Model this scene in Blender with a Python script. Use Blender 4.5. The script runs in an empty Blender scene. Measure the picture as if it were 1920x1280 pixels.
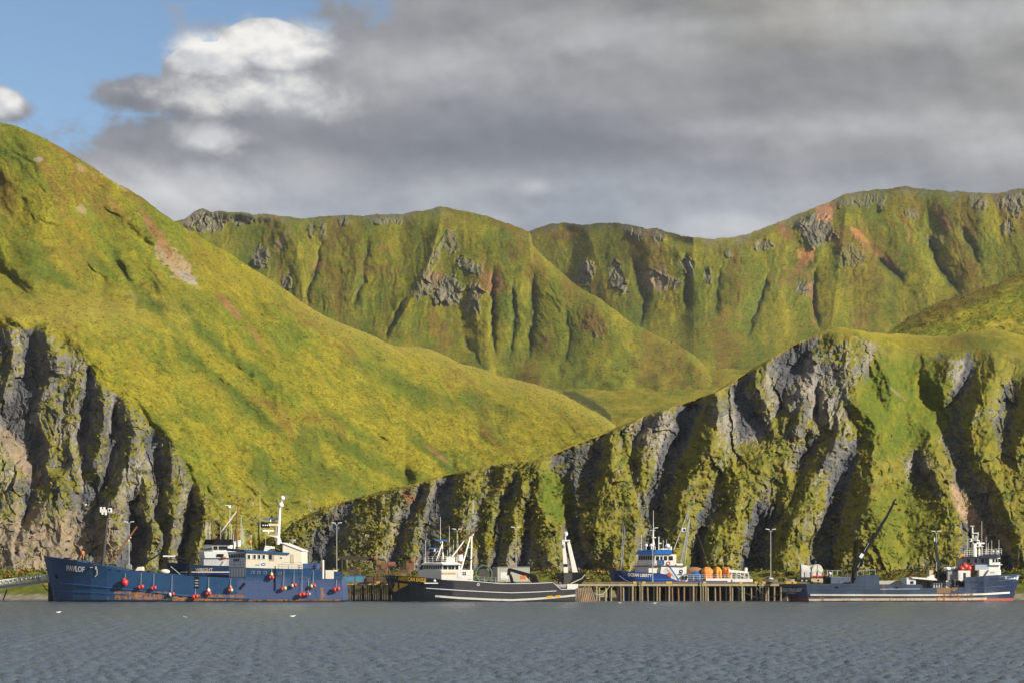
import bpy, bmesh, math, random
import numpy as np
from mathutils import Vector, Matrix

# ------------------------------------------------------------------ camera
F_PX, VH, CAM_H = 3733.0, 1085.0, 4.0          # focal length in px of the 1920 wide photo, horizon row, eye height
scene = bpy.context.scene
COL = scene.collection
cam_data = bpy.data.cameras.new("camera")
cam_data.sensor_width = 36.0
cam_data.lens = 36.0 * F_PX / 1920.0
cam_data.shift_y = (VH - 640.0) / 1920.0
cam_data.clip_start = 1.0
cam_data.clip_end = 20000.0
cam = bpy.data.objects.new("camera", cam_data)
cam.location = (0, 0, CAM_H)
cam.rotation_euler = (math.radians(90), 0, 0)
COL.objects.link(cam)
scene.camera = cam

# ------------------------------------------------------------------ light
SUN_EL, SUN_AZ = 25.0, 60.0        # azimuth: degrees to the right of straight behind the camera
sx = math.sin(math.radians(SUN_AZ)) * math.cos(math.radians(SUN_EL))
sy = -math.cos(math.radians(SUN_AZ)) * math.cos(math.radians(SUN_EL))
sz = math.sin(math.radians(SUN_EL))
sun_l = bpy.data.lights.new("sun", 'SUN')
sun_l.energy = 4.9
sun_l.angle = math.radians(0.5)
sun_l.color = (1.0, 0.92, 0.77)
sun = bpy.data.objects.new("sun", sun_l)
sun.rotation_euler = Vector((sx, sy, sz)).to_track_quat('Z', 'Y').to_euler()
sun.location = (300, -200, 300)
COL.objects.link(sun)
scene.view_settings.view_transform = 'Standard'
scene.view_settings.look = 'None'
scene.view_settings.gamma = 1.0
scene.view_settings.exposure = 0.74
scene.cycles.max_bounces = 6
scene.cycles.diffuse_bounces = 2


class Nodes:
    """short hand for building node trees"""
    def __init__(self, tree):
        self.t = tree
        tree.nodes.clear()

    def n(self, kind, **kw):
        nd = self.t.nodes.new(kind)
        for k, v in kw.items():
            setattr(nd, k, v)
        return nd

    def link(self, a, b):
        self.t.links.new(a, b)

    def put(self, sock, v):
        if isinstance(v, bpy.types.NodeSocket):
            self.t.links.new(v, sock)
        else:
            sock.default_value = v

    def m(self, op, a, b=0.0, c=None, clamp=False):
        nd = self.t.nodes.new('ShaderNodeMath')
        nd.operation = op
        nd.use_clamp = clamp
        self.put(nd.inputs[0], a)
        self.put(nd.inputs[1], b)
        if c is not None:
            self.put(nd.inputs[2], c)
        return nd.outputs[0]

    def noise(self, vec, scale, detail=4, rough=0.5, dist=0.0):
        nd = self.t.nodes.new('ShaderNodeTexNoise')
        if vec is not None:
            self.t.links.new(vec, nd.inputs['Vector'])
        nd.inputs['Scale'].default_value = scale
        nd.inputs['Detail'].default_value = detail
        nd.inputs['Roughness'].default_value = rough
        nd.inputs['Distortion'].default_value = dist
        return nd.outputs['Fac']

    def sstep(self, x, a, b):
        nd = self.t.nodes.new('ShaderNodeMapRange')
        nd.interpolation_type = 'SMOOTHSTEP'
        self.put(nd.inputs['Value'], x)
        nd.inputs['From Min'].default_value = a
        nd.inputs['From Max'].default_value = b
        nd.inputs['To Min'].default_value = 0.0
        nd.inputs['To Max'].default_value = 1.0
        return nd.outputs['Result']

    def mix(self, fac, a, b, blend='MIX'):
        nd = self.t.nodes.new('ShaderNodeMix')
        nd.data_type = 'RGBA'
        nd.blend_type = blend
        self.put(nd.inputs['Factor'], fac)
        for s, v in ((nd.inputs[6], a), (nd.inputs[7], b)):
            if isinstance(v, bpy.types.NodeSocket):
                self.t.links.new(v, s)
            else:
                s.default_value = (v[0], v[1], v[2], 1.0)
        return nd.outputs[2]

    def mapping(self, vec, loc=(0, 0, 0), scale=(1, 1, 1), rot=(0, 0, 0)):
        nd = self.t.nodes.new('ShaderNodeMapping')
        self.t.links.new(vec, nd.inputs['Vector'])
        nd.inputs['Location'].default_value = loc
        nd.inputs['Scale'].default_value = scale
        nd.inputs['Rotation'].default_value = rot
        return nd.outputs['Vector']


# ------------------------------------------------------------------ sky with clouds
world = bpy.data.worlds.new("World")
scene.world = world
world.use_nodes = True
def build_world():
    N = Nodes(world.node_tree)
    sky = N.n('ShaderNodeTexSky', sky_type='NISHITA', sun_disc=False)
    sky.sun_elevation = math.radians(SUN_EL)
    sky.sun_rotation = math.radians(180 - SUN_AZ)      # clockwise from +Y
    sky.air_density = 1.0
    sky.dust_density = 0.2
    sky.ozone_density = 3.0
    tc = N.n('ShaderNodeTexCoord')
    sep = N.n('ShaderNodeSeparateXYZ')
    N.link(tc.outputs['Generated'], sep.inputs[0])
    dx, dy, dz = sep.outputs
    # compass bearing and slope of the direction, so the cloud bank wraps round the whole sky
    az = N.m('ARCTAN2', dx, dy)                           # 0 = straight over the hills, + = right
    hyp = N.m('SQRT', N.m('ADD', N.m('MULTIPLY', dx, dx), N.m('MULTIPLY', dy, dy)))
    el = N.m('DIVIDE', dz, N.m('MAXIMUM', hyp, 0.02))
    cmb = N.n('ShaderNodeCombineXYZ')
    N.put(cmb.inputs[0], az); N.put(cmb.inputs[1], N.m('MULTIPLY', el, 1.35)); N.put(cmb.inputs[2], 0.37)
    P = cmb.outputs[0]
    n_big = N.noise(N.mapping(P, (3.1, 0.7, 0)), 13.0, 7, 0.56, 0.3)
    n_fine = N.noise(N.mapping(P, (1.1, 5.7, 0)), 70.0, 8, 0.60, 0.3)
    n_puff = N.noise(N.mapping(P, (9.1, 2.7, 0)), 42.0, 7, 0.58, 0.5)
    n_soft = N.noise(N.mapping(P, (4.1, 8.7, 0), (1, 1.4, 1)), 14.0, 6, 0.5, 0.2)

    def blob(u, v, ru, rv, p=1.0):
        a0, e0 = (u - 960) / F_PX, (VH - v) / F_PX
        x = N.m('DIVIDE', N.m('SUBTRACT', az, a0), ru / F_PX)
        y = N.m('DIVIDE', N.m('SUBTRACT', el, e0), rv / F_PX)
        r = N.m('SQRT', N.m('ADD', N.m('MULTIPLY', x, x), N.m('MULTIPLY', y, y)))
        return N.m('SUBTRACT', 1.0, r)                  # 1 centre, 0 rim, negative outside
    def wob(n, amp):
        return N.m('MULTIPLY', N.m('SUBTRACT', n, 0.5), amp)
    def cover(b, n, amp, lo, hi):
        return N.sstep(N.m('ADD', b, wob(n, amp)), lo, hi)
    def inv(x):
        return N.m('SUBTRACT', 1.0, x)
    def shifted(scale, det, loc, rough=0.55, dist=0.3, du=0.0, dv=0.0):
        return N.noise(N.mapping(P, (loc[0] + du, loc[1] + dv, 0)), scale, det, rough, dist)
    # billow relief: the same noise sampled a step towards the sun, upper right
    b1, b2 = shifted(15, 4, (2.2, 4.4), 0.5, 0.15), shifted(15, 4, (2.2, 4.4), 0.5, 0.15, 0.005, 0.009)
    c1, c2 = shifted(34, 4, (6.2, 1.4), 0.5, 0.1), shifted(34, 4, (6.2, 1.4), 0.5, 0.1, 0.002, 0.005)
    relief_ = N.m('ADD', N.m('SUBTRACT', b1, b2), N.m('MULTIPLY', N.m('SUBTRACT', c1, c2), 0.5))
    nn = N.m('ADD', N.m('MULTIPLY', n_big, 0.35), N.m('ADD', N.m('MULTIPLY', b1, 0.35), N.m('MULTIPLY', n_fine, 0.30)))
    # the clear blue gap, upper left
    gapm = N.m('MAXIMUM', blob(30, -20, 350, 370), blob(480, -190, 370, 290))
    head_ = N.m('MAXIMUM', blob(500, 105, 92, 66), N.m('MAXIMUM', blob(420, 150, 115, 62), blob(560, 160, 120, 95)))
    wisp = blob(260, 190, 130, 40)
    edge = N.m('SUBTRACT', gapm, N.m('MULTIPLY', N.m('MAXIMUM', head_, 0.0), 2.2))
    edge = N.m('SUBTRACT', edge, N.m('MULTIPLY', N.m('MAXIMUM', wisp, 0.0), 0.55))
    edge = N.m('SUBTRACT', edge, N.m('MULTIPLY', N.m('MAXIMUM', blob(10, 222, 85, 46), 0.0), 0.8))
    blue = N.sstep(N.m('ADD', edge, wob(nn, 1.5)), -0.04, 0.20)
    # cloud body
    hum = N.m('ADD', N.m('MULTIPLY', n_soft, 0.6), N.m('MULTIPLY', b1, 0.4))
    base = N.mix(N.sstep(hum, 0.30, 0.70), (0.215, 0.230, 0.265), (0.325, 0.330, 0.350))
    upr = cover(blob(1750, -60, 1000, 430), n_big, 0.8, -0.1, 0.8)
    base = N.mix(upr, base, N.mix(N.sstep(hum, 0.3, 0.7), (0.235, 0.235, 0.235), (0.375, 0.365, 0.335)))
    low = cover(blob(1000, 430, 1200, 170), n_big, 0.7, 0.0, 0.7)
    base = N.mix(N.m('MULTIPLY', low, 0.75), base, N.mix(N.sstep(hum, 0.3, 0.7), (0.30, 0.335, 0.40), (0.46, 0.485, 0.53)))
    for (u, v, ru, rv, k) in ((980, 262, 520, 80, .85), (1500, 160, 420, 80, .45), (330, 215, 280, 62, .6), (760, 300, 260, 60, .5), (1480, 330, 330, 36, .3)):
        dk = cover(blob(u, v, ru, rv), nn, 1.2, -0.1, 0.9)
        base = N.mix(N.m('MULTIPLY', dk, k), base, (0.170, 0.185, 0.225))
    for (u, v, ru, rv, k) in ((1560, 250, 520, 44, .4), (870, 130, 330, 75, .45), (1780, 50, 360, 90, .5), (320, 372, 250, 95, 1.0), (1380, 428, 150, 36, .75), (1000, 352, 40, 26, .55), (560, 330, 190, 70, .3), (1850, 300, 180, 46, .35), (1150, 60, 300, 60, .3), (395, 270, 90, 46, .8), (560, 185, 120, 70, .45)):
        pl = cover(blob(u, v, ru, rv), nn, 1.6, -0.05, 1.0)
        base = N.mix(N.m('MULTIPLY', pl, k), base, (0.57, 0.58, 0.60))
    lit = N.m('ADD', 1.0, N.m('MULTIPLY', relief_, 0.8))
    gain = N.n('ShaderNodeVectorMath', operation='SCALE'); N.link(base, gain.inputs[0]); N.link(N.m('MAXIMUM', lit, 0.72), gain.inputs[3])
    base = gain.outputs[0]
    # sunlit heads, melting into the grey to the right and below
    fade = N.m('MULTIPLY', inv(N.sstep(el, (VH - 190) / F_PX, (VH - 95) / F_PX)), 0.75)
    sl = N.m('MAXIMUM', N.m('SUBTRACT', N.m('MAXIMUM', blob(515, 95, 130, 90), blob(400, 135, 150, 80)), fade), N.m('MAXIMUM', N.m('MULTIPLY', blob(470, 175, 190, 60), 0.42), N.m('MULTIPLY', blob(400, 270, 80, 32), 0.62)))
    sl = N.m('MAXIMUM', sl, N.m('MULTIPLY', blob(15, 215, 60, 34), 0.9))
    sun_k = N.sstep(N.m('ADD', sl, wob(N.m('ADD', N.m('MULTIPLY', b1, .35), N.m('ADD', N.m('MULTIPLY', c1, .35), N.m('MULTIPLY', n_fine, .3))), 1.6)), -0.12, 0.50)
    wl = N.sstep(N.m('ADD', N.m('MULTIPLY', relief_, 3.2), N.m('MULTIPLY', c1, 0.55)), -0.05, 0.62)
    whites = N.mix(wl, (0.58, 0.59, 0.62), (0.92, 0.90, 0.86))
    cloud = N.mix(N.m('MULTIPLY', sun_k, 0.92), base, whites)
    # strength bookkeeping: nishita at its own scale, cloud colours are display values at exposure 0.6
    sv = N.n('ShaderNodeVectorMath', operation='SCALE')
    N.link(sky.outputs[0], sv.inputs[0]); sv.inputs[3].default_value = 0.075
    cv = N.n('ShaderNodeVectorMath', operation='SCALE')
    N.link(cloud, cv.inputs[0]); cv.inputs[3].default_value = 0.64
    final = N.mix(blue, cv.outputs[0], sv.outputs[0])
    bg = N.n('ShaderNodeBackground')
    N.link(final, bg.inputs['Color'])
    bg.inputs['Strength'].default_value = 1.0
    out = N.n('ShaderNodeOutputWorld')
    N.link(bg.outputs[0], out.inputs['Surface'])
build_world()

# ------------------------------------------------------------------ numpy noise
_tabs = {}
def _grad(seed):
    if seed not in _tabs:
        a = np.random.RandomState(seed).rand(256, 256) * 2 * np.pi
        _tabs[seed] = (np.cos(a).astype(np.float32), np.sin(a).astype(np.float32))
    return _tabs[seed]

def perlin(x, y, seed=0):
    gx, gy = _grad(seed)
    x0 = np.floor(x); y0 = np.floor(y)
    fx = (x - x0).astype(np.float32); fy = (y - y0).astype(np.float32)
    xi = x0.astype(np.int64) & 255; yi = y0.astype(np.int64) & 255
    x1 = (xi + 1) & 255; y1 = (yi + 1) & 255
    wx = fx * fx * fx * (fx * (fx * 6 - 15) + 10); wy = fy * fy * fy * (fy * (fy * 6 - 15) + 10)
    a = gx[xi, yi] * fx + gy[xi, yi] * fy
    b = gx[x1, yi] * (fx - 1) + gy[x1, yi] * fy
    c = gx[xi, y1] * fx + gy[xi, y1] * (fy - 1)
    d = gx[x1, y1] * (fx - 1) + gy[x1, y1] * (fy - 1)
    return ((a + (b - a) * wx) * (1 - wy) + (c + (d - c) * wx) * wy) * 1.5

def fbm(x, y, octaves=4, seed=0, gain=0.5):
    s = 0; a = 1.0; t = 0
    for o in range(octaves):
        s = s + a * perlin(x * 2 ** o + 17.3 * o, y * 2 ** o + 9.1 * o, seed + o)
        t += a; a *= gain
    return s / t

def ridged(x, y, octaves=4, seed=0, gain=0.5):
    s = 0; a = 1.0; t = 0
    for o in range(octaves):
        s = s + a * (1 - 2 * np.abs(perlin(x * 2 ** o + 5.7 * o, y * 2 ** o + 3.9 * o, seed + o)))
        t += a; a *= gain
    return s / t

def facets(x, y, seed=0):
    """broken rock: cells that each tilt their own way, with steps between them; also returns a flat tone per cell"""
    rs = np.random.RandomState(seed)
    jx, jy, ga, gb, of = (rs.rand(128, 128).astype(np.float32) for _ in range(5))
    xi = np.floor(x).astype(np.int64); yi = np.floor(y).astype(np.int64)
    best = np.full(x.shape, 9e9, np.float32); val = np.zeros(x.shape, np.float32); tone = np.zeros(x.shape, np.float32)
    for dx in (-1, 0, 1):
        for dy in (-1, 0, 1):
            a = (xi + dx) & 127; b = (yi + dy) & 127
            ex = x - (xi + dx + jx[a, b]); ey = y - (yi + dy + jy[a, b])
            d = ex * ex + ey * ey; k = d < best
            best = np.where(k, d, best)
            val = np.where(k, (ga[a, b] * 2 - 1) * ex + (gb[a, b] * 2 - 1) * ey + (of[a, b] - .5) * 0.35, val); tone = np.where(k, of[a, b], tone)
    return val, tone

def sstep(x, a, b):
    t = np.clip((x - a) / (b - a), 0, 1)
    return t * t * (3 - 2 * t)

def lerp(a, b, t):
    return a + (b - a) * t

def mixc(c, col, m):
    return c + (np.asarray(col, np.float32) - c) * m[..., None]

def polydist(U, V, pts, sv=1.0):
    """distance in px to a polyline, and which way along it (0..1)"""
    best = np.full(U.shape, 1e9, np.float32); par = np.zeros(U.shape, np.float32)
    n = len(pts) - 1
    for i in range(n):
        (ax, ay), (bx, by) = pts[i], pts[i + 1]
        ex, ey = bx - ax, (by - ay) * sv
        px, py = U - ax, (V - ay) * sv
        t = np.clip((px * ex + py * ey) / (ex * ex + ey * ey + 1e-6), 0, 1)
        d = np.hypot(px - t * ex, py - t * ey)
        k = d < best
        best = np.where(k, d, best); par = np.where(k, (i + t) / n, par)
    return best, par

def interp(pts):
    xs = [p[0] for p in pts]; ys = [p[1] for p in pts]
    return lambda u: np.interp(u, xs, ys)

def ell(U, V, u, v, ru, rv, ang=0.0):
    c, s = math.cos(math.radians(ang)), math.sin(math.radians(ang))
    x = (U - u) * c + (V - v) * s; y = -(U - u) * s + (V - v) * c
    return 1 - np.hypot(x / ru, y / rv)

def crop(lst, sc, ou, ov):
    return [[(ou + x / sc, ov + y / sc) for x, y in l] for l in lst]

# ------------------------------------------------------------------ terrain material
def terrain_material(name, grain, bump, bscale, bstr=0.32):
    m = bpy.data.materials.new(name); m.use_nodes = True
    N = Nodes(m.node_tree)
    at = N.n('ShaderNodeAttribute', attribute_name='ground_colour')
    rk = N.n('ShaderNodeAttribute', attribute_name='rockiness')
    tc = N.n('ShaderNodeTexCoord'); P = tc.outputs['Object']
    n1 = N.noise(P, grain, 5, 0.7)
    n2 = N.noise(P, grain * 0.22, 4, 0.6)
    k = N.m('ADD', N.m('MULTIPLY', n1, 0.85), N.m('MULTIPLY', n2, 0.75))
    k = N.m('ADD', N.m('MULTIPLY', N.m('SUBTRACT', k, 0.8), 1.15), 1.0)
    sc = N.n('ShaderNodeVectorMath', operation='SCALE')
    N.link(at.outputs['Color'], sc.inputs[0]); N.link(N.m('MAXIMUM', k, 0.3), sc.inputs[3])
    b = N.n('ShaderNodeBsdfPrincipled')
    N.link(sc.outputs[0], b.inputs['Base Color'])
    b.inputs['Roughness'].default_value = 0.95
    b.inputs['Specular IOR Level'].default_value = 0.08
    bm_ = N.n('ShaderNodeBump'); bm_.inputs['Strength'].default_value = bstr; bm_.inputs['Distance'].default_value = bump
    h = N.noise(P, bscale, 6, 0.68)
    N.link(h, bm_.inputs['Height']); N.link(bm_.outputs[0], b.inputs['Normal'])
    o = N.n('ShaderNodeOutputMaterial'); N.link(b.outputs[0], o.inputs['Surface'])
    return m

def grid_mesh(name, X, Y, Z, mat, attrs=None, smooth=True, flat_mask=None):
    r, c = X.shape
    me = bpy.data.meshes.new(name)
    co = np.stack([X, Y, Z], -1).reshape(-1, 3).astype(np.float32)
    idx = np.arange(r * c).reshape(r, c)
    q = np.stack([idx[:-1, :-1], idx[:-1, 1:], idx[1:, 1:], idx[1:, :-1]], -1).reshape(-1, 4)
    me.vertices.add(len(co)); me.vertices.foreach_set('co', co.ravel())
    me.loops.add(q.size); me.loops.foreach_set('vertex_index', q.ravel().astype(np.int32))
    me.polygons.add(len(q)); me.polygons.foreach_set('loop_start', np.arange(0, q.size, 4, dtype=np.int32))
    sm = np.full(len(q), smooth)
    if flat_mask is not None:
        sm = ~(flat_mask[:-1, :-1].ravel())
    me.polygons.foreach_set('use_smooth', sm)
    me.update(calc_edges=True)
    for k, a in (attrs or {}).items():
        if a.ndim == 3:
            at = me.attributes.new(k, 'FLOAT_COLOR', 'POINT')
            buf = np.ones((r * c, 4), np.float32); buf[:, :3] = a.reshape(-1, 3)
            at.data.foreach_set('color', buf.ravel())
        else:
            at = me.attributes.new(k, 'FLOAT', 'POINT'); at.data.foreach_set('value', a.astype(np.float32).ravel())
    me.materials.append(mat)
    ob = bpy.data.objects.new(name, me); COL.objects.link(ob)
    return ob

SURF = {}
def relief(name, u0, u1, du, crest, base, rows, foot, slope, offset, colour, mat, crest_rough=1.0, back=0.8, flat=True, label=None):
    a_, b_ = max(u0, -40.0), min(u1, 1965.0)
    us = np.concatenate([np.arange(u0, a_, 6.0), np.arange(a_, b_, du), np.arange(b_, u1 + 6, 6.0)])
    t = np.linspace(0, 1, rows)
    vc = crest(us) + crest_rough * (fbm(us / 23.0, us * 0 + 3.3, 4, 71) * 5 + fbm(us / 5.0, us * 0 + 1.3, 3, 81) * 2.0)
    vb = base(us) if callable(base) else np.full_like(us, base)
    U = np.broadcast_to(us, (rows, len(us))).copy()
    T = np.broadcast_to(t[:, None], U.shape)
    V = vb + (vc - vb) * T
    q = (VH - V) / F_PX
    m = slope(U, V, T)
    dq = np.diff(q, axis=0)
    mm = np.maximum((m - q), 0.035)
    g = dq / (0.5 * (mm[1:] + mm[:-1]))
    Y = np.vstack([np.zeros((1, len(us))), np.cumsum(g, axis=0)])
    Y = foot(us) * np.exp(Y)
    off, aux = offset(U, V, T, Y)
    Y = Y + off
    X = (U - 960) / F_PX * Y; Z = CAM_H + q * Y
    # normals for steepness
    P = np.stack([X, Y, Z], -1)
    du_ = np.gradient(P, us, axis=1); dv_ = np.gradient(P, axis=0)
    n = np.cross(du_, dv_); n /= np.linalg.norm(n, axis=-1, keepdims=True) + 1e-9
    rgb, rock = colour(U, V, T, n, aux)
    # the far side of the crest
    ex = [(2, 0.3), (8, 3), (25, 14), (70, 50), (160, 130)]
    Xb, Yb, Zb = [X], [Y], [Z]
    for dy, dzv in ex:
        Xb.append(X[-1:]); Yb.append(Y[-1:] + dy); Zb.append(np.maximum(Z[-1:] - dzv * back, -3))
    X = np.vstack(Xb); Y = np.vstack(Yb); Z = np.vstack(Zb)
    rgb = np.concatenate([rgb] + [rgb[-1:]] * len(ex), 0); rock = np.vstack([rock] + [rock[-1:]] * len(ex))
    SURF[name] = (P, n, rgb[:len(P)], rock[:len(P)], U, V, aux)
    ob = grid_mesh(name, X, Y, Z, mat, {'ground_colour': np.clip(rgb, 0.004, 1), 'rockiness': rock}, flat_mask=(rock > 0.4) if flat else None)
    ob['kind'] = 'structure'
    if label: ob['label'] = label
    return ob

# ground colours (albedo)
G_YEL = (0.184, 0.162, 0.016); G_GRN = (0.098, 0.115, 0.013); G_DEEP = (0.044, 0.076, 0.013); G_STRAW = (0.27, 0.220, 0.045)
G_BRN = (0.125, 0.082, 0.018); G_RED = (0.19, 0.10, 0.045); ROCK_L = (0.235, 0.215, 0.190); ROCK_D_SHADE = (0.054, 0.061, 0.076)  # the dark rock colour carries the slate-blue tint of gully shade
ROCK_M = (0.112, 0.110, 0.108); SOIL = (0.25, 0.185, 0.112); BUSH = (0.038, 0.056, 0.012); OLIVE = (0.150, 0.140, 0.026)

def grass_mix(U, V, seed, ang, yel=0.5, brn=0.2, deep=0.4, streak=1.0):
    """patchy meadow colours, streaked along the fall line (ang = direction downhill in the picture plane of the slope)"""
    c, s = math.cos(math.radians(ang)), math.sin(math.radians(ang))
    a = U * c + V * s; b = -U * s + V * c
    wu = fbm(U / 60, V / 60, 3, seed + 50) * 22
    w1 = fbm((a + wu) / 150, (b + wu) / 55, 5, seed, 0.6)
    w2 = fbm((a + wu) / 70, (b + wu) / 16, 5, seed + 9, 0.62)
    w3 = fbm(U / 13, V / 9, 4, seed + 19, 0.65)
    w4 = fbm((a - wu) / 220, (b + wu) / 90, 4, seed + 29, 0.55)
    col = np.zeros(U.shape + (3,), np.float32) + np.asarray(G_GRN, np.float32)
    col = mixc(col, G_YEL, sstep(w1 * 0.9 + w2 * 0.55 + w3 * 0.35, -0.35 + (0.5 - yel) * 0.9, 0.30 + (0.5 - yel) * 0.9))
    col = mixc(col, G_DEEP, sstep(w2 * 0.75 + w3 * 0.45 - w1 * 0.55, 0.42 - deep * 0.55, 0.80 - deep * 0.5) * 0.85)
    col = mixc(col, G_BRN, sstep(w4 + w3 * 0.4 + w2 * 0.25, 0.28 - brn * 0.6, 0.62 - brn * 0.5) * 0.8)
    col = mixc(col, G_STRAW, sstep(w2 * 0.6 - w4 * 0.6 + w3 * 0.5, 0.30, 0.62) * 0.6)
    w5 = fbm(U / 4.2, V / 2.8, 3, seed + 39, 0.7); w6 = fbm((a + wu) / 26, (b + wu) / 4.5, 3, seed + 49, 0.6)
    col = mixc(col, G_DEEP, sstep(w5 * .8 + w2 * .4, 0.18, 0.5) * 0.5)
    return col * (1 + 0.62 * w5 + 0.42 * streak * w6)[..., None]

def lines_field(U, V, lines, soft=False):
    """soft trenches (+) and lips (-): list of (pts, width px, depth m)"""
    o = np.zeros(U.shape, np.float32)
    for pts, w, dpt in lines:
        us = [p[0] for p in pts]; vs = [p[1] for p in pts]
        ok = (U > min(us) - 4 * w) & (U < max(us) + 4 * w) & (V > min(vs) - 4 * w) & (V < max(vs) + 4 * w)
        ii = np.where(ok.any(1))[0]; jj = np.where(ok.any(0))[0]
        if len(ii) == 0 or len(jj) == 0: continue
        sl = (slice(ii[0], ii[-1] + 1), slice(jj[0], jj[-1] + 1))
        d, p = polydist(U[sl], V[sl], pts)
        taper = np.clip(np.minimum(p, 1 - p) * 5, 0, 1)
        o[sl] += dpt * (np.exp(-(d / w) ** 2) if soft else np.exp(-d / w)) * taper
    return o

def rib_field(U, V, ribs, gullies, k, amax):
    dr = np.full(U.shape, 1e9, np.float32); dg = dr.copy()
    for l in ribs: dr = np.minimum(dr, polydist(U, V, l, 0.55)[0])
    for l in gullies: dg = np.minimum(dg, polydist(U, V, l, 0.55)[0])
    x = (dr - dg) * 0.5 * k
    return amax * np.tanh(x / amax), dr, dg
# ------------------------------------------------------------------ the near left hill with its sea cliff
MAT_NEAR = terrain_material('grassy_rock_near', 0.9, 0.45, 1.1, 0.5)
MAT_FAR = terrain_material('grassy_rock_far', 0.30, 0.5, 0.5)

A_CREST = [(-760, 330), (-400, 200), (-200, 180), (-80, 212), (0, 229), (34, 238), (72, 254), (103, 270), (131, 286), (165, 308), (206, 336), (241, 355), (275, 377), (299, 396),
           (327, 415), (378, 446), (430, 475), (481, 509), (516, 530), (550, 554), (584, 578), (610, 593), (646, 608), (683, 622),
           (719, 639), (739, 648), (765, 649), (785, 648), (810, 655), (840, 669), (869, 683), (885, 685), (905, 691), (935, 704), (1001, 719),
           (1047, 735), (1097, 762), (1136, 783), (1155, 799), (1200, 835), (1260, 880)]
# top edge of the cliff
A_LIP = [(-760, 640), (-300, 590), (-80, 600), (0, 602), (60, 600), (84, 597), (110, 622), (150, 645), (185, 700), (235, 735), (260, 752), (290, 795), (310, 800), (335, 830),
         (355, 880), (385, 905), (400, 940), (420, 985), (470, 1030), (520, 1060), (600, 1085), (1300, 1400)]
a_crest, a_lip = interp(A_CREST), interp(A_LIP)
def smooth_curve(f, w=28):
    xs = np.arange(-200, 2200, 2.0); ys = f(xs)
    k = np.hanning(2 * w + 1); k /= k.sum()
    ys = np.convolve(np.pad(ys, w, mode='edge'), k, mode='valid')
    return lambda u: np.interp(u, xs, ys)
a_lip_soft, a_crest_soft = smooth_curve(a_lip), smooth_curve(a_crest)
A_RIBS = crop([
    [(-300, 100), (-330, 500), (-300, 1150)], [(-620, 100), (-600, 500), (-640, 1150)], [(-960, 100), (-980, 1150)], [(-1300, 100), (-1300, 1150)],
    [(-60, 120), (-20, 300), (-60, 520)],
    [(30, 90), (60, 240), (75, 310), (10, 410)],
    [(225, 140), (268, 330), (262, 500), (272, 700)],
    [(345, 190), (330, 330), (300, 480), (285, 640), (340, 690), (215, 870), (150, 960), (100, 1100)],
    [(480, 330), (440, 450), (455, 600), (420, 760)],
    [(560, 430), (600, 560), (612, 700), (530, 820), (500, 900), (470, 1050)],
    [(740, 580), (818, 700), (790, 880), (765, 1000), (745, 1130)],
    [(660, 900), (700, 1030), (690, 1180)],
    [(880, 830), (925, 960), (900, 1080), (880, 1200)],
    [(1010, 850), (1040, 990), (1030, 1200)],
    [(-30, 600), (70, 800), (50, 1000), (60, 1150)],
], 2.37, 0, 560)
A_GUL = crop([
    [(-190, 100), (-170, 500), (-200, 1150)], [(-450, 100), (-470, 500), (-440, 1150)], [(-790, 100), (-780, 1150)], [(-1130, 100), (-1140, 1150)], [(-1500, 100), (-1500, 1150)],
    [(120, 150), (118, 330), (70, 430), (15, 530), (100, 660), (185, 810), (130, 900), (100, 960)],
    [(300, 130), (345, 300), (290, 420), (278, 560), (275, 720)],
    [(400, 250), (400, 420), (370, 640), (405, 780), (440, 920), (430, 1080)],
    [(520, 400), (510, 560), (470, 760), (455, 830)],
    [(690, 520), (678, 680), (702, 800), (690, 900), (720, 1040), (705, 1180)],
    [(850, 700), (830, 820), (850, 960), (830, 1060), (800, 1200)],
    [(960, 850), (985, 980), (960, 1200)],
    [(600, 880), (620, 1030), (600, 1200)],
    [(0, 20), (-10, 300), (-90, 540)],
], 2.37, 0, 560)
A_LINES = [
    (crop([[(740, 150), (830, 250), (920, 330), (1010, 410)]], 2.37, 0, 560)[0], 6, 2.2),
    (crop([[(800, 20), (880, 130), (1000, 250), (1100, 300), (1190, 370), (1300, 470)]], 2.37, 0, 560)[0], 7, 2.8),
    (crop([[(930, 330), (1020, 410), (1120, 480), (1230, 580), (1310, 680)]], 2.37, 0, 560)[0], 6, 2.5),
    (crop([[(1320, 540), (1370, 640), (1400, 730), (1410, 800), (1440, 900)]], 2.37, 0, 560)[0], 9, 5.0),
    (crop([[(1100, 720), (1170, 830), (1200, 900)]], 2.37, 0, 560)[0], 10, 2.5),
    ([(300, 620), (395, 690), (450, 745), (520, 820)], 5, 1.6),
    ([(565, 790), (640, 830), (700, 862), (785, 905), (830, 930)], 8, 3.5),
    ([(560, 740), (620, 775), (690, 820), (740, 850)], 7, 2.0),
    ([(750, 808), (790, 832), (830, 862), (870, 890)], 7, 3.2),
    ([(540, 830), (600, 880), (660, 925), (700, 950)], 10, 3.0),
    ([(470, 830), (500, 880), (540, 930), (560, 970)], 10, 2.6),
    ([(255, 400), (300, 470), (345, 540)], 8, 2.0),
    ([(395, 555), (440, 595), (478, 640), (520, 690)], 5, 1.8),
    ([(180, 430), (240, 520), (300, 590), (380, 660)], 7, 2.4),
    ([(60, 440), (110, 520), (170, 580)], 9, 2.0),
    ([(600, 640), (700, 700), (800, 740), (900, 790)], 12, 2.2),
    ([(840, 720), (920, 760), (1000, 790)], 10, 2.0),
    ([(0, 548), (90, 553), (180, 560), (240, 590), (330, 610)], 8, -1.6),
    ([(0, 578), (120, 585), (230, 610), (300, 660)], 7, -1.4),
    ([(0, 520), (60, 530), (140, 528)], 6, -1.2),
]
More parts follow.
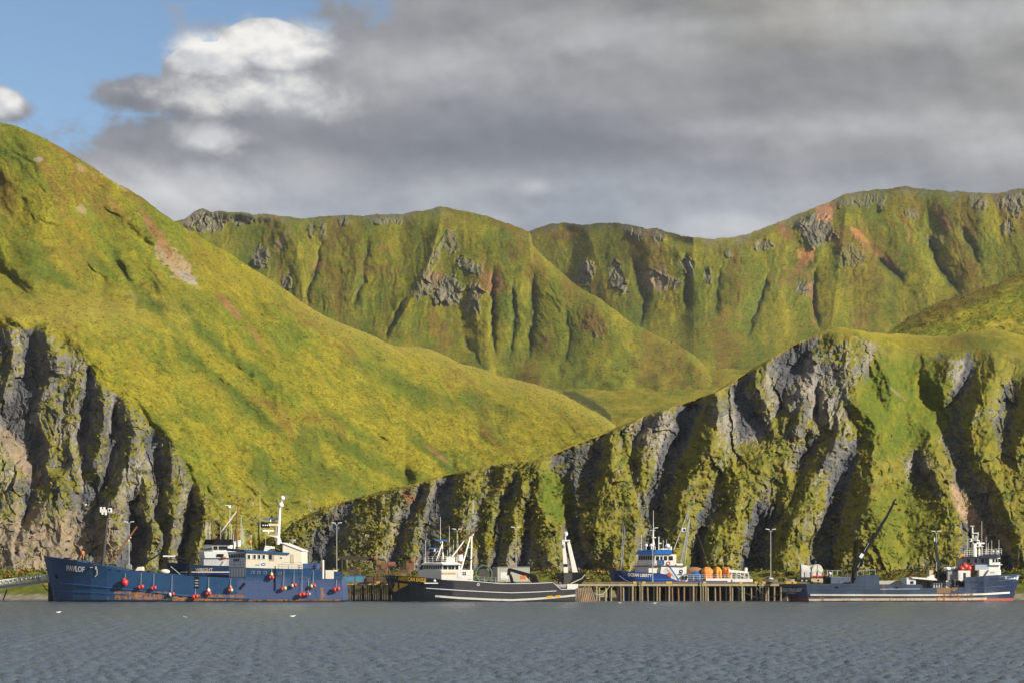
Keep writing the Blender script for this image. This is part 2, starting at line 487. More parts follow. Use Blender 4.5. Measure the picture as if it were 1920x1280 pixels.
def a_slope(U, V, T):
    lip = a_lip_soft(U)
    cl = sstep(V - lip, -12, 10)                         # 1 on the cliff
    up = 0.46 + 0.34 * sstep(560 - V, -20, 120) - 0.13 * sstep(U, 550, 1050) + 0.10 * sstep(V, 760, 960)
    bench = np.exp(-((V - (565 + 0.05 * U)) / 28) ** 2) * sstep(330 - U, -60, 160)
    up = up - 0.20 * bench
    near = (V - a_crest_soft(U))
    up = up - 0.28 * np.exp(-near / 26.0)
    return up * (1 - cl) + cl * 1.25
A_FOOT = interp([(-700, 430), (-80, 436), (200, 434), (420, 440), (520, 452), (640, 480), (760, 505), (900, 515), (1155, 525), (1300, 540)])
A_FOLDS = [([(300, 560), (395, 690), (470, 800), (520, 900)], 16, 3.6), ([(350, 585), (430, 670), (520, 730), (590, 810)], 18, 4.2), ([(480, 640), (600, 740), (690, 840), (740, 875)], 16, 3.4),
           ([(560, 700), (680, 790), (800, 850), (860, 890)], 15, 4.2), ([(620, 640), (760, 730), (900, 800), (960, 860)], 18, 4.4), ([(515, 800), (550, 870), (570, 970)], 12, 3.6),
           ([(100, 300), (180, 420), (260, 540)], 22, 1.6), ([(205, 345), (290, 470), (370, 580)], 18, 1.8), ([(20, 330), (80, 440), (150, 530)], 22, 1.2), ([(440, 520), (560, 620), (680, 700)], 14, 3.0), ([(430, 760), (470, 850), (490, 940)], 12, 3.0), ([(720, 760), (800, 815), (880, 850)], 12, 3.4), ([(850, 720), (980, 770), (1060, 800)], 12, 4.0)]
def diagonal_folds(U, V, folds):
    o = np.zeros(U.shape, np.float32)
    for pts, w, a in folds:
        vs = [p[1] for p in pts]
        uu = np.interp(V, vs, [p[0] for p in pts])
        x = (U - uu) / (w * 1.25)
        taper = sstep(V, vs[0] - 20, vs[0] + 60) * (1 - sstep(V, vs[-1] - 50, vs[-1] + 20))
        o -= 0.72 * a * taper * np.where(x < 0, np.exp(-np.minimum(x, 0) ** 2), np.exp(-np.maximum(x, 0) * 0.4 * np.tanh(np.maximum(x, 0) * 2)))
    return o
def a_offset(U, V, T, Y):
    lip = a_lip(U)
    d = V - lip
    wu = U + fbm(U / 55, V / 55, 3, 201) * 13 + fbm(U / 10, V / 15, 3, 205) * 5.5
    wv = V + fbm(U / 55, V / 55, 3, 221) * 12
    rf, dr, dg = rib_field(wu, wv, A_RIBS, A_GUL, 2.5 * 0.115, 30.0)
    rf = rf * (0.95 + 0.6 * fbm(U / 110, V / 150, 2, 207))
    cl = sstep(d, -4, 40) * (1 - sstep(U, 440, 520))
    rough = ridged(wu / 46, wv / 80, 3, 231, 0.45) * 3.0 + ridged(wu / 13, wv / 34, 3, 241, 0.5) * 0.8 + fbm(wu / 7, wv / 6, 2, 251) * 0.35
    fa, ft = facets(wu / 34, wv / 60, 233); fb, ft2 = facets(wu / 12 + fa, wv / 22, 237)
    off = cl * (rf * 1.15 - rough * 0.22 + fa * 1.6 + fb * 0.8 + facets(wu / 5.5 + fa, wv / 11, 239)[0] * 0.42)
    g = lines_field(U + fbm(U / 30, V / 30, 3, 261) * 9, V + fbm(U / 30, V / 30, 3, 271) * 9, [(p, w * 1.9, d_ * 0.55) for p, w, d_ in A_LINES], True)
    gr = 1 - cl
    c, s = math.cos(0.72), math.sin(0.72)
    a = U * c + V * s; b = -U * s + V * c
    wob = fbm(U / 90, V / 90, 3, 281) * 40
    hum = fbm((a + wob) / 260, (b + wob) / 60, 3, 291, 0.45) * 6.0 + fbm((a + wob) / 230, (b + wob * 1.6) / 40, 3, 295, 0.5) * 2.2 + fbm((a + wob) / 60, (b + wob) / 16, 4, 301, 0.55) * 0.8 + fbm(U / 9, V / 6, 3, 311) * 0.42
    off = off + gr * sstep(V - a_crest(U), 0, 60) * diagonal_folds(U + fbm(U / 35, V / 35, 4, 267) * 16, V, A_FOLDS) + gr * (g * 1.0 + hum * sstep(V - a_crest(U), 0, 60))
    return off, (cl, rf, dr, dg, g, ft, ft2)
def a_colour(U, V, T, n, aux):
    cl, rf, dr, dg, g, ft, ft2 = aux
    high = sstep(620 - V, -40, 260)
    col = grass_mix(U, V, 401, 42, 0.58, 0.12, 0.36)
    col2 = grass_mix(U, V, 431, 55, 0.38, 0.62, 0.46)
    col = col + (col2 - col) * (high * sstep(700 - U, 0, 400))[..., None]
    straw = np.exp(-((V - (580 + .03 * U)) / 34) ** 2) * sstep(420 - U, 0, 200)
    col = mixc(col, G_STRAW, straw * 0.45)
    rimm = np.exp(-(V - a_crest(U)) / 22.0) * sstep(U, 420, 640)
    col = mixc(col, G_STRAW, rimm * 0.6)
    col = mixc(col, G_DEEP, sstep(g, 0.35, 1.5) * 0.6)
    n3 = fbm(U / 16, V / 12, 4, 451, 0.6)
    for (u, v, ru, rv, an, c_, k) in ((330, 495, 62, 22, 48, SOIL, .85), (352, 522, 26, 9, 40, ROCK_L, .8), (295, 440, 70, 12, 55, G_RED, .75), (430, 575, 46, 8, 45, G_RED, .85),
                                (478, 628, 36, 6, 50, G_RED, .6), (72, 300, 9, 5, 0, ROCK_L, .8), (155, 395, 16, 7, 40, SOIL, .7), (152, 315, 14, 6, 40, SOIL, .6), (220, 345, 26, 5, 35, SOIL, .6),
                                (215, 385, 30, 6, 50, G_RED, .5), (820, 850, 40, 5, 40, G_RED, .7), (250, 555, 12, 3, 40, ROCK_L, .5)):
        col = mixc(col, c_, sstep(ell(U, V, u, v, ru, rv, an) + n3 * 0.9, 0.0, 0.35) * k)
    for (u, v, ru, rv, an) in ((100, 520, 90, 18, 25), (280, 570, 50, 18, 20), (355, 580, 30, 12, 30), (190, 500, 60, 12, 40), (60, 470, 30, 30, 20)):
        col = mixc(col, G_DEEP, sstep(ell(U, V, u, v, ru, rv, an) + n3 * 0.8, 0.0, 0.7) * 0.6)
    # cliff
    steep = 1 - n[..., 2]
    nz = np.abs(n[..., 2])
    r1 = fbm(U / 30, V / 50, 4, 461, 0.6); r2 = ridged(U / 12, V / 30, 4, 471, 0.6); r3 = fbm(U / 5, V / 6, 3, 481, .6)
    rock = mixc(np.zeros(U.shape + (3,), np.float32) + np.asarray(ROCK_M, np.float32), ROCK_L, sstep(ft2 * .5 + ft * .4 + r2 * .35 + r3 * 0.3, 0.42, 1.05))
    rock = mixc(rock, ROCK_D_SHADE, sstep(r1 + r3 * 0.4 - ft * .5, -0.25, 0.30) * 0.85)
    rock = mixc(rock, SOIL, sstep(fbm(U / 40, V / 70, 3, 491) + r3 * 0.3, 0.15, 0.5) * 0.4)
    rock = mixc(rock, ROCK_D_SHADE, sstep(dr - dg, 2, 22) * 0.6)  # gully shade put into the rock colour, along with dark scree
    r4 = fbm(U / 15, V / 18, 4, 455, 0.55)
    veg = mixc(np.zeros(U.shape + (3,), np.float32) + np.asarray(OLIVE, np.float32), G_YEL, sstep(r3 * .4 + r4, -0.1, 0.5) * 0.6)
    veg = mixc(veg, BUSH, sstep(fbm(U / 14, V / 12, 4, 501, .6), 0.05, 0.35) * 0.85)
    low = sstep(V, 760, 930)
    bare_shade = sstep(dr - dg, 0, 18) * 0.6  # thins the grass in gullies so the shade-toned rock shows
    vegm = sstep(-bare_shade + nz * 1.3 + r1 * 0.5 + r4 * 0.65 + r3 * 0.15 + low * 0.12 + (U > 300) * 0.1 - 0.62 + sstep(U, 330, 430) * 0.55, -0.10, 0.22)
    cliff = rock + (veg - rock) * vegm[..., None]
    scree = np.maximum(ell(U, V, 60, 1030, 150, 85), np.maximum(ell(U, V, 30, 850, 85, 22, 52), ell(U, V, 160, 1020, 24, 60, 25)))
    scree = np.maximum(scree, ell(U, V, 205, 1010, 10, 70))
    scm = sstep(scree + r1 * 0.9 + r3 * .3, 0.0, 0.3) * (1 - 0.6 * sstep(fbm(U / 22, V / 18, 3, 511), 0.15, 0.4))
    sc = mixc(np.zeros(U.shape + (3,), np.float32) + np.asarray(SOIL, np.float32), (0.20, 0.165, 0.125), sstep(r2 * .5 + ft2 * .5, 0.0, 0.6))
    cliff = cliff + (sc - cliff) * scm[..., None]
    lipm = np.exp(-((V - a_lip(U)) / 7) ** 2) * (U < 330)
    cliff = mixc(cliff, G_RED, lipm * sstep(r1, -0.2, 0.3) * 0.7)
    clm = sstep(cl + r3 * 0.5, 0.35, 0.6)
    # lower right foot of the hill: rough olive scrub with some crag
    sk = sstep(V - (905 + 0.10 * (U - 400)), -30, 60) * sstep(U, 330, 430)
    scrub = mixc(veg, ROCK_L, sstep(fbm(U / 12, V / 22, 4, 521, .6) + r3 * 0.4, 0.22, 0.45) * 0.8)
    col = col + (scrub - col) * (sk * sstep(r1 + r3, -0.4, 0.2))[..., None]
    col = col + (cliff - col) * clm[..., None]
    return col, clm * (1 - vegm * 0.7)
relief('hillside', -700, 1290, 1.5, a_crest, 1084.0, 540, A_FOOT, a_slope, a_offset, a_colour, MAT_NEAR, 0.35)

# ------------------------------------------------------------------ the right hand bluff
B_CREST = [(500, 1022), (523, 1003), (550, 980), (577, 964), (612, 951), (654, 935), (693, 926), (739, 914), (781, 904), (828, 891), (870, 879), (924, 870), (962, 866),
           (1001, 862), (1039, 849), (1078, 831), (1116, 818), (1155, 802), (1207, 778), (1249, 765), (1288, 754), (1343, 733), (1399, 699), (1442, 673),
           (1484, 648), (1527, 627), (1553, 617), (1575, 614), (1600, 617), (1634, 624), (1664, 624), (1741, 630), (1779, 630), (1810, 622), (1849, 616), (1890, 619), (1920, 628), (2010, 645), (2300, 690), (2800, 800)]
b_crest = interp(B_CREST)
b_crest_soft = smooth_curve(b_crest, 24)
K6 = (2.341, 1100, 560)
B_RIBS = crop([
    [(2200, 300), (2130, 700), (2160, 1180)], [(2500, 300), (2440, 700), (2470, 1180)], [(2900, 300), (2820, 1180)], [(3300, 300), (3220, 1180)], [(3650, 300), (3600, 1180)],
    [(165, 560), (105, 680), (75, 790), (45, 900), (30, 1100)],
    [(130, 760), (190, 870), (210, 1000), (190, 1180)],
    [(215, 530), (175, 590), (185, 680)],
    [(330, 490), (270, 560), (245, 680), (240, 800)],
    [(572, 415), (576, 560), (525, 680), (462, 800), (442, 950), (405, 1080), (390, 1180)],
    [(640, 930), (600, 1000), (560, 1100)],
    [(730, 330), (745, 400), (800, 470), (830, 600), (780, 700)],
    [(1078, 165), (1010, 260), (1000, 330), (975, 400), (900, 440), (860, 540)],
    [(970, 420), (960, 470), (930, 580)],
    [(1040, 450), (1050, 540), (1000, 570)],
    [(1140, 560), (1065, 680), (1010, 770), (930, 930), (880, 1050), (860, 1160)],
    [(1165, 330), (1185, 450), (1215, 500), (1300, 620), (1480, 660), (1530, 760), (1545, 840)],
    [(1265, 665), (1242, 800), (1243, 900), (1190, 1000), (1120, 1150)],
    [(1240, 240), (1290, 300), (1340, 370)],
    [(1600, 190), (1600, 290)],
    [(1790, 300), (1720, 430), (1690, 560), (1690, 640), (1720, 720), (1800, 800), (1840, 900), (1900, 1080)],
    [(1960, 500), (1900, 640), (1880, 760), (1940, 900)],
    [(880, 780), (855, 860)],
], *K6) + crop([
    [(290, 905), (255, 960), (200, 1010), (150, 1100)],
    [(470, 960), (395, 1040), (375, 1150)],
    [(690, 830), (640, 930), (600, 980), (560, 1100)],
    [(800, 820), (760, 960), (690, 1100), (680, 1200)],
    [(990, 780), (985, 900), (960, 1050), (1000, 1200)],
    [(1160, 740), (1100, 860), (1080, 960), (1060, 1200)],
    [(1240, 790), (1220, 900), (1190, 1050), (1180, 1200)],
    [(1320, 740), (1310, 860), (1350, 950), (1330, 1080), (1370, 1200)],
], 2.595, 500, 600)
B_GUL = crop([
    [(2080, 300), (2040, 700), (2030, 1180)], [(2360, 300), (2300, 700), (2300, 1180)], [(2700, 300), (2640, 1180)], [(3120, 300), (3050, 1180)], [(3500, 300), (3440, 1180)],
    [(60, 620), (20, 740), (0, 850)],
    [(165, 610), (200, 720), (235, 830), (260, 960), (250, 1180)],
    [(260, 500), (225, 590), (200, 680)],
    [(445, 470), (385, 640), (300, 830), (290, 960), (282, 1180)],
    [(540, 940), (500, 1040), (480, 1180)],
    [(700, 330), (690, 420), (740, 500), (800, 600)],
    [(1040, 175), (950, 270), (885, 350), (865, 430), (800, 560), (810, 640)],
    [(1000, 410), (1020, 600), (900, 760), (830, 850), (822, 970), (765, 1040), (750, 1180)],
    [(1172, 640), (1105, 800), (1085, 900), (1082, 1000), (1072, 1180)],
    [(1450, 100), (1420, 300), (1520, 480), (1640, 640), (1660, 760), (1740, 900), (1810, 1060), (1830, 1180)],
    [(1700, 280), (1640, 400), (1600, 510), (1660, 620)],
    [(1440, 690), (1490, 800), (1520, 870)],
    [(1850, 480), (1860, 700), (1900, 800), (1990, 960)],
    [(1260, 220), (1240, 320)],
    [(1500, 180), (1540, 260)],
], *K6) + crop([
    [(330, 880), (270, 1000), (230, 1060), (200, 1150)],
    [(440, 880), (370, 980), (310, 1080), (290, 1190)],
    [(750, 800), (690, 940), (660, 1060), (620, 1200)],
    [(850, 800), (790, 960), (760, 1080), (740, 1200)],
    [(1110, 740), (1060, 900), (1040, 1060), (1040, 1200)],
    [(1215, 770), (1150, 890), (1120, 1050), (1110, 1200)],
    [(1290, 830), (1260, 950), (1270, 1080), (1250, 1200)],
    [(1400, 700), (1420, 830), (1480, 950), (1500, 1060), (1550, 1200)],
], 2.595, 500, 600)
B_FOOT = interp([(480, 446), (700, 436), (1000, 428), (1400, 430), (1700, 432), (2010, 430)])
def b_slope(U, V, T):
    near = np.maximum(V - b_crest_soft(U), 0)
    m = 1.05 - 0.25 * sstep(U, 1600, 1700)
    capw = interp([(500, 4), (1000, 10), (1100, 7), (1500, 10), (1560, 26), (1640, 40), (1700, 55), (1800, 70), (1920, 85), (2010, 90)])(U)
    m = m - 0.75 * np.exp(-(near / capw) ** 2)
    return m
def b_offset(U, V, T, Y):
    near = np.maximum(V - b_crest_soft(U), 0)
    wu = U + fbm(U / 60, V / 60, 3, 621) * 13 + fbm(U / 11, V / 16, 3, 625) * 5.5
    wv = V + fbm(U / 60, V / 60, 3, 631) * 12
    rf, dr, dg = rib_field(wu, wv, B_RIBS, B_GUL, 2.5 * 0.115, 36.0)
    rf = rf * (0.95 + 0.75 * fbm(U / 130, V / 170, 2, 607)) * (0.62 + 0.38 * sstep(U, 980, 1150))
    capw = interp([(500, 5), (1000, 8), (1300, 3), (1500, 4), (1560, 12), (1640, 34), (1800, 55), (2010, 65)])(U)
    cl = sstep(near, 0, capw)
    soft = np.maximum(sstep(ell(U, V, 1690, 760, 105, 120, 30), 0.0, 0.4), sstep(ell(U, V, 1040, 930, 40, 70, -20), 0, .5))
    soft = np.maximum(soft, sstep(ell(U, V, 1690, 980, 80, 90, 0), 0.0, 0.4) * 0.7)
    rough = ridged(wu / 46, wv / 80, 3, 641, 0.45) * 3.2 + ridged(wu / 13, wv / 34, 3, 651, 0.5) * 0.8 + fbm(wu / 7, wv / 6, 2, 661) * 0.35
    rough = rough * (1 - 0.8 * soft)
    tufts = fbm(U / 8, V / 6, 3, 671, .5) * 0.6
    fa, ft = facets(wu / 36, wv / 66, 643); fb, ft2 = facets(wu / 12 + fa, wv / 22, 647)
    off = cl * (rf * 1.1 - (rough * 0.22 - fa * 1.6 - fb * 0.8 - facets(wu / 5.5 + fa, wv / 11, 649)[0] * 0.4) * (1 - 0.85 * soft)) + tufts * (0.4 + 0.6 * cl)
    return off, (cl, rf, dr, dg, soft, near, ft, ft2)
def b_colour(U, V, T, n, aux):
    cl, rf, dr, dg, soft, near, ft, ft2 = aux
    r4 = fbm(U / 16, V / 20, 4, 705, 0.55)
    nz = np.abs(n[..., 2])
    r1 = fbm(U / 30, V / 50, 4, 701, 0.6); r2 = ridged(U / 10, V / 26, 4, 711, 0.6); r3 = fbm(U / 5, V / 6, 3, 721, .6)
    rock = mixc(np.zeros(U.shape + (3,), np.float32) + np.asarray(ROCK_M, np.float32), ROCK_L, sstep(ft2 * .5 + ft * .4 + r2 * .35 + r3 * 0.2, 0.30, 0.95))
    rock = mixc(rock, ROCK_D_SHADE, sstep(r1 + r3 * 0.4 - ft * .5, -0.2, 0.35) * 0.75)
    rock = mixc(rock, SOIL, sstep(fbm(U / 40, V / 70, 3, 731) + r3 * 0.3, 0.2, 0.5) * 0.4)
    rock = mixc(rock, ROCK_D_SHADE, sstep(dr - dg, 2, 20) * 0.8)  # bluff gullies: slate shade painted into the dark scree
    veg = mixc(np.zeros(U.shape + (3,), np.float32) + np.asarray(OLIVE, np.float32), G_YEL, sstep(r3 * .4 + r4 + r1 * .4, -0.2, 0.4) * 0.7)
    veg = mixc(veg, (0.085, 0.105, 0.018), sstep(fbm(U / 34, V / 40, 4, 745, .55), 0.0, 0.35) * 0.7)
    veg = mixc(veg, BUSH, sstep(fbm(U / 20, V / 18, 4, 741, .55), 0.12, 0.40) * 0.6)
    veg = mixc(veg, G_BRN, sstep(fbm(U / 25, V / 20, 4, 751, .6), 0.15, 0.4) * 0.6)
    lush = mixc(np.zeros(U.shape + (3,), np.float32) + np.asarray((0.075, 0.105, 0.013), np.float32), G_YEL, sstep(r3 + r1, -0.05, 0.5) * 0.6)
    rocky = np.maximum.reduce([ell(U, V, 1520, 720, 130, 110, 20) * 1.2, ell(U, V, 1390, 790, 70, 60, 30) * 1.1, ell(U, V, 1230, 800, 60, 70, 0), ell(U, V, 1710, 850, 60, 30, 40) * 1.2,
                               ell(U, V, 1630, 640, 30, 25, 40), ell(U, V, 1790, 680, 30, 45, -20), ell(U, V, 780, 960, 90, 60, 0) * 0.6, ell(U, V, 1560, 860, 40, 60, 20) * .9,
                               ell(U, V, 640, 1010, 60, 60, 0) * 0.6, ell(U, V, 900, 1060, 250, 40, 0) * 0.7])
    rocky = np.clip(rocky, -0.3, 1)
    bare_shade = sstep(dr - dg, 0, 18) * 0.95  # strips gully grass to bring out the painted shade tone
    vegm = sstep(-bare_shade + nz * 1.3 + r1 * 0.45 + r4 * 0.5 + r3 * 0.12 - rocky * 0.95 + soft * 1.2 - 0.30, -0.12, 0.22)
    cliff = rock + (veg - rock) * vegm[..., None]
    cliff = cliff + (lush - cliff) * np.clip(soft * sstep(r3, -0.6, 0.0), 0, 1)[..., None]
    for (u, v, ru, rv, an, c_, k) in ((1815, 960, 75, 17, 58, (0.30, 0.21, 0.135), .95), (1880, 1010, 50, 10, 60, SOIL, .7), (1860, 1070, 60, 8, 55, SOIL, .5), (765, 930, 20, 12, 30, G_RED, .8), (1625, 640, 26, 10, 35, SOIL, .5), (1098, 1010, 9, 40, -20, SOIL, .6), (1680, 735, 30, 4, 40, SOIL, .4)):
        cliff = mixc(cliff, c_, sstep(ell(U, V, u, v, ru, rv, an) + r1 * 0.5 + r3 * .3, 0.0, 0.3) * k)
    top = grass_mix(U, V, 761, 20, 0.6, 0.28, 0.3)
    clm = sstep(cl + r3 * 0.5 + r1 * 0.3, 0.45, 0.8)
    col = top + (cliff - top) * clm[..., None]
    rim = np.exp(-(near / 6.0) ** 2)
    col = mixc(col, G_STRAW, rim * 0.45)
    return col, clm * (1 - vegm * 0.7) * (1 - soft)
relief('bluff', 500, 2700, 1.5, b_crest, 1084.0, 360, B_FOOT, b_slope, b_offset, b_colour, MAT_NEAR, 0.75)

# ------------------------------------------------------------------ green hill behind the bluff
E_CREST = [(1600, 700), (1664, 624), (1680, 612), (1707, 595), (1741, 575), (1760, 567), (1809, 550), (1859, 537), (1900, 517), (1920, 509), (2010, 470), (2300, 430), (2800, 520)]
e_crest = interp(E_CREST)
def e_off(U, V, T, Y):
    g = fbm(U / 90, V / 40, 3, 801) * 5 + fbm(U / 16, V / 8, 4, 811, .6) * 0.9
    g = g + lines_field(U, V, [([(1700, 620), (1780, 590), (1920, 575)], 14, -3), ([(1760, 600), (1840, 570), (1920, 545)], 12, -2.5)])
    return g * sstep(V - e_crest(U), 0, 20), None
def e_col(U, V, T, n, aux):
    c = grass_mix(U, V, 821, -20, 0.5, 0.42, 0.45)
    return mixc(c, BUSH, sstep(fbm(U / 8, V / 5, 4, 831, .6), 0.1, 0.4) * 0.6), np.zeros(U.shape)
relief('green_hill', 1600, 2700, 1.6, e_crest, 720.0, 150, lambda u: np.full_like(u, 640.0), lambda U, V, T: 0.5 - 0.22 * np.exp(-(V - e_crest(U)) / 14), e_off, e_col, MAT_NEAR, 0.6)

# ------------------------------------------------------------------ valley floor
def f_off(U, V, T, Y):
    w = fbm(U / 25, V / 25, 3, 902) * 10
    L = [([(1036, 728), (1080, 742), (1110, 757), (1130, 772), (1160, 800)], 10, 16), ([(1295, 660), (1315, 680), (1330, 692)], 7, 18), ([(1270, 640), (1300, 664)], 5, 10), ([(1100, 715), (1115, 705)], 6, 10)]
    g = lines_field(U + w, V + w * .5, L)
    hum = fbm(U / 60, V / 14, 4, 911) * 7 + fbm(U / 16, V / 5, 4, 921, .6) * 2
    return g * 0 + hum, (g,)
def f_col(U, V, T, n, aux):
    c = grass_mix(U, V, 931, 5, 0.62, 0.2, 0.3)
    c = mixc(c, G_STRAW, sstep(fbm(U / 60, V / 8, 4, 941), 0.1, 0.4) * 0.5)
    return mixc(c, (0.035, 0.045, 0.018), sstep(aux[0][..., None][..., 0] + 4 * fbm(U / 6, V / 6, 3, 951), 5, 10) * 0.85), np.zeros(U.shape)
relief('valley_floor', 820, 1620, 1.6, lambda u: np.interp(u, [820, 1000, 1200, 1300, 1400, 1500, 1620], [720, 716, 690, 668, 650, 640, 636]), 905.0, 150, lambda u: np.full_like(u, 610.0),
       lambda U, V, T: 0.155 + 0.05 * sstep(V, 760, 820), f_off, f_col, MAT_FAR, 0.0, back=0.0)

# ------------------------------------------------------------------ the back range
C_CREST = [(-500, 640), (0, 520), (290, 432), (329, 415), (346, 411), (366, 396), (380, 391), (397, 397), (409, 394), (428, 400), (453, 398), (479, 403), (504, 402), (533, 406), (570, 410), (606, 406),
           (646, 402), (683, 404), (719, 401), (756, 402), (774, 396), (803, 393), (825, 387), (847, 391), (883, 398), (920, 407), (942, 415), (974, 427), (993, 434), (1000, 461), (1036, 497), (1076, 532),
           (1127, 562), (1177, 600), (1228, 628), (1273, 646), (1299, 663), (1314, 676), (1340, 705), (1380, 740)]
c_crest = interp(C_CREST)
K3, K4 = (2.743, 300, 360), (1.979, 950, 340)
C_RIBS = crop([
    [(220, 85), (232, 160), (225, 230)], [(300, 95), (330, 180), (300, 300)], [(540, 240), (515, 310), (560, 390), (570, 460)], [(640, 200), (660, 330), (690, 520), (740, 700)],
    [(650, 420), (665, 500)], [(830, 140), (850, 260), (800, 420), (750, 560)], [(960, 120), (1000, 300), (1040, 450)], [(1440, 78), (1395, 230), (1395, 290), (1340, 440), (1330, 510)],
    [(1480, 230), (1540, 330), (1640, 370), (1620, 480), (1640, 640)], [(1440, 450), (1480, 500), (1530, 600)], [(1510, 400), (1560, 510)], [(1690, 340), (1700, 460), (1730, 560)],
    [(1150, 470), (1170, 560)], [(1230, 560), (1160, 740)],
], *K3)
C_GUL = crop([
    [(265, 100), (235, 200), (205, 235)], [(360, 110), (330, 190)], [(520, 270), (462, 360), (480, 420)], [(620, 400), (640, 500)], [(760, 150), (780, 260), (860, 300), (800, 380)],
    [(900, 150), (930, 300), (880, 470), (800, 580)], [(1230, 110), (1250, 300), (1200, 470)], [(1420, 90), (1340, 240), (1400, 300), (1300, 430), (1240, 560), (1150, 750)], [(1560, 350), (1570, 450), (1545, 600), (1600, 700), (1630, 780)],
    [(1420, 400), (1410, 520), (1440, 580)], [(1680, 320), (1690, 420), (1720, 560), (1715, 850)], [(1880, 400), (1870, 650), (1900, 800)], [(1480, 390), (1520, 520)], [(1060, 300), (1090, 500), (1060, 640)],
], *K3)
def range_offset(crestf, ribs, gul, k, amax, s0, lines, rockzones, px, folds=(), shear=lambda u: 0.0):
    def f(U, V, T, Y):
        near = V - crestf(U)
        wu = U + fbm(U / 45, V / 45, 4, s0) * 16 + fbm(U / 10, V / 16, 3, s0 + 5) * 5
        wv = V + fbm(U / 45, V / 45, 4, s0 + 9) * 16
        rf, dr, dg = rib_field(wu, wv, ribs, gul, k * px, amax)
        rz = np.zeros(U.shape, np.float32)
        n_ = fbm(wu / 14, wv / 18, 4, s0 + 15, .6)
        for z in rockzones:
            rz = np.maximum(rz, sstep(ell(U, V, *z[:5]) + n_ * 0.8, 0.0, 0.35) * z[5])
        su = wu - shear(U) * (V - 380)
        spur = (ridged(su / 62, wv / 260, 2, s0 + 25, 0.4) * 1.6 + ridged(su / 15 + fbm(U / 40, V / 60, 2, s0 + 27) * 1.5, wv / 120, 2, s0 + 29, 0.5) * 0.75) * sstep(near, 4, 60) * (1 - 0.6 * sstep(V, 560, 680))
        fa, ft = facets(wu / 16, wv / 26, s0 + 36)
        small = ridged(wu / 13, wv / 40, 3, s0 + 35, 0.5) * (0.35 + 3 * rz) - fa * 6 * rz + fbm(U / 6, V / 6, 3, s0 + 45) * 0.5
        nearline = np.exp(-(np.minimum(dr, dg) / 30) ** 2)
        far = sstep(near, 0, 18)
        ln = lines_field(U + fbm(U / 20, V / 20, 3, s0 + 55) * 8, V, lines)
        big = fbm(wu / 150, wv / 300, 2, s0 + 75) * 16 + fbm(U / 90, V / 60, 3, s0 + 77) * 30 * sstep(V, 640, 720)
        fold = 0
        for pts, w_, a_ in folds:
            uu = np.interp(V, [p[1] for p in pts], [p[0] for p in pts]); x_ = (U - uu) / w_
            fold = fold - a_ * np.where(x_ < 0, np.exp(x_), np.exp(-x_ * 0.45))
        return far * (rf * nearline * 0.22 - spur - small + ln + big) + sstep(near, 0, 40) * fold * 0.6, (rf, rz, near, nearline, dr, dg, spur, ln)
    return f
def range_colour(s0, soils, yel, ang=85, toplim=lambda u: 1.0):
    def f(U, V, T, n, aux):
        rf, rz, near, nl, dr, dg, spur, ln = aux
        col = grass_mix(U, V, s0, ang, yel, 0.40, 0.5, 0.45)
        r1 = fbm(U / 26, V / 40, 4, s0 + 61, .6); r2 = ridged(U / 8, V / 20, 4, s0 + 71, .6); r3 = fbm(U / 5, V / 6, 3, s0 + 81, .6)
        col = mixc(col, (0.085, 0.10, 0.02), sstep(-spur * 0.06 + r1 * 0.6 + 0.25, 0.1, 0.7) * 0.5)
        col = mixc(col, G_RED, sstep(fbm(U / 50, V / 70, 5, s0 + 91, .6) + r3 * .3, 0.28, 0.55) * 0.55)
        rock = mixc(np.zeros(U.shape + (3,), np.float32) + np.asarray((0.060, 0.060, 0.062), np.float32), (0.150, 0.135, 0.118), sstep(r2 + r3 * .5, 0.0, 0.6))
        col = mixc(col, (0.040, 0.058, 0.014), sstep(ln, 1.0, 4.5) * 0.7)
        nz = np.abs(n[..., 2])
        top = np.exp(-(near / 14.0) ** 2) * toplim(U) * sstep(fbm(U / 30, U * 0, 3, s0 + 95) + r3 * .5, -0.25, 0.25)
        rm = np.clip(np.maximum(rz, np.maximum(top * 0.8, sstep(0.40 - nz + r3 * 0.3 + r1 * .2, 0.0, 0.25) * 0.8)), 0, 1)
        for (u, v, ru, rv, an, c_, k) in soils:
            col = mixc(col, c_, sstep(ell(U, V, u, v, ru, rv, an) + r1 * 0.8 + r3 * .4, 0.0, 0.4) * k)
        col = col + (rock - col) * (rm * (0.6 + 0.4 * sstep(r3, -.3, .3)))[..., None]
        for (u, v, ru, rv, an, c_, k) in soils:
            col = mixc(col, c_, sstep(ell(U, V, u, v, ru, rv, an) + r1 * 1.0 + r3 * .6, 0.15, 0.55) * k * 0.75)
        return col, rm
    return f
C_ROCK = [(380, 412, 50, 26, 0, 1), (455, 408, 30, 14, 0, .8), (490, 485, 18, 22, 0, .9), (537, 530, 12, 18, 0, .8), (800, 535, 30, 22, -40, .7), (840, 545, 32, 34, 20, .9), (880, 498, 32, 14, 20, .9), (888, 560, 18, 42, 5, .8),
          (845, 455, 16, 28, -20, .6), (720, 410, 40, 12, 0, .8), (645, 412, 14, 14, 0, .7), (583, 430, 8, 20, 0, .6), (605, 432, 8, 20, 0, .6), (1112, 615, 26, 22, 30, .35), (810, 490, 10, 40, 25, .5)]
C_LINES = [([(760, 555), (740, 600), (722, 640)], 5, 7), ([(925, 500), (924, 580), (927, 672)], 4, 9), ([(605, 450), (592, 500), (578, 540), (575, 600)], 5, 5), ([(870, 630), (905, 690)], 5, 5), ([(1000, 500), (1000, 600), (985, 690)], 7, 6),
           ([(1060, 560), (1070, 640), (1050, 700)], 8, 5), ([(960, 520), (965, 600), (955, 690)], 6, 6), ([(690, 440), (680, 520), (660, 590)], 8, 6)]
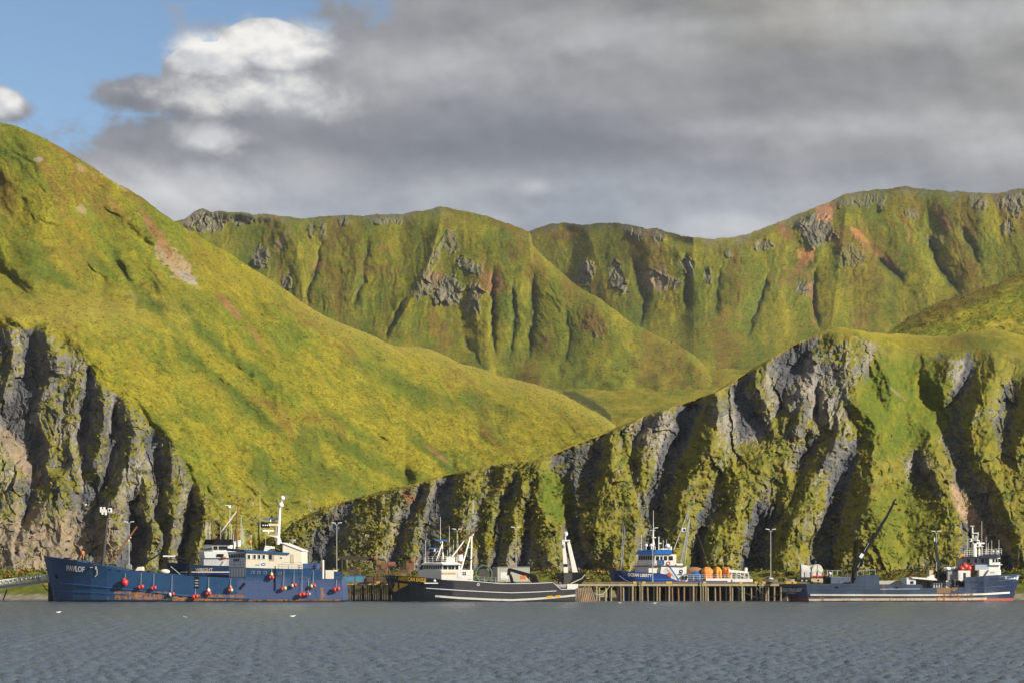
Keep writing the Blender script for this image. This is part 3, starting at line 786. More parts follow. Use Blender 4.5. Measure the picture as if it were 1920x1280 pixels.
C_SOIL = [(930, 530, 30, 22, 30, G_RED, .6), (530, 450, 10, 30, 25, SOIL, .5), (815, 520, 20, 14, 0, G_RED, .4), (905, 520, 14, 40, 0, G_RED, .45), (600, 500, 20, 10, 0, G_RED, .5), (1110, 600, 40, 25, 40, G_BRN, .7), (690, 500, 60, 20, 20, G_BRN, .4), (960, 420, 60, 14, 15, G_BRN, .6)]
def c_slope(U, V, T):
    near = V - c_crest(U)
    m = 0.66 + 0.12 * sstep(520 - V, 0, 100) - 0.43 * sstep(V, 560, 735) 
    return m - 0.32 * np.exp(-near / 12.0) * sstep(U, 840, 1000)
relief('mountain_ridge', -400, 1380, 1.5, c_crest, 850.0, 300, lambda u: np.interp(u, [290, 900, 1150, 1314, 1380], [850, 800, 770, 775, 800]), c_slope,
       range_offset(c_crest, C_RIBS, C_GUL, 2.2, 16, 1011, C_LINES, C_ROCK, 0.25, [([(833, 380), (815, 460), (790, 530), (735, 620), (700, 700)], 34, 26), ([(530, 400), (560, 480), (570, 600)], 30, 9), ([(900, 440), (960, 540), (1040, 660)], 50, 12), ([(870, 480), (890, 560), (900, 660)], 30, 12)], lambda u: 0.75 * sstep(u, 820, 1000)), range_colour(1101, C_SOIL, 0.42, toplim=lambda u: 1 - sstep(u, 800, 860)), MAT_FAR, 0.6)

D_CREST = [(930, 450), (993, 433), (1026, 421), (1051, 418), (1086, 421), (1142, 418), (1182, 421), (1213, 430), (1233, 428), (1253, 436), (1294, 444), (1329, 448), (1364, 446), (1405, 439), (1435, 426), (1455, 418),
           (1486, 406), (1521, 391), (1556, 378), (1587, 363), (1627, 358), (1657, 354), (1698, 350), (1738, 355), (1784, 359), (1829, 360), (1860, 363), (1885, 360), (1910, 353), (1920, 353), (2010, 350), (2400, 330), (2800, 400)]
d_crest = interp(D_CREST)
D_RIBS = crop([
    [(300, 190), (330, 260), (310, 370)], [(390, 290), (440, 340), (460, 420)], [(500, 180), (530, 330), (540, 400)], [(580, 180), (590, 260)], [(640, 260), (700, 340)], [(750, 320), (760, 380)], [(820, 250), (840, 300)],
    [(1120, 100), (1090, 190), (1160, 240), (1130, 340), (1140, 420)], [(1240, 130), (1215, 200), (1270, 250), (1310, 310)], [(1390, 60), (1400, 110)], [(1600, 80), (1640, 160), (1740, 300)], [(1750, 40), (1770, 120)], [(1850, 30), (1880, 120)], [(1090, 380), (1150, 420)],
    [(1480, 200), (1560, 330)], [(960, 170), (990, 240)],
], *K4)
D_GUL = crop([
    [(250, 170), (215, 310), (230, 370)], [(360, 280), (380, 380)], [(450, 180), (480, 300), (500, 380)], [(555, 180), (580, 290)], [(620, 220), (650, 330), (690, 360)], [(740, 310), (740, 370)], [(810, 240), (820, 290)],
    [(1210, 130), (1180, 260), (1145, 340), (1140, 390), (1150, 520)], [(1050, 180), (1070, 240), (1030, 340)], [(1380, 60), (1395, 120)], [(1560, 150), (1590, 290), (1660, 390)], [(1690, 50), (1700, 200), (1800, 370)], [(1820, 50), (1840, 200)], [(1300, 90), (1380, 260), (1480, 350)],
    [(980, 330), (930, 480), (900, 560)],
], *K4)
D_ROCK = [(1098, 510, 18, 30, 10, 1), (1158, 522, 18, 36, -20, 1), (1190, 435, 26, 14, 20, .8), (1232, 440, 16, 22, -20, .7), (1240, 525, 40, 18, 10, .8), (1290, 500, 12, 30, -15, .9), (1328, 517, 7, 16, 0, .9), (1365, 475, 8, 12, 0, .7),
          (1530, 430, 42, 34, 20, 1), (1430, 460, 20, 12, 0, .7), (1455, 418, 16, 7, 0, .8), (1505, 540, 18, 14, 0, .8), (1600, 480, 30, 25, 0, .45), (1620, 375, 60, 16, -5, .6), (1710, 400, 16, 12, 0, .6), (1655, 385, 6, 18, 0, .7), (1835, 375, 20, 22, 0, .8), (1900, 375, 30, 30, 0, .9), (1890, 425, 14, 20, 0, .7), (1750, 450, 20, 14, 0, .3)]
D_LINES = [([(1285, 470), (1290, 520), (1285, 590)], 6, 10), ([(1440, 510), (1420, 580), (1400, 640)], 6, 8), ([(1530, 500), (1525, 560), (1535, 620)], 5, 9), ([(1740, 440), (1760, 500), (1800, 550)], 6, 9), ([(1640, 480), (1700, 530)], 8, 8), ([(1800, 420), (1840, 500)], 7, 8), ([(1190, 480), (1210, 560), (1200, 620)], 8, 8), ([(1350, 500), (1340, 600)], 9, 7)]
ORG = (0.40, 0.19, 0.070)
D_SOIL = [(1545, 400, 28, 24, 0, (0.32, 0.17, 0.085), .9), (1510, 480, 22, 18, 0, ORG, .75), (1615, 445, 34, 10, 40, ORG, .7), (1640, 470, 70, 8, 35, G_RED, .6), (1470, 435, 30, 8, 50, G_RED, .7), (1520, 545, 8, 40, -8, G_RED, .8), (1525, 590, 5, 30, 5, G_RED, .6),
          (1215, 432, 8, 4, 0, ORG, .7), (1225, 520, 30, 30, 0, (0.22, 0.16, 0.10), .5), (1770, 410, 12, 40, -25, G_RED, .5), (1580, 450, 20, 30, 0, G_BRN, .6), (1060, 440, 40, 14, 0, G_BRN, .6), (1500, 500, 14, 30, 20, G_RED, .6)]
def d_slope(U, V, T):
    m = 0.62 + 0.18 * sstep(540 - V, 0, 120) - 0.41 * sstep(V, 530, 690) 
    return m
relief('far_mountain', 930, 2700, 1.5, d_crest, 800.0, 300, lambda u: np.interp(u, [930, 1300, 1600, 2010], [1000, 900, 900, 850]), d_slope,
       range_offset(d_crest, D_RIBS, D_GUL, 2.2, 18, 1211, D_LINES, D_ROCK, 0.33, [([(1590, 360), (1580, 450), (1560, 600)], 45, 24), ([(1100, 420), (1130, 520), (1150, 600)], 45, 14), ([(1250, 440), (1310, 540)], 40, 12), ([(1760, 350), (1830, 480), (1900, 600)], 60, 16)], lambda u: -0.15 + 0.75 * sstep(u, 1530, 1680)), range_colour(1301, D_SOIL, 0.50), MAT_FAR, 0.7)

# ------------------------------------------------------------------ shore and sea
def build_shore():
    xs = np.arange(-420, 420, 0.9); ys = np.concatenate([np.arange(374, 440, 0.6), np.arange(440, 480, 3)])
    X, Yg = np.meshgrid(xs, ys)
    edge = 386 + fbm(X / 30, Yg * 0 + 2, 4, 1401) * 4 + np.interp(X, [-110, -85, -60, 60, 90, 120], [-2, -3, 7, 7, 0, -6])
    d = Yg - edge
    Z = -1.5 + 1.9 * sstep(d, -6, 1) + 1.5 * sstep(d, 1, 7) + 3.4 * sstep(d, 4, 22) + fbm(X / 5, Yg / 5, 4, 1411) * 0.9 * sstep(d, 0, 8) + fbm(X / 1.4, Yg / 1.4, 3, 1421) * 0.55 * sstep(d, 4, 9)
    rocky = 1 - sstep(d + fbm(X / 3, Yg / 3, 3, 1431) * 2, 2.5, 5)
    g = fbm(X / 5, Yg / 5, 5, 1441, .6)
    col = mixc(np.zeros(X.shape + (3,), np.float32) + np.asarray((0.085, 0.10, 0.016), np.float32), G_YEL, sstep(g, -0.1, 0.5) * 0.55)
    col = mixc(col, BUSH, sstep(fbm(X / 2, Yg / 2, 4, 1451), 0.05, 0.4) * 0.6)
    col = mixc(col, (0.30, 0.19, 0.04), sstep(fbm(X / 9, Yg / 5, 4, 1461), 0.1, 0.4) * 0.6)
    rk = fbm(X / 0.9, Yg / 0.9, 3, 1471)
    rcol = mixc(np.zeros(X.shape + (3,), np.float32) + np.asarray((0.16, 0.14, 0.11), np.float32), (0.30, 0.27, 0.22), sstep(rk, -0.1, 0.3))
    rcol = mixc(rcol, (0.05, 0.05, 0.035), 1 - sstep(d, -2.5, 0.6))
    col = col + (rcol - col) * rocky[..., None]
    o = grid_mesh('shore', X, Yg, Z, terrain_material('shore_grass', 1.6, 0.25, 2.5), {'ground_colour': col, 'rockiness': rocky}, flat_mask=rocky > 0.5)
    o['kind'] = 'structure'
build_shore()

def build_sea():
    ys = [55.0]
    while ys[-1] < 470:
        ys.append(ys[-1] * 1.0016 + 0.02)
    ys = np.array(ys); us = np.concatenate([np.linspace(-0.75, -0.272, 160), np.linspace(-0.27, 0.27, 1080), np.linspace(0.272, 0.75, 160)])
    Y = np.repeat(ys[:, None], len(us), 1); X = us[None, :] * Y
    rs = np.random.RandomState(5)
    Z = np.zeros_like(X); DX = np.zeros_like(X); DY = np.zeros_like(X)
    for i in range(96):
        lam = 0.30 * (4.5 / 0.30) ** (rs.rand() ** 1.2)
        th = math.radians(-60 + rs.randn() * 50)
        k = 2 * math.pi / lam
        amp = 0.0105 * lam ** 0.7 * (0.6 + 0.8 * rs.rand()) * (1.15 if lam < 1.3 else 0.26)
        kx, ky = k * math.cos(th), k * math.sin(th)
        # waves too small for the local mesh fade out
        fade = np.clip((lam / (Y * 0.0016 + 0.02) - 2.2) / 2.0, 0, 1)
        ph = kx * X + ky * Y + rs.rand() * 6.283
        s, c = np.sin(ph), np.cos(ph)
        Z += amp * s * fade; DX -= 0.7 * amp * c * kx / k * fade; DY -= 0.7 * amp * c * ky / k * fade
    gust = 0.95 + 0.45 * fbm(X / 30, Y / 22, 4, 77)
    Z *= gust * 1.2
    m = bpy.data.materials.new('sea_water'); m.use_nodes = True
    N = Nodes(m.node_tree)
    b = N.n('ShaderNodeBsdfPrincipled')
    b.inputs['Base Color'].default_value = (0.068, 0.090, 0.122, 1)
    b.inputs['Roughness'].default_value = 0.24
    b.inputs['IOR'].default_value = 1.333
    tc = N.n('ShaderNodeTexCoord'); P = tc.outputs['Object']
    h = N.noise(N.mapping(P, (0, 0, 0), (1.6, 0.8, 1)), 3.4, 4, 0.65, 0.4)
    bu = N.n('ShaderNodeBump'); bu.inputs['Strength'].default_value = 0.7; bu.inputs['Distance'].default_value = 0.14
    N.link(h, bu.inputs['Height']); N.link(bu.outputs[0], b.inputs['Normal'])
    o = N.n('ShaderNodeOutputMaterial'); N.link(b.outputs[0], o.inputs['Surface'])
    ob = grid_mesh('sea', X + DX * gust, Y + DY * gust, Z, m)
    ob['kind'] = 'structure'
    # deep bed far under the waves, out past the hills, so the ground never ends
    bed = grid_mesh('seabed', np.array([[-2200., 2200.], [-2200., 2200.]]), np.array([[-150., -150.], [3000., 3000.]]), np.full((2, 2), -6.0), terrain_material('seabed_mud', 0.5, 0.1, 0.5), {'ground_colour': np.full((2, 2, 3), 0.08)})
    bed['kind'] = 'structure'
build_sea()

# ------------------------------------------------------------------ scrub: leafy tufts on the cliffs and along the shore
def leaf_stuff(name, pts, size, col, mat, leaves, seed, flat=1.0, label=None):
    rs = np.random.RandomState(seed); n = len(pts)
    P = np.repeat(pts, leaves, 0); S = np.repeat(size, leaves); C = np.repeat(col, leaves, 0)
    k = len(P)
    d = rs.normal(size=(k, 3)); d /= np.linalg.norm(d, axis=1, keepdims=True); d[:, 2] = np.abs(d[:, 2]) * flat
    c = P + d * S[:, None] * (0.35 + 0.65 * rs.rand(k, 1)) * np.array([1, 1, .8])
    a = rs.normal(size=(k, 3)); a /= np.linalg.norm(a, axis=1, keepdims=True)
    b = np.cross(a, rs.normal(size=(k, 3))); b /= np.linalg.norm(b, axis=1, keepdims=True) + 1e-9
    h = S[:, None] * (0.22 + 0.22 * rs.rand(k, 1))
    V = np.stack([c - a * h, c + b * h * .55, c + a * h, c - b * h * .55], 1).reshape(-1, 3)
    me = bpy.data.meshes.new(name)
    me.vertices.add(len(V)); me.vertices.foreach_set('co', V.astype(np.float32).ravel())
    me.loops.add(4 * k); me.loops.foreach_set('vertex_index', np.arange(4 * k, dtype=np.int32))
    me.polygons.add(k); me.polygons.foreach_set('loop_start', np.arange(0, 4 * k, 4, dtype=np.int32)); me.update(calc_edges=True)
    C = C * (0.7 + 0.6 * rs.rand(k, 1))
    at_ = me.attributes.new('ground_colour', 'FLOAT_COLOR', 'POINT')
    buf = np.ones((4 * k, 4), np.float32); buf[:, :3] = np.repeat(C, 4, 0); at_.data.foreach_set('color', buf.ravel())
    me.materials.append(mat); o = bpy.data.objects.new(name, me); COL.objects.link(o); o['kind'] = 'stuff'
    if label: o['label'] = label
    o['category'] = 'shrubs'
    return o
def plant():
    rs = np.random.RandomState(3)
    m = terrain_material('leaf_green', 1.2, 0.02, 2.0)
    for name, n_, oname, lab in (('bluff', 3200, 'bluff_scrub', 'dark green scrub growing in clumps over the right hand bluff'), ('hillside', 2200, 'cliff_scrub', 'olive scrub growing in clumps over the left sea cliff')):
        P, n, rgb, rock, U, V, aux = SURF[name]
        clump = fbm(U / 22, V / 18, 4, 1501, .6)
        w = np.clip(0.55 - rock, 0, 1) * sstep(clump, -0.1, 0.35) * np.clip(aux[0], 0, 1)
        if name == 'bluff': w = w * (1 - 0.9 * aux[4]) * sstep(V, 780, 980)
        else: w = w + 0.5 * sstep(V - (925 + 0.10 * (U - 400)), -20, 50) * sstep(U, 330, 430) * sstep(clump, 0, .3)
        w = w.ravel() / w.sum(); idx = rs.choice(w.size, n_, p=w)
        pts = P.reshape(-1, 3)[idx] + rs.normal(size=(n_, 3)) * .15; nn = n.reshape(-1, 3)[idx]; nn = nn * np.sign(-nn[:, 1:2] + 1e-6)
        base = rgb.reshape(-1, 3)[idx]; bush = np.array([(0.085, 0.105, 0.020), (0.16, 0.145, 0.028), (0.17, 0.13, 0.03), (0.10, 0.12, 0.022)])[rs.randint(0, 4, n_)]
        leaf_stuff(oname, pts + nn * 0.1, 0.45 + 0.75 * rs.rand(n_) ** 2, base * 0.5 + bush * 0.5, m, 9, 7, label=lab)
    for name, n_, oname, lab, s0, s1, ml in (('hillside', 42000, 'hillside_tussocks', 'rough grass tussocks dotted over the big left hillside', .22, .6, 0), ('mountain_ridge', 16000, 'ridge_tussocks', 'rough grass tussocks over the middle ridge', .4, .95, 1),
                                    ('far_mountain', 18000, 'mountain_tussocks', 'rough grass tussocks over the far mountain', .45, 1.1, 1), ('green_hill', 5000, 'green_hill_tussocks', 'rough grass tussocks over the green hill behind the bluff', .3, 1.0, 1)):
        P, n, rgb, rock, U, V, aux = SURF[name]
        clump = fbm(U / 34, V / 22, 5, 1601, .65)
        w = (0.25 + sstep(clump, -0.15, 0.3)) * np.clip(0.4 - rock, 0, 1) * ((U > -60) & (U < 1985))
        if name == 'hillside': w = w * (1 - np.clip(aux[0] * 2, 0, 1))
        w = w.ravel() / w.sum(); idx = rs.choice(w.size, n_, p=w)
        pts = P.reshape(-1, 3)[idx] + rs.normal(size=(n_, 3)) * .15
        base = rgb.reshape(-1, 3)[idx]; pick = np.array([(0.060, 0.085, 0.014), (0.20, 0.165, 0.035), (0.085, 0.105, 0.014), (0.15, 0.115, 0.026)])[rs.randint(0, 4, n_)]
        leaf_stuff(oname, pts, s0 + (s1 - s0) * rs.rand(n_) ** 2.2, base * 0.55 + pick * 0.45, m, 5, 11 + ml, label=lab)
    pts = []; col = []; size = []
    for i in range(2600):
        x = rs.uniform(-118, 118); y = 396 + 22 * rs.rand() ** .8
        pts.append((x, y)); size.append(0.35 + 0.9 * rs.rand() ** 2)
        col.append(((0.085, 0.105, 0.018), (0.14, 0.13, 0.022), (0.19, 0.125, 0.03), (0.06, 0.08, 0.018))[rs.randint(0, 4)])
    dgp = bpy.context.evaluated_depsgraph_get(); sh = bpy.data.objects['shore']; Q = []
    bpy.context.view_layer.update()
    for (x, y) in pts:
        ok, loc, _, _ = sh.ray_cast((x, y, 50), (0, 0, -1)); Q.append((x, y, loc.z if ok else 4))
    leaf_stuff('shore_scrub', np.array(Q), np.array(size), np.array(col), m, 26, 9, label='low mixed scrub along the grassy bank behind the pier')
plant()
# ------------------------------------------------------------------ mesh helpers for built things
class MB:
    """collects shapes, then links them as one mesh object"""
    def __init__(self):
        self.v = []; self.f = []
    def add(self, vs, fs):
        b = len(self.v)
        self.v += [tuple(p) for p in vs]
        self.f += [tuple(b + i for i in q) for q in fs]
        return self
    def box(self, x0, x1, y0, y1, z0, z1):
        vs = [(x, y, z) for z in (z0, z1) for x, y in ((x0, y0), (x1, y0), (x1, y1), (x0, y1))]
        return self.add(vs, [(3, 2, 1, 0), (4, 5, 6, 7), (0, 1, 5, 4), (1, 2, 6, 5), (2, 3, 7, 6), (3, 0, 4, 7)])
    def obox(self, c, half, yaw=0.0, pitch=0.0, roll=0.0):
        M = Matrix.Rotation(yaw, 3, 'Z') @ Matrix.Rotation(pitch, 3, 'Y') @ Matrix.Rotation(roll, 3, 'X')
        vs = []
        for sz_ in (-1, 1):
            for a, b in ((-1, -1), (1, -1), (1, 1), (-1, 1)):
                p = M @ Vector((a * half[0], b * half[1], sz_ * half[2]))
                vs.append((c[0] + p.x, c[1] + p.y, c[2] + p.z))
        return self.add(vs, [(3, 2, 1, 0), (4, 5, 6, 7), (0, 1, 5, 4), (1, 2, 6, 5), (2, 3, 7, 6), (3, 0, 4, 7)])
    def prism(self, pts, y0, y1):
        """side elevation polygon (x, z) given thickness from y0 to y1"""
        n = len(pts)
        area = sum(pts[i][0] * pts[(i + 1) % n][1] - pts[(i + 1) % n][0] * pts[i][1] for i in range(n))
        if area < 0: pts = pts[::-1]
        vs = [(x, y0, z) for x, z in pts] + [(x, y1, z) for x, z in pts]
        fs = [tuple(range(n)), tuple(range(2 * n - 1, n - 1, -1))]
        fs += [(i, i + n, (i + 1) % n + n, (i + 1) % n) for i in range(n)]
        return self.add(vs, fs)
    def plan(self, pts, z0, z1, top=None):
        """floor plan polygon (x, y) raised from z0 to z1; top: another polygon for a tapered block"""
        n = len(pts); top = top or pts
        area = sum(pts[i][0] * pts[(i + 1) % n][1] - pts[(i + 1) % n][0] * pts[i][1] for i in range(n))
        if area < 0: pts = pts[::-1]; top = top[::-1]
        z0s = z0 if isinstance(z0, (list, tuple)) else [z0] * n
        z1s = z1 if isinstance(z1, (list, tuple)) else [z1] * n
        if area < 0: z0s = z0s[::-1]; z1s = z1s[::-1]
        vs = [(p[0], p[1], z0s[i]) for i, p in enumerate(pts)] + [(p[0], p[1], z1s[i]) for i, p in enumerate(top)]
        fs = [tuple(range(n - 1, -1, -1)), tuple(range(n, 2 * n))]
        fs += [(i, (i + 1) % n, (i + 1) % n + n, i + n) for i in range(n)]
        return self.add(vs, fs)
    def tube(self, p0, p1, r0, r1=None, n=7, caps=True):
        r1 = r0 if r1 is None else r1
        a, b = Vector(p0), Vector(p1); d = (b - a)
        if d.length < 1e-6: return self
        d.normalize()
        s = d.orthogonal().normalized(); t = d.cross(s)
        vs = []
        for c, r in ((a, r0), (b, r1)):
            for i in range(n):
                w = 2 * math.pi * i / n
                vs.append(c + (s * math.cos(w) + t * math.sin(w)) * r)
        fs = [(i, (i + 1) % n, (i + 1) % n + n, i + n) for i in range(n)]
        if caps: fs += [tuple(range(n - 1, -1, -1)), tuple(range(n, 2 * n))]
        return self.add(vs, fs)
    def chain(self, pts, r, n=6):
        for a, b in zip(pts[:-1], pts[1:]): self.tube(a, b, r, n=n)
        return self
    def ball(self, c, r, sc=(1, 1, 1), n=10, m=7):
        vs = [(c[0], c[1], c[2] - r * sc[2])]
        for j in range(1, m):
            ph = math.pi * j / m - math.pi / 2
            for i in range(n):
                w = 2 * math.pi * i / n
                vs.append((c[0] + r * sc[0] * math.cos(ph) * math.cos(w), c[1] + r * sc[1] * math.cos(ph) * math.sin(w), c[2] + r * sc[2] * math.sin(ph)))
        vs.append((c[0], c[1], c[2] + r * sc[2]))
        fs = [(0, 1 + (i + 1) % n, 1 + i) for i in range(n)]
        for j in range(m - 2):
            b0 = 1 + j * n; b1 = b0 + n
            fs += [(b0 + i, b0 + (i + 1) % n, b1 + (i + 1) % n, b1 + i) for i in range(n)]
        b0 = 1 + (m - 2) * n; top = len(vs) - 1
        fs += [(b0 + i, b0 + (i + 1) % n, top) for i in range(n)]
        return self.add(vs, fs)
    def torus(self, c, R, r, axis='Y', n=20, k=7):
        vs = []; fs = []
        for i in range(n):
            a = 2 * math.pi * i / n
            for j in range(k):
                b = 2 * math.pi * j / k
                q = R + r * math.cos(b); w = r * math.sin(b)
                p = (q * math.cos(a), w, q * math.sin(a)) if axis == 'Y' else ((w, q * math.cos(a), q * math.sin(a)) if axis == 'X' else (q * math.cos(a), q * math.sin(a), w))
                vs.append((c[0] + p[0], c[1] + p[1], c[2] + p[2]))
        for i in range(n):
            for j in range(k):
                fs.append((i * k + j, ((i + 1) % n) * k + j, ((i + 1) % n) * k + (j + 1) % k, i * k + (j + 1) % k))
        return self.add(vs, fs)
    def lathe(self, c, prof, n=12):
        """profile of (radius, z) about the vertical through c"""
        vs = []; fs = []
        for r, z in prof:
            for i in range(n):
                a = 2 * math.pi * i / n
                vs.append((c[0] + r * math.cos(a), c[1] + r * math.sin(a), c[2] + z))
        for j in range(len(prof) - 1):
            for i in range(n):
                fs.append((j * n + i, j * n + (i + 1) % n, (j + 1) * n + (i + 1) % n, (j + 1) * n + i))
        fs.append(tuple(range(n - 1, -1, -1))); fs.append(tuple(range((len(prof) - 1) * n, len(prof) * n)))
        return self.add(vs, fs)
    def loft(self, rows, close=False):
        """rows of points, joined into a sheet"""
        b = len(self.v); c = len(rows[0])
        vs = [p for r in rows for p in r]
        fs = []
        for j in range(len(rows) - 1):
            for i in range(c - (0 if close else 1)):
                k = (i + 1) % c
                fs.append((j * c + i, j * c + k, (j + 1) * c + k, (j + 1) * c + i))
        return self.add(vs, fs)
    def build(self, name, mat, parent=None, smooth=False, bevel=0.0, fix=True):
        me = bpy.data.meshes.new(name)
        me.from_pydata(self.v, [], self.f)
        bm = bmesh.new(); bm.from_mesh(me)
        if fix: bmesh.ops.recalc_face_normals(bm, faces=bm.faces)
        bm.to_mesh(me); bm.free()
        if smooth: me.polygons.foreach_set('use_smooth', [True] * len(me.polygons))
        me.materials.append(mat)
        o = bpy.data.objects.new(name, me); COL.objects.link(o)
        if parent is not None: o.parent = parent
        if bevel:
            md = o.modifiers.new('bevel', 'BEVEL'); md.width = bevel; md.segments = 2; md.limit_method = 'ANGLE'
        return o


def tag(o, label, cat, group=None, kind=None):
    o['label'] = label; o['category'] = cat
    if group: o['group'] = group
    if kind: o['kind'] = kind
    return o

def empty(name, loc, label, cat, group=None, rz=0.0):
    o = bpy.data.objects.new(name, None); COL.objects.link(o)
    o.location = loc; o.rotation_euler = (0, 0, rz); o.empty_display_size = 0.5
    return tag(o, label, cat, group)

def copy_tree(o, parent=None):
    c = o.copy(); COL.objects.link(c)
    if parent is not None: c.parent = parent
    for ch in [x for x in bpy.data.objects if x.parent is o]:
        copy_tree(ch, c)
    return c

# ------------------------------------------------------------------ paints
_mats = {}
def paint(name, c, rust=0.15, rough=0.5, metal=0.0, spec=0.5, streak=True, var=0.22, rustcol=(0.21, 0.085, 0.028)):
    if name in _mats: return _mats[name]
    m = bpy.data.materials.new(name); m.use_nodes = True
    N = Nodes(m.node_tree)
    tc = N.n('ShaderNodeTexCoord'); P = tc.outputs['Object']
    n1 = N.noise(P, 0.7, 6, 0.65); n2 = N.noise(N.mapping(P, (3, 1, 2), (2.2, 2.2, 0.35)), 1.6, 5, 0.65); n3 = N.noise(P, 5.0, 3, 0.6)
    col = N.mix(N.m('MULTIPLY', N.sstep(n1, 0.35, 0.7), var), c, tuple(min(1, x * 1.45 + 0.004) for x in c))
    col = N.mix(N.m('MULTIPLY', N.sstep(n2, 0.48, 0.75), var * 1.6), col, tuple(x * 0.45 for x in c))
    if rust > 0:
        r = N.sstep(N.m('ADD', N.m('MULTIPLY', n2, 0.7), N.m('MULTIPLY', n3, 0.3)), 0.66 - rust * 0.25, 0.76 - rust * 0.2)
        col = N.mix(r, col, rustcol)
    b = N.n('ShaderNodeBsdfPrincipled'); N.link(col, b.inputs['Base Color'])
    b.inputs['Roughness'].default_value = rough; b.inputs['Metallic'].default_value = metal; b.inputs['Specular IOR Level'].default_value = spec
    bu = N.n('ShaderNodeBump'); bu.inputs['Strength'].default_value = 0.15; bu.inputs['Distance'].default_value = 0.05
    N.link(n1, bu.inputs['Height']); N.link(bu.outputs[0], b.inputs['Normal'])
    o = N.n('ShaderNodeOutputMaterial'); N.link(b.outputs[0], o.inputs['Surface'])
    _mats[name] = m
    return m

def hull_paint(name, base, second=None, second_x=None, boot=None, boot_z=0.5, zones=(), rust=0.2, scuff=0.25, patch=0.3):
    """ship side paint: plate tone changes, repainted stretch, waterline paint, rust zones (x0, x1, z0, z1, amount) in ship metres"""
    m = bpy.data.materials.new(name); m.use_nodes = True
    N = Nodes(m.node_tree)
    tc = N.n('ShaderNodeTexCoord'); P = tc.outputs['Object']
    sep = N.n('ShaderNodeSeparateXYZ'); N.link(P, sep.inputs[0]); x, y, z = sep.outputs
    big = N.noise(P, 0.22, 4, 0.6); mid = N.noise(P, 1.1, 6, 0.7); fine = N.noise(P, 4.5, 4, 0.7)
    strk = N.noise(N.mapping(P, (0, 0, 0), (1.0, 1.0, 0.11)), 2.3, 5, 0.65)
    hor = N.noise(N.mapping(P, (7, 0, 0), (0.12, 1.0, 1.2)), 2.0, 4, 0.6)
    col = N.mix(N.m('MULTIPLY', N.sstep(big, 0.38, 0.62), patch), base, tuple(q * 1.5 + 0.012 for q in base))
    if second is not None:
        k = N.sstep(N.m('ADD', x, N.m('MULTIPLY', N.m('SUBTRACT', mid, 0.5), 2.0)), second_x - 0.5, second_x + 0.5)
        kk = N.m('MULTIPLY', k, N.sstep(N.m('ADD', N.m('MULTIPLY', z, -0.4), N.m('MULTIPLY', hor, 1.4)), -1.2, -0.7))
        col = N.mix(kk, col, second)
    # plate seams
    for sock, sp in ((x, 2.6), (z, 1.35)):
        fr = N.m('ABSOLUTE', N.m('SUBTRACT', N.m('FRACT', N.m('DIVIDE', sock, sp)), 0.5))
        seam = N.m('SUBTRACT', 1.0, N.sstep(fr, 0.0, 0.05 / sp))
        col = N.mix(N.m('MULTIPLY', seam, 0.35), col, tuple(q * 0.5 for q in base))
    col = N.mix(N.m('MULTIPLY', N.sstep(mid, 0.58, 0.78), scuff), col, tuple(q * 0.5 + 0.16 for q in base))
    col = N.mix(N.m('MULTIPLY', N.sstep(strk, 0.56, 0.72), 0.45), col, tuple(q * 0.45 for q in base))
    col = N.mix(N.m('MULTIPLY', N.sstep(N.m('MULTIPLY', fine, mid), 0.40, 0.46), 0.7), col, tuple(q * 0.3 + 0.3 for q in base))
    if boot is not None:
        bz = N.m('SUBTRACT', 1.0, N.sstep(N.m('ADD', z, N.m('MULTIPLY', N.m('SUBTRACT', mid, 0.5), 0.35)), boot_z - 0.05, boot_z + 0.05))
        col = N.mix(bz, col, boot)
    tot = None
    for (x0, x1, z0, z1, a) in zones:
        k = N.m('MULTIPLY', N.sstep(x, x0 - 0.6, x0 + 0.6), N.m('SUBTRACT', 1.0, N.sstep(x, x1 - 0.6, x1 + 0.6)))
        k = N.m('MULTIPLY', k, N.m('MULTIPLY', N.sstep(z, z0 - 0.12, z0 + 0.12), N.m('SUBTRACT', 1.0, N.sstep(z, z1 - 0.15, z1 + 0.15))))
        k = N.m('MULTIPLY', k, a)
        tot = k if tot is None else N.m('MAXIMUM', tot, k)
    amt = N.m('ADD', N.m('MULTIPLY', strk, 0.75), N.m('MULTIPLY', fine, 0.35))
    if tot is not None: amt = N.m('ADD', amt, N.m('MULTIPLY', tot, 0.335))
    r = N.sstep(amt, 0.80 - rust * 0.15, 0.93 - rust * 0.15)
    rc = N.mix(N.sstep(N.m('ADD', N.m('MULTIPLY', fine, .6), N.m('MULTIPLY', mid, .4)), 0.38, 0.62), (0.085, 0.036, 0.018), (0.40, 0.18, 0.05))
    col = N.mix(N.m('MULTIPLY', r, 0.92), col, rc)
    wl = N.m('SUBTRACT', 1.0, N.sstep(N.m('ADD', z, N.m('MULTIPLY', N.m('SUBTRACT', mid, 0.5), 0.4)), 0.05, 0.28))
    col = N.mix(N.m('MULTIPLY', wl, 0.85), col, (0.022, 0.020, 0.014))
    b = N.n('ShaderNodeBsdfPrincipled'); N.link(col, b.inputs['Base Color'])
    N.link(N.m('ADD', 0.38, N.m('MULTIPLY', r, 0.45)), b.inputs['Roughness'])
    bu = N.n('ShaderNodeBump'); bu.inputs['Strength'].default_value = 0.35; bu.inputs['Distance'].default_value = 0.12
    N.link(N.m('ADD', N.noise(P, 0.55, 3, 0.5), N.m('MULTIPLY', fine, 0.1)), bu.inputs['Height']); N.link(bu.outputs[0], b.inputs['Normal'])
    o = N.n('ShaderNodeOutputMaterial'); N.link(b.outputs[0], o.inputs['Surface'])
    return m

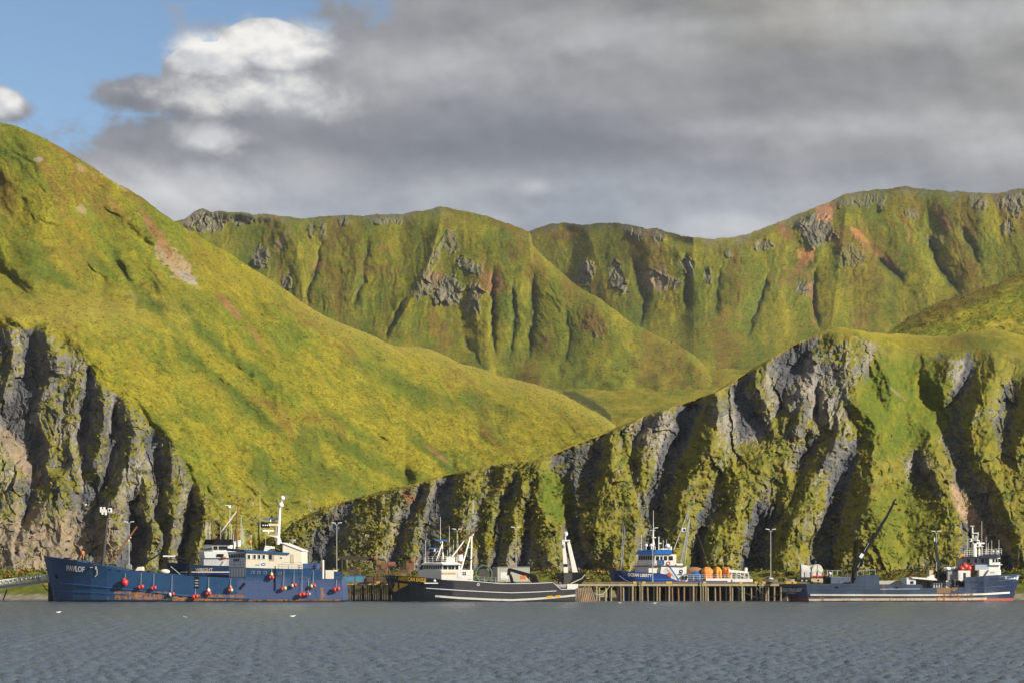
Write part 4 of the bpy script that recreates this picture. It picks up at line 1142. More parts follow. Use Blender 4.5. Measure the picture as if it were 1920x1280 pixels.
def glass_mat():
    m = bpy.data.materials.new('dark_glass'); m.use_nodes = True
    b = m.node_tree.nodes['Principled BSDF']
    b.inputs['Base Color'].default_value = (0.012, 0.016, 0.020, 1); b.inputs['Roughness'].default_value = 0.08
    return m
GLASS = glass_mat()
WHITE = paint('white_paint', (0.74, 0.715, 0.66), 0.10, 0.45, var=0.14)
CREAM = paint('cream_paint', (0.70, 0.64, 0.52), 0.08, 0.45, var=0.12)
COOLW = paint('cool_white_paint', (0.68, 0.70, 0.72), 0.08, 0.45, var=0.14)
GREYP = paint('grey_paint', (0.27, 0.28, 0.30), 0.12, 0.5)
DARKM = paint('black_steel', (0.010, 0.011, 0.013), 0.08, 0.7, spec=0.12, var=0.08)
NAVY = paint('navy_paint', (0.020, 0.030, 0.060), 0.10, 0.45)
BLUE = paint('blue_paint', (0.018, 0.090, 0.26), 0.08, 0.4)
BRIGHTB = paint('bright_blue_paint', (0.012, 0.13, 0.46), 0.02, 0.4)
RUST = paint('rusty_steel', (0.17, 0.075, 0.035), 0.45, 0.8)
RED = paint('red_buoy_rubber', (0.50, 0.030, 0.025), 0.0, 0.4, var=0.15)
YEL = paint('yellow_paint', (0.62, 0.36, 0.02), 0.12, 0.5)
PALEY = paint('pale_yellow_rubber', (0.62, 0.50, 0.18), 0.0, 0.5, var=0.2)
ORANGE = paint('orange_paint', (0.65, 0.15, 0.02), 0.0, 0.5)
GALV = paint('galvanised_steel', (0.34, 0.35, 0.36), 0.03, 0.45, 0.3)
ROPE = paint('pale_rope', (0.42, 0.42, 0.36), 0.0, 0.9)
GROPE = paint('green_rope', (0.10, 0.22, 0.17), 0.0, 0.9)
TIMBER = paint('weathered_timber', (0.22, 0.165, 0.10), 0.0, 0.9, var=0.5)
DTIMBER = paint('dark_timber', (0.045, 0.036, 0.028), 0.0, 0.9, var=0.5)
PALET = paint('pale_timber', (0.33, 0.30, 0.19), 0.0, 0.85, var=0.35)
TARP_SHADED = paint('shaded_tarpaulin', (0.46, 0.46, 0.45), 0.0, 0.7, var=0.25)  # shaded side of a white sheet, the shade painted in as grey
NETG = paint('green_net', (0.06, 0.11, 0.075), 0.0, 0.95, var=0.4)
BROWNNET = paint('brown_net', (0.22, 0.11, 0.06), 0.0, 0.95, var=0.4)
SLATE = paint('slate_blue_paint', (0.060, 0.085, 0.125), 0.22, 0.5, var=0.5)

# ------------------------------------------------------------------ ship helpers
class Ship:
    """a ship's own frame: x along, y across (minus = towards the sea), z up from the water"""
    def __init__(self, name, uc, Yc, label, cat, group=None):
        self.Yc = Yc; self.Xc = (uc - 960) / F_PX * Yc
        self.root = empty(name, (self.Xc, Yc, 0), label, cat, group)
    def x(self, u, y=0.0): return (u - 960) / F_PX * (self.Yc + y) - self.Xc
    def z(self, v, y=0.0): return CAM_H + (VH - v) / F_PX * (self.Yc + y)
    def p(self, u, v, y=0.0): return (self.x(u, y), y, self.z(v, y))
    def poly(self, pts, y): return [(self.x(u, y), self.z(v, y)) for u, v in pts]
    def house(self, name, us, v0, v1, yn, yf, mat, front='left', chamf=0.0, chin=0.0, slope=0.0, bevel=0.03, parent=None):
        """deck house: us = (u of the foremost point, u where the side begins, u of the after end)"""
        uf, us_, ua = us
        y0, y1 = yn, yf
        xf, xs, xa = self.x(uf, y0), self.x(us_, y0), self.x(ua, y0)
        cw = (y1 - y0) * chamf
        z0, z1 = self.z(v0, y0), self.z(v1, y0)
        pts = [(xa, y0), (xs, y0), (xf, y0 + cw), (xf, y1 - cw), (xs, y1), (xa, y1)]
        d = slope if xf < xs else -slope
        top = [(xa, y0), (xs + d, y0), (xf + d, y0 + cw), (xf + d, y1 - cw), (xs + d, y1), (xa, y1)]
        return MB().plan(pts, z0, z1, top).build(name, mat, parent or self.root, bevel=bevel)

def hull_mesh(sh, st, rows=9, zb=-1.6, flare=1.7):
    """stations from stem to stern: (u at water, u at top, v of the top edge, half beam at water, half beam at top)"""
    near, far = [], []
    for (uw, ut, vt, bw, bt) in st:
        zt = sh.z(vt, -bt)
        xw, xt = sh.x(uw, -bw), sh.x(ut, -bt)
        ra, rb = [], []
        for j in range(rows):
            k = j / (rows - 1)
            z = zb + (zt - zb) * k
            kk = np.clip(z / max(zt, 0.1), -0.3, 1)
            x = xw + (xt - xw) * kk
            fl = max(kk, 0) ** flare
            b = bw + (bt - bw) * fl
            if z < 0: b = bw * (1 + z * 0.12)
            ra.append((x, -b, z)); rb.append((x, b, z))
        near.append(ra); far.append(rb)
    m = MB()
    m.loft(near); m.loft(far[::-1])
    m.loft([near[0], far[0]]); m.loft([near[-1], far[-1]])
    dn = [(r[-1][0], r[-1][1] + 0.12, r[-1][2] - 0.45) for r in near]
    df = [(r[-1][0], r[-1][1] - 0.12, r[-1][2] - 0.45) for r in far]
    top_n = [r[-1] for r in near]; top_f = [r[-1] for r in far]
    m.loft([top_n, [(a[0], min(a[1] + 0.12, 0), a[2]) for a in top_n], [(a[0], min(a[1], 0), a[2]) for a in dn], [(a[0], max(a[1], 0), a[2]) for a in df], [(a[0], max(a[1] - 0.12, 0), a[2]) for a in top_f], top_f])
    return m, near

def dense(st, n=40):
    """resample hull stations smoothly along the ship, keeping every given station"""
    out = []
    st = [np.array(s, float) for s in st]
    for a, b in zip(st[:-1], st[1:]):
        k = max(1, int(abs(b[1] - a[1]) / 12))
        for i in range(k): out.append(a + (b - a) * i / k)
    out.append(st[-1])
    return [tuple(s) for s in out]

def side_strip(sh, near, path, half, proud, name, mat, parent):
    """a rubbing strake or painted band that follows the hull side; path = (u, v) points"""
    xs = np.array([[p[0] for p in r] for r in near]); ys = np.array([[p[1] for p in r] for r in near]); zs = np.array([[p[2] for p in r] for r in near])
    def y_at(x, z):
        best = []
        for j in range(len(near)):
            k = np.interp(z, zs[j], np.arange(len(zs[j])))
            best.append((np.interp(k, np.arange(len(zs[j])), xs[j]), np.interp(k, np.arange(len(zs[j])), ys[j])))
        best.sort()
        return float(np.interp(x, [b[0] for b in best], [b[1] for b in best]))
    pts = []
    for (a, b) in zip(path[:-1], path[1:]):
        n = max(1, int(abs(b[0] - a[0]) / 8))
        for i in range(n): pts.append((a[0] + (b[0] - a[0]) * i / n, a[1] + (b[1] - a[1]) * i / n))
    pts.append(path[-1])
    rows = []
    for (u, v) in pts:
        y = -4.0
        for _ in range(3):
            y = y_at(sh.x(u, y), sh.z(v, y))
        x, z = sh.x(u, y), sh.z(v, y)
        rows.append([(x, y + 0.05, z - half), (x, y - proud, z - half), (x, y - proud, z + half), (x, y + 0.05, z + half)])
    m = MB(); m.loft(rows, close=True)
    m.add(rows[0], [(0, 1, 2, 3)]); m.add(rows[-1], [(3, 2, 1, 0)])
    return m.build(name, mat, parent)

def window(parent, c, w, h, yaw=0.0, name='window', frame=None, lean=0.0, fw=0.06):
    """glazed window: pane with a frame as sub-part; yaw 0 faces the sea (-y), turning towards -x as yaw grows"""
    def put(m, dx, dz, hx, hy, hz, out):
        M = Matrix.Rotation(-yaw, 3, 'Z')
        p = M @ Vector((dx, -out, 0))
        m.obox((c[0] + p.x, c[1] + p.y, c[2] + dz), (hx, hy, hz), yaw=-yaw)
    m = MB(); put(m, 0, 0, w / 2, 0.03, h / 2, 0.012)
    pane = m.build(name, GLASS, parent)
    if frame:
        f = MB()
        put(f, 0, h / 2 + fw / 2, w / 2 + fw, 0.04, fw / 2, 0.02); put(f, 0, -h / 2 - fw / 2, w / 2 + fw, 0.04, fw / 2, 0.02)
        put(f, -w / 2 - fw / 2, 0, fw / 2, 0.04, h / 2, 0.02); put(f, w / 2 + fw / 2, 0, fw / 2, 0.04, h / 2, 0.02)
        f.build('window_frame', frame, pane)
    return pane

def porthole(parent, c, r, frame):
    pane = MB().tube((c[0], c[1] + 0.05, c[2]), (c[0], c[1] - 0.025, c[2]), r, n=14).build('porthole', GLASS, parent)
    MB().torus((c[0], c[1] - 0.01, c[2]), r * 1.12, r * 0.2, 'Y', 16, 6).build('porthole_rim', frame, pane)
    return pane

def railing(pts, h, r=0.025, rails=2, every=1.3):
    m = MB()
    for a, b in zip(pts[:-1], pts[1:]):
        a, b = Vector(a), Vector(b); L = (b - a).length; n = max(1, int(L / every))
        for i in range(n + 1):
            q = a + (b - a) * i / n
            m.tube(q, q + Vector((0, 0, h)), r, n=5)
        for k in range(rails):
            dz = Vector((0, 0, h * (k + 1) / rails))
            m.tube(a + dz, b + dz, r, n=5)
    return m

def lettering(text, width, height, mat, name, parent, loc, yaw=0.0, tilt=0.0, bold=0.012, shear=0.0, vert=0.0):
    cu = bpy.data.curves.new(name, 'FONT'); cu.body = text; cu.size = 1.0; cu.extrude = 0.02; cu.offset = bold; cu.shear = shear
    cu.align_x = 'CENTER'; cu.align_y = 'CENTER'; cu.resolution_u = 3
    tmp = bpy.data.objects.new(name + '_tmp', cu); COL.objects.link(tmp)
    bpy.context.view_layer.update()
    me = bpy.data.meshes.new_from_object(tmp.evaluated_get(bpy.context.evaluated_depsgraph_get()))
    bpy.data.objects.remove(tmp)
    n = len(me.vertices); co = np.empty(n * 3, np.float32); me.vertices.foreach_get('co', co); co = co.reshape(-1, 3)
    lo, hi = co.min(0), co.max(0)
    co = (co - (lo + hi) / 2) / np.maximum(hi - lo, 1e-6) * np.array([width, height, 0.05])
    me.vertices.foreach_set('co', co.astype(np.float32).ravel()); me.update()
    me.materials.clear(); me.materials.append(mat); me.name = name
    o = bpy.data.objects.new(name, me); COL.objects.link(o); o.parent = parent
    R = Matrix.Rotation(-yaw, 4, 'Z') @ Matrix.Rotation(tilt, 4, 'Y') @ Matrix.Rotation(math.radians(90) - vert, 4, 'X')
    o.matrix_local = Matrix.Translation(loc) @ R
    return o
# ------------------------------------------------------------------ big blue trawler, left
def whip(m, p, h, r=0.03):
    m.tube(p, (p[0], p[1], p[2] + h), r, r * 0.5, n=5)

def radar(parent, c, w, mat_top=None):
    a = MB().tube(c, (c[0], c[1], c[2] + 0.35), 0.14, n=8).build('radar_pedestal', WHITE, parent)
    MB().obox((c[0], c[1], c[2] + 0.47), (w / 2, 0.12, 0.12), yaw=0.25).build('radar_scanner', mat_top or COOLW, a)
    return a

def dome(parent, c, r, h=0.0, mat=None):
    m = MB()
    if h: m.tube((c[0], c[1], c[2] - h), c, r * 0.25, n=6)
    m.lathe(c, [(r * 0.6, -r * 0.3), (r * 0.95, 0), (r, r * 0.4), (r * 0.9, r * 0.9), (r * 0.55, r * 1.3), (0.02, r * 1.45)], 12)
    return m.build('antenna_dome', mat or WHITE, parent, smooth=True)

def fill_text_y(near, x, z):
    """y of the hull side at (x, z) and the way it leans there"""
    best = []
    for r in near:
        zz = [p[2] for p in r]
        k = np.interp(z, zz, np.arange(len(zz)))
        best.append((np.interp(k, np.arange(len(zz)), [p[0] for p in r]), np.interp(k, np.arange(len(zz)), [p[1] for p in r])))
    best.sort()
    return float(np.interp(x, [b[0] for b in best], [b[1] for b in best]))

def hull_y(near, x, z):
    xs = np.array([[p[0] for p in r] for r in near]); ys = np.array([[p[1] for p in r] for r in near]); zs = np.array([[p[2] for p in r] for r in near])
    x = np.atleast_1d(x); z = np.atleast_1d(z); n = xs.shape[1]; J = np.arange(len(near))[:, None]
    k = np.clip((z[None] - zs[:, :1]) / (zs[:, -1:] - zs[:, :1]) * (n - 1), 0, n - 1.001)
    a = k.astype(int); f = k - a
    X = xs[J, a] * (1 - f) + xs[J, a + 1] * f; Y = ys[J, a] * (1 - f) + ys[J, a + 1] * f
    out = np.empty(len(x))
    for i in range(len(x)):
        o = np.argsort(X[:, i]); out[i] = np.interp(x[i], X[o, i], Y[o, i])
    return out

def hull_text(sh, near, text, u0, u1, v0, v1, mat, name, parent, bold=0.012, shear=0.0, slope=0.0, proud=0.06):
    """lettering laid on the plating: every corner of every letter sits just proud of the hull side"""
    y = -2.0; uc, vc = (u0 + u1) / 2, (v0 + v1) / 2
    for _ in range(5): y = float(hull_y(near, sh.x(uc, y), sh.z(vc, y))[0])
    S = (sh.Yc + y) / F_PX
    o = lettering(text, (u1 - u0) * S, (v1 - v0) * S, mat, name, parent, (0, 0, 0), bold=bold, shear=shear)
    o.matrix_local = Matrix.Identity(4)
    me = o.data; n = len(me.vertices); co = np.empty(n * 3, np.float32); me.vertices.foreach_get('co', co); co = co.reshape(-1, 3)
    x = co[:, 0] * math.cos(slope) + co[:, 1] * math.sin(slope) + sh.x(uc, y); z = co[:, 1] * math.cos(slope) - co[:, 0] * math.sin(slope) + sh.z(vc, y)
    yy = hull_y(near, x, z) - proud - co[:, 2]
    me.vertices.foreach_set('co', np.stack([x, yy, z], -1).astype(np.float32).ravel()); me.update()
    return o

def build_blue_trawler():
    sh = Ship('blue_trawler', 370, 356.0, 'long weathered blue trawler with cream wheelhouse and red buoys along its hull', 'fishing boat')
    R = sh.root
    st = dense([(101, 82, 1040.5, 0.15, 0.25), (104, 95, 1043, 0.7, 1.8), (112, 115, 1046, 1.5, 3.2), (135, 140, 1050, 2.8, 4.4), (170, 170, 1056, 4.2, 5.0), (200, 200, 1061, 5.0, 5.4), (235, 235, 1068, 5.4, 5.5),
                (300, 300, 1074, 5.5, 5.5), (328, 328, 1076, 5.5, 5.5), (362, 362, 1079, 5.5, 5.5), (461, 461, 1083.5, 5.5, 5.5), (560, 560, 1084, 5.5, 5.5), (600, 600, 1084, 5.4, 5.5), (645, 640, 1084, 5.0, 5.4)])
    S = 350.5 / F_PX
    x = sh.x
    hm = hull_paint('trawler_blue_side', (0.012, 0.050, 0.128), (0.060, 0.090, 0.195), x(452), (0.015, 0.016, 0.018), 0.35,
                    [(x(222), x(330), 0.4, 1.9, 0.9), (x(330), x(470), 0.15, 1.35, 1.0), (x(470), x(648), 0.1, 0.55, 0.9), (x(150), x(235), 0.2, 1.0, 0.35), (x(606), x(613), 0.3, 2.6, 1.1), (x(617), x(622), 0.5, 2.4, 0.9)], rust=0.3, scuff=0.4)
    m, near = hull_mesh(sh, st)
    m.build('hull', hm, R, smooth=False)
    side_strip(sh, near, [(103, 1106.5), (170, 1110), (240, 1113.5)], 0.07, 0.10, 'rubbing_strake', BLUE, R)
    side_strip(sh, near, [(112, 1092), (180, 1098), (250, 1105), (330, 1114), (380, 1118.5), (470, 1121)], 0.09, 0.14, 'rubbing_strake', BLUE, R)
    # stern quarter bulwark and the blue deck block amidships
    yn = -5.503
    MB().prism(sh.poly([(461, 1084.5), (461, 1063), (567, 1066.5), (603, 1067), (603, 1084.5)], yn), yn, 5.3).build('shelter_deck', hm, R)
    MB().prism(sh.poly([(626, 1085), (626, 1070), (639, 1070.5), (642, 1085)], yn), yn, -4.9).build('stern_bulwark', hm, R)
    MB().box(x(607, yn), x(625, yn), -2.4, 3, sh.z(1085), sh.z(1068)).build('winch_house', CREAM, R, bevel=.03)
    MB().tube(sh.p(605.5, 1084, -5.2), sh.p(605.5, 1049, -5.2), 0.2, n=10).build('vent_pipe', CREAM, R)
    MB().box(x(567.5), x(600), -4.2, -1.0, sh.z(1066.5), sh.z(1056)).build('deck_locker', BLUE, R, bevel=.03)
    railing([sh.p(568, 1067, -5.3), sh.p(602, 1067, -5.3)], 1.15, 0.03, 3).build('deck_railing', RUST, R)
    # black rubbing post on the block
    MB().box(x(515, yn), x(517, yn), yn - 0.12, yn + .05, sh.z(1106, yn), sh.z(1060, yn)).build('fender_post', DARKM, R)
    # cream house
    yh = -4.9
    body = MB().prism(sh.poly([(461, 1064), (461, 1034), (530, 1036), (530, 1018.5), (566, 1031.5), (566.5, 1066)], yh), yh, 4.6).build('deck_house', CREAM, R, bevel=.04)
    MB().prism(sh.poly([(524, 1017.5), (533, 1016.2), (568, 1030.2), (567.6, 1032.2), (532, 1018.8)], yh), yh - .15, 4.7).build('house_roof', COOLW, R)
    # bridge front, turned to the bow
    def fpt(u): return x(u, yh)
    fr = [(fpt(461.5), yh + .02), (fpt(425), yh + 3.2), (fpt(425), 1.7), (fpt(461.5), 4.5)]
    top = [(fpt(459), yh + .02), (fpt(421.5), yh + 3.2), (fpt(421.5), 1.7), (fpt(459), 4.5)]
    MB().plan(fr, sh.z(1083), sh.z(1047)).build('bridge_front', GREYP if 0 else COOLW, R, bevel=.02)
    MB().plan(fr, sh.z(1046.9), sh.z(1034), top).build('wheelhouse', COOLW, R, bevel=.02)
    MB().plan([(fpt(543), yh - .3), (fpt(459), yh - .3), (fpt(420), yh + 3.0), (fpt(420), 2.0), (fpt(459), 5.0), (fpt(543), 4.8)], [sh.z(1038.6), sh.z(1034.4), sh.z(1032), sh.z(1032), sh.z(1034.4), sh.z(1038.6)],
              [sh.z(1036), sh.z(1030.6), sh.z(1027), sh.z(1027), sh.z(1030.6), sh.z(1036)]).build('wheelhouse_roof', BLUE, R)
    A, B = Vector((fpt(461.5), yh, 0)), Vector((fpt(425), yh + 3.2, 0))
    L = (B - A).length; yaw = math.atan2((B - A).y, -(B - A).x)
    for i in range(7):
        q = A.lerp(B, (i + 0.6) / 7.1)
        window(R, (q.x - 0.1, q.y - 0.02, sh.z(1040.5)), L / 9.5, 0.75, yaw)
    bars = MB()
    for i in range(6):
        q = A.lerp(B, (i + 0.5) / 6)
        n = Vector((-math.sin(yaw), -math.cos(yaw), 0)) * 0.07
        bars.tube((q.x + n.x, q.y + n.y, sh.z(1081)), (q.x + n.x, q.y + n.y, sh.z(1063)), 0.04, n=5)
    a2, b2 = A + n, B + n
    for v in (1081, 1063): bars.tube((a2.x, a2.y, sh.z(v)), (b2.x, b2.y, sh.z(v)), 0.05, n=5)
    bars.build('front_ladder_frame', GREYP, R)
    railing([(a2.x, a2.y, sh.z(1063)), (b2.x, b2.y, sh.z(1063))], 1.1, 0.03, 2).build('bridge_railing', GREYP, R)
    q = A.lerp(B, 0.55)
    lettering('PAVLOF', 1.6, 0.42, NAVY, 'bridge_name', R, (q.x + n.x * 1.2, q.y + n.y * 1.2, sh.z(1049.3)), yaw=yaw)
    for u in (467, 477.5, 486, 494.5): window(R, (x(u, yh), yh, sh.z(1043, yh)), 0.42, 0.72, 0, frame=WHITE, fw=.07)
    window(R, (x(507, yh), yh, sh.z(1043.5, yh)), 0.5, 0.8, 0)
    MB().prism(sh.poly([(503, 1037.5), (514, 1038), (514, 1051), (505, 1051)], yh), yh - 0.03, yh + .1).build('doorway', paint('shadow_cream', (0.36, 0.32, 0.25), 0.1, .6), R)
    porthole(R, (x(527, yh), yh, sh.z(1045, yh)), 0.17, CREAM)
    for u, v in ((474, 1072), (485.3, 1072.2), (497, 1072.5), (525, 1074)): porthole(R, (x(u, yn), yn, sh.z(v, yn)), 0.2, GREYP)
    MB().box(x(545, yh), x(551.5, yh), yh - .05, yh + .1, sh.z(1054.5, yh), sh.z(1038.5, yh)).build('side_door', paint('tan_door', (0.50, 0.41, 0.27), 0.1, .6), R)
    MB().box(x(552.5, yh), x(560, yh), yh - .05, yh + .1, sh.z(1054, yh), sh.z(1044, yh)).build('side_locker', GALV, R) if 0 else None
    em = MB().prism([(x(494, yh) + 0.42 * math.cos(a), sh.z(1057, yh) + 0.24 * math.sin(a)) for a in np.linspace(0, 6.0, 14)], yh - .035, yh).build('house_emblem', BRIGHTB, R)
    MB().prism([(x(494, yh) + 0.28 * math.cos(a), sh.z(1057, yh) + 0.09 * math.sin(a)) for a in np.linspace(0, 6.0, 12)], yh - .05, yh).build('emblem_bar', WHITE, em)
    MB().box(x(479, yh), x(487, yh), yh - .03, yh, sh.z(1059.2, yh), sh.z(1057.2, yh)).build('registration_plate', GREYP, R)
    railing([sh.p(529, 1066, -5.3), sh.p(566, 1066.5, -5.3)], 1.2, 0.025, 3).build('side_railing', GREYP, R)
    MB().prism(sh.poly([(494, 1033), (497, 1022), (508, 1023), (511, 1034)], -3), -3, 2).build('upper_bridge', WHITE, R, bevel=.03)
    # main mast
    mm = MB()
    mm.tube(sh.p(521, 1020, -1), sh.p(524.5, 955, -1), 0.32, 0.24, n=10)
    mm.tube(sh.p(524.5, 955, -1), sh.p(528, 939, -1), 0.2, 0.16, n=8)
    mm.prism(sh.poly([(518, 1018), (524, 1004), (529, 1018)], -1), -1.2, -.8)
    mm.tube(sh.p(517, 1012, -1), sh.p(519, 982, -1), 0.12, n=6)
    mast = mm.build('mast', WHITE, R, smooth=False)
    MB().prism(sh.poly([(500, 1001.5), (519, 1004), (521, 1008), (512, 1005.5)], -1), -1.7, -.3).build('radar_platform', CREAM, mast)
    MB().prism(sh.poly([(503, 981), (521, 981.5), (521, 985), (508, 984.5)], -1), -1.7, -.3).build('radar_platform', CREAM, mast)
    dome(mast, sh.p(529.5, 935, -1), 0.42)
    d2 = MB(); d2.lathe(sh.p(526.5, 946, -1), [(.3, -.35), (.5, -.2), (.45, .25), (.2, .4)], 10); d2.build('antenna_dome', WHITE, mast, smooth=True)
    radar(R, sh.p(507, 977, -1), 2.6, BLUE); radar(R, sh.p(503, 999, -1), 2.0)
    fl = MB(); fl.box(x(491), x(507), -1.6, -.9, sh.z(989), sh.z(978.5)); fl.build('floodlight_bank', DARKM, R, bevel=.05)
    l2 = MB()
    for i in range(4): l2.ball(sh.p(493 + i * 4, 984, -1.65), 0.14)
    l2.build('floodlight', COOLW, R, smooth=True)
    aux = MB(); aux.tube(sh.p(485.5, 1030, 1), sh.p(485.5, 978, 1), 0.12, .08, n=6); aux.tube(sh.p(483.5, 1027, 1), sh.p(484, 985, 1), 0.04, n=5)
    aux.build('signal_mast', DARKM, R)
    ant = MB()
    for u, v0, v1 in ((487.5, 1000, 927), (459, 1028, 990), (455, 1027, 985), (471, 1030, 1002), (498, 1022, 1008)): ant.tube(sh.p(u, v0, -2), sh.p(u, v1, -2), 0.025, n=5)
    ant.build('whip_antennas', COOLW, R)
    MB().ball(sh.p(469, 1016, -3), 0.3, (1, 1, 1.3)).build('deck_light', ORANGE, R, smooth=True)
    MB().tube(sh.p(467, 1030, -3), sh.p(467.5, 1018, -3), 0.04, n=5).build('light_post', GREYP, R)
    sat = MB(); sat.lathe(sh.p(549, 1013, 1), [(.02, -.25), (.5, 0), (.62, .25)], 12); sat.tube(sh.p(549, 1026, 1), sh.p(549, 1015, 1), .06); sat.build('satellite_dish', GREYP, R)
    MB().box(x(533), x(541), -3.6, -2.8, sh.z(1034), sh.z(1022)).build('vent_cowl', CREAM, R, bevel=.05)
    MB().prism(sh.poly([(534, 1035), (538, 1029), (541, 1035)], -4.6), -4.7, -4.2).build('red_hatch_cover', RED, R)
    # bow mast and boom
    fm = MB(); fm.tube(sh.p(192, 1061, 0), sh.p(199.5, 985, 0), 0.36, 0.26, n=10); fm.tube(sh.p(199.5, 985, 0), sh.p(204.5, 939, 0), 0.24, 0.12, n=8)
    fmast = fm.build('foremast', paint('worn_dark_mast', (0.030, 0.028, 0.028), 0.3, .6), R)
    pl = MB(); pl.box(x(189), x(214), -.6, .6, sh.z(965), sh.z(963.6)); pl.tube(sh.p(193, 964), sh.p(200, 972), .06); pl.tube(sh.p(210, 964), sh.p(201, 972), .06); pl.build('crosstree', DARKM, fmast)
    fx = MB()
    for u, v in ((191, 953), (194, 957), (197, 953), (200, 958)): fx.box(x(u) - .16, x(u) + .16, -.9, -.5, sh.z(v + 7), sh.z(v - 3))
    fx.build('work_lights', WHITE, fmast); MB().box(x(203.5), x(210.5), -.75, -.2, sh.z(960), sh.z(952)).build('loudspeaker', COOLW, fmast, bevel=.05)
    MB().box(x(205.3), x(208.7), -.78, -.7, sh.z(958), sh.z(954)).build('speaker_mouth', DARKM, fmast)
    bo = MB(); bo.tube(sh.p(208, 1052, 0), sh.p(257, 986, 0), 0.12, 0.16, n=8); bo.tube(sh.p(214, 1053, .5), sh.p(255, 990, .5), 0.05, n=5); bo.build('cargo_boom', RUST, R)
    MB().chain([sh.p(200, 972), sh.p(257, 986)], 0.02, 4).build('stay_wire', DARKM, R)
    dk = MB()
    dk.box(x(121), x(129), -1, 1, sh.z(1049), sh.z(1044.5)); dk.tube(sh.p(123, 1052), sh.p(123, 1046), .3, n=8); dk.tube(sh.p(127, 1052), sh.p(127, 1046), .3, n=8)
    dk.build('anchor_windlass', DARKM, R)
    MB().tube(sh.p(155, 1054, -2), sh.p(155, 1040, -2), 0.08, n=6).build('light_post', DARKM, R)
    MB().lathe(sh.p(155, 1037, -2), [(.25, -.3), (.34, 0), (.3, .4), (.1, .5)], 10).build('deck_light', ORANGE, R, smooth=True)
    railing([sh.p(150, 1053, -3.5), sh.p(186, 1059, -4.8)], 0.5, .03, 2, 2).build('bow_railing', DARKM, R)
    # foredeck gear
    railing([sh.p(213, 1066, -5), sh.p(240, 1069, -5.2)], 1.1, .035, 2, .8).build('deck_railing', paint('mossy_steel', (.10, .095, .05), .3, .8), R)
    gear = MB()
    rr = random.Random(3)
    for i in range(22):
        u = 214 + i * 3.9; h = 0.3 + rr.random() * .9
        gear.box(x(u), x(u + 2 + rr.random() * 3), -4.4 + rr.random(), -2.5, sh.z(1078), sh.z(1071 + i * .2) + h * .6)
    gear.build('deck_gear', paint('dark_gear', (0.055, 0.05, 0.04), .4, .9), R)
    MB().ball(sh.p(309, 1070.5, -5), 0.45, (2.0, 1, .95)).build('sausage_fender', CREAM, R, smooth=True)
    MB().prism(sh.poly([(253, 1069), (258, 1062), (267.5, 1061.5), (268, 1069)], -4.5), -4.5, -3).build('fish_bin', CREAM, R, bevel=.05)
    # deck crane
    cr = MB(); cr.tube(sh.p(355, 1080, -2), sh.p(355, 1049, -2), 0.36, 0.30, n=10); crane = cr.build('crane_post', DARKM, R)
    j = MB()
    j.prism(sh.poly([(294, 1037.5), (300, 1036.5), (357, 1045), (359, 1050), (354, 1050)], -2), -2.3, -2.1); j.prism(sh.poly([(294, 1037.5), (300, 1036.5), (357, 1045), (359, 1050), (354, 1050)], -2), -1.9, -1.7)
    j.prism(sh.poly([(296, 1047), (298, 1045.5), (340, 1049), (340, 1051)], -2), -2.1, -1.9)
    for i in range(5): j.tube(sh.p(300 + i * 9, 1038 + i * 1.2, -2), sh.p(304 + i * 9, 1046.5 + i * .5, -2), .05, n=5)
    j.tube(sh.p(352, 1058, -2), sh.p(330, 1046, -2), .1, n=6)
    j.build('crane_jib', DARKM, crane)
    MB().box(x(310), x(333), -2.36, -2.3, sh.z(1043.3), sh.z(1040.6)).build('jib_panel', COOLW, crane)
    MB().chain([sh.p(296, 1040, -2), sh.p(270, 1055, -2), sh.p(250, 1064, -2)], .13, 7).build('crane_arm', DARKM, crane)
    dv = MB(); dv.tube(sh.p(320, 1061, -5.0), sh.p(338, 1076, -5.0), .07, n=6); dv.build('davit_arm', GALV, R)
    # boarding ladder openings and chutes
    lad = MB().box(x(364.5, yn), x(373, yn), yn - .04, yn + .05, sh.z(1102, yn), sh.z(1080, yn)); ld = lad.build('ladder_recess', DARKM, R)
    rg = MB()
    for i in range(3): rg.box(x(365.5, yn), x(372, yn), yn - .09, yn - .03, sh.z(1088 + i * 5, yn), sh.z(1085.8 + i * 5, yn))
    rg.build('ladder_rungs', GALV, ld)
    MB().obox((x(454, yn), yn, sh.z(1098, yn)), (0.72, .05, .24), pitch=-math.radians(48)).build('chute_hatch', DARKM, R)
    for u, v in ((205, 1067), (222, 1069.5), (172, 1061)):
        yy = fill_text_y(near, sh.x(u, -5), sh.z(v, -5)); MB().box(x(u - 3.5, yy), x(u + 3.5, yy), yy - .03, yy + .2, sh.z(v + 1, yy), sh.z(v - 1, yy)).build('scupper', DARKM, R)
    for i in range(14):
        u = 248 + i * 15.2; v = 1106 + min(i, 6) * 2.0 + max(i - 6, 0) * 0.5
        yy = fill_text_y(near, sh.x(u, -5.4), sh.z(v, -5.4)); MB().box(x(u - 3, yy), x(u + 3, yy), yy - .04, yy + .2, sh.z(v + .9, yy), sh.z(v - .9, yy)).build('scupper', DARKM, R)
    yy = fill_text_y(near, sh.x(107, -1.5), sh.z(1079, -1.5))
    MB().torus((x(107, yy), yy - .02, sh.z(1079, yy)), .3, .09, 'Y', 14, 6).build('hawse_pipe', DARKM, R)
    an = MB(); yy = fill_text_y(near, sh.x(182, -4.8), sh.z(1066, -4.8))
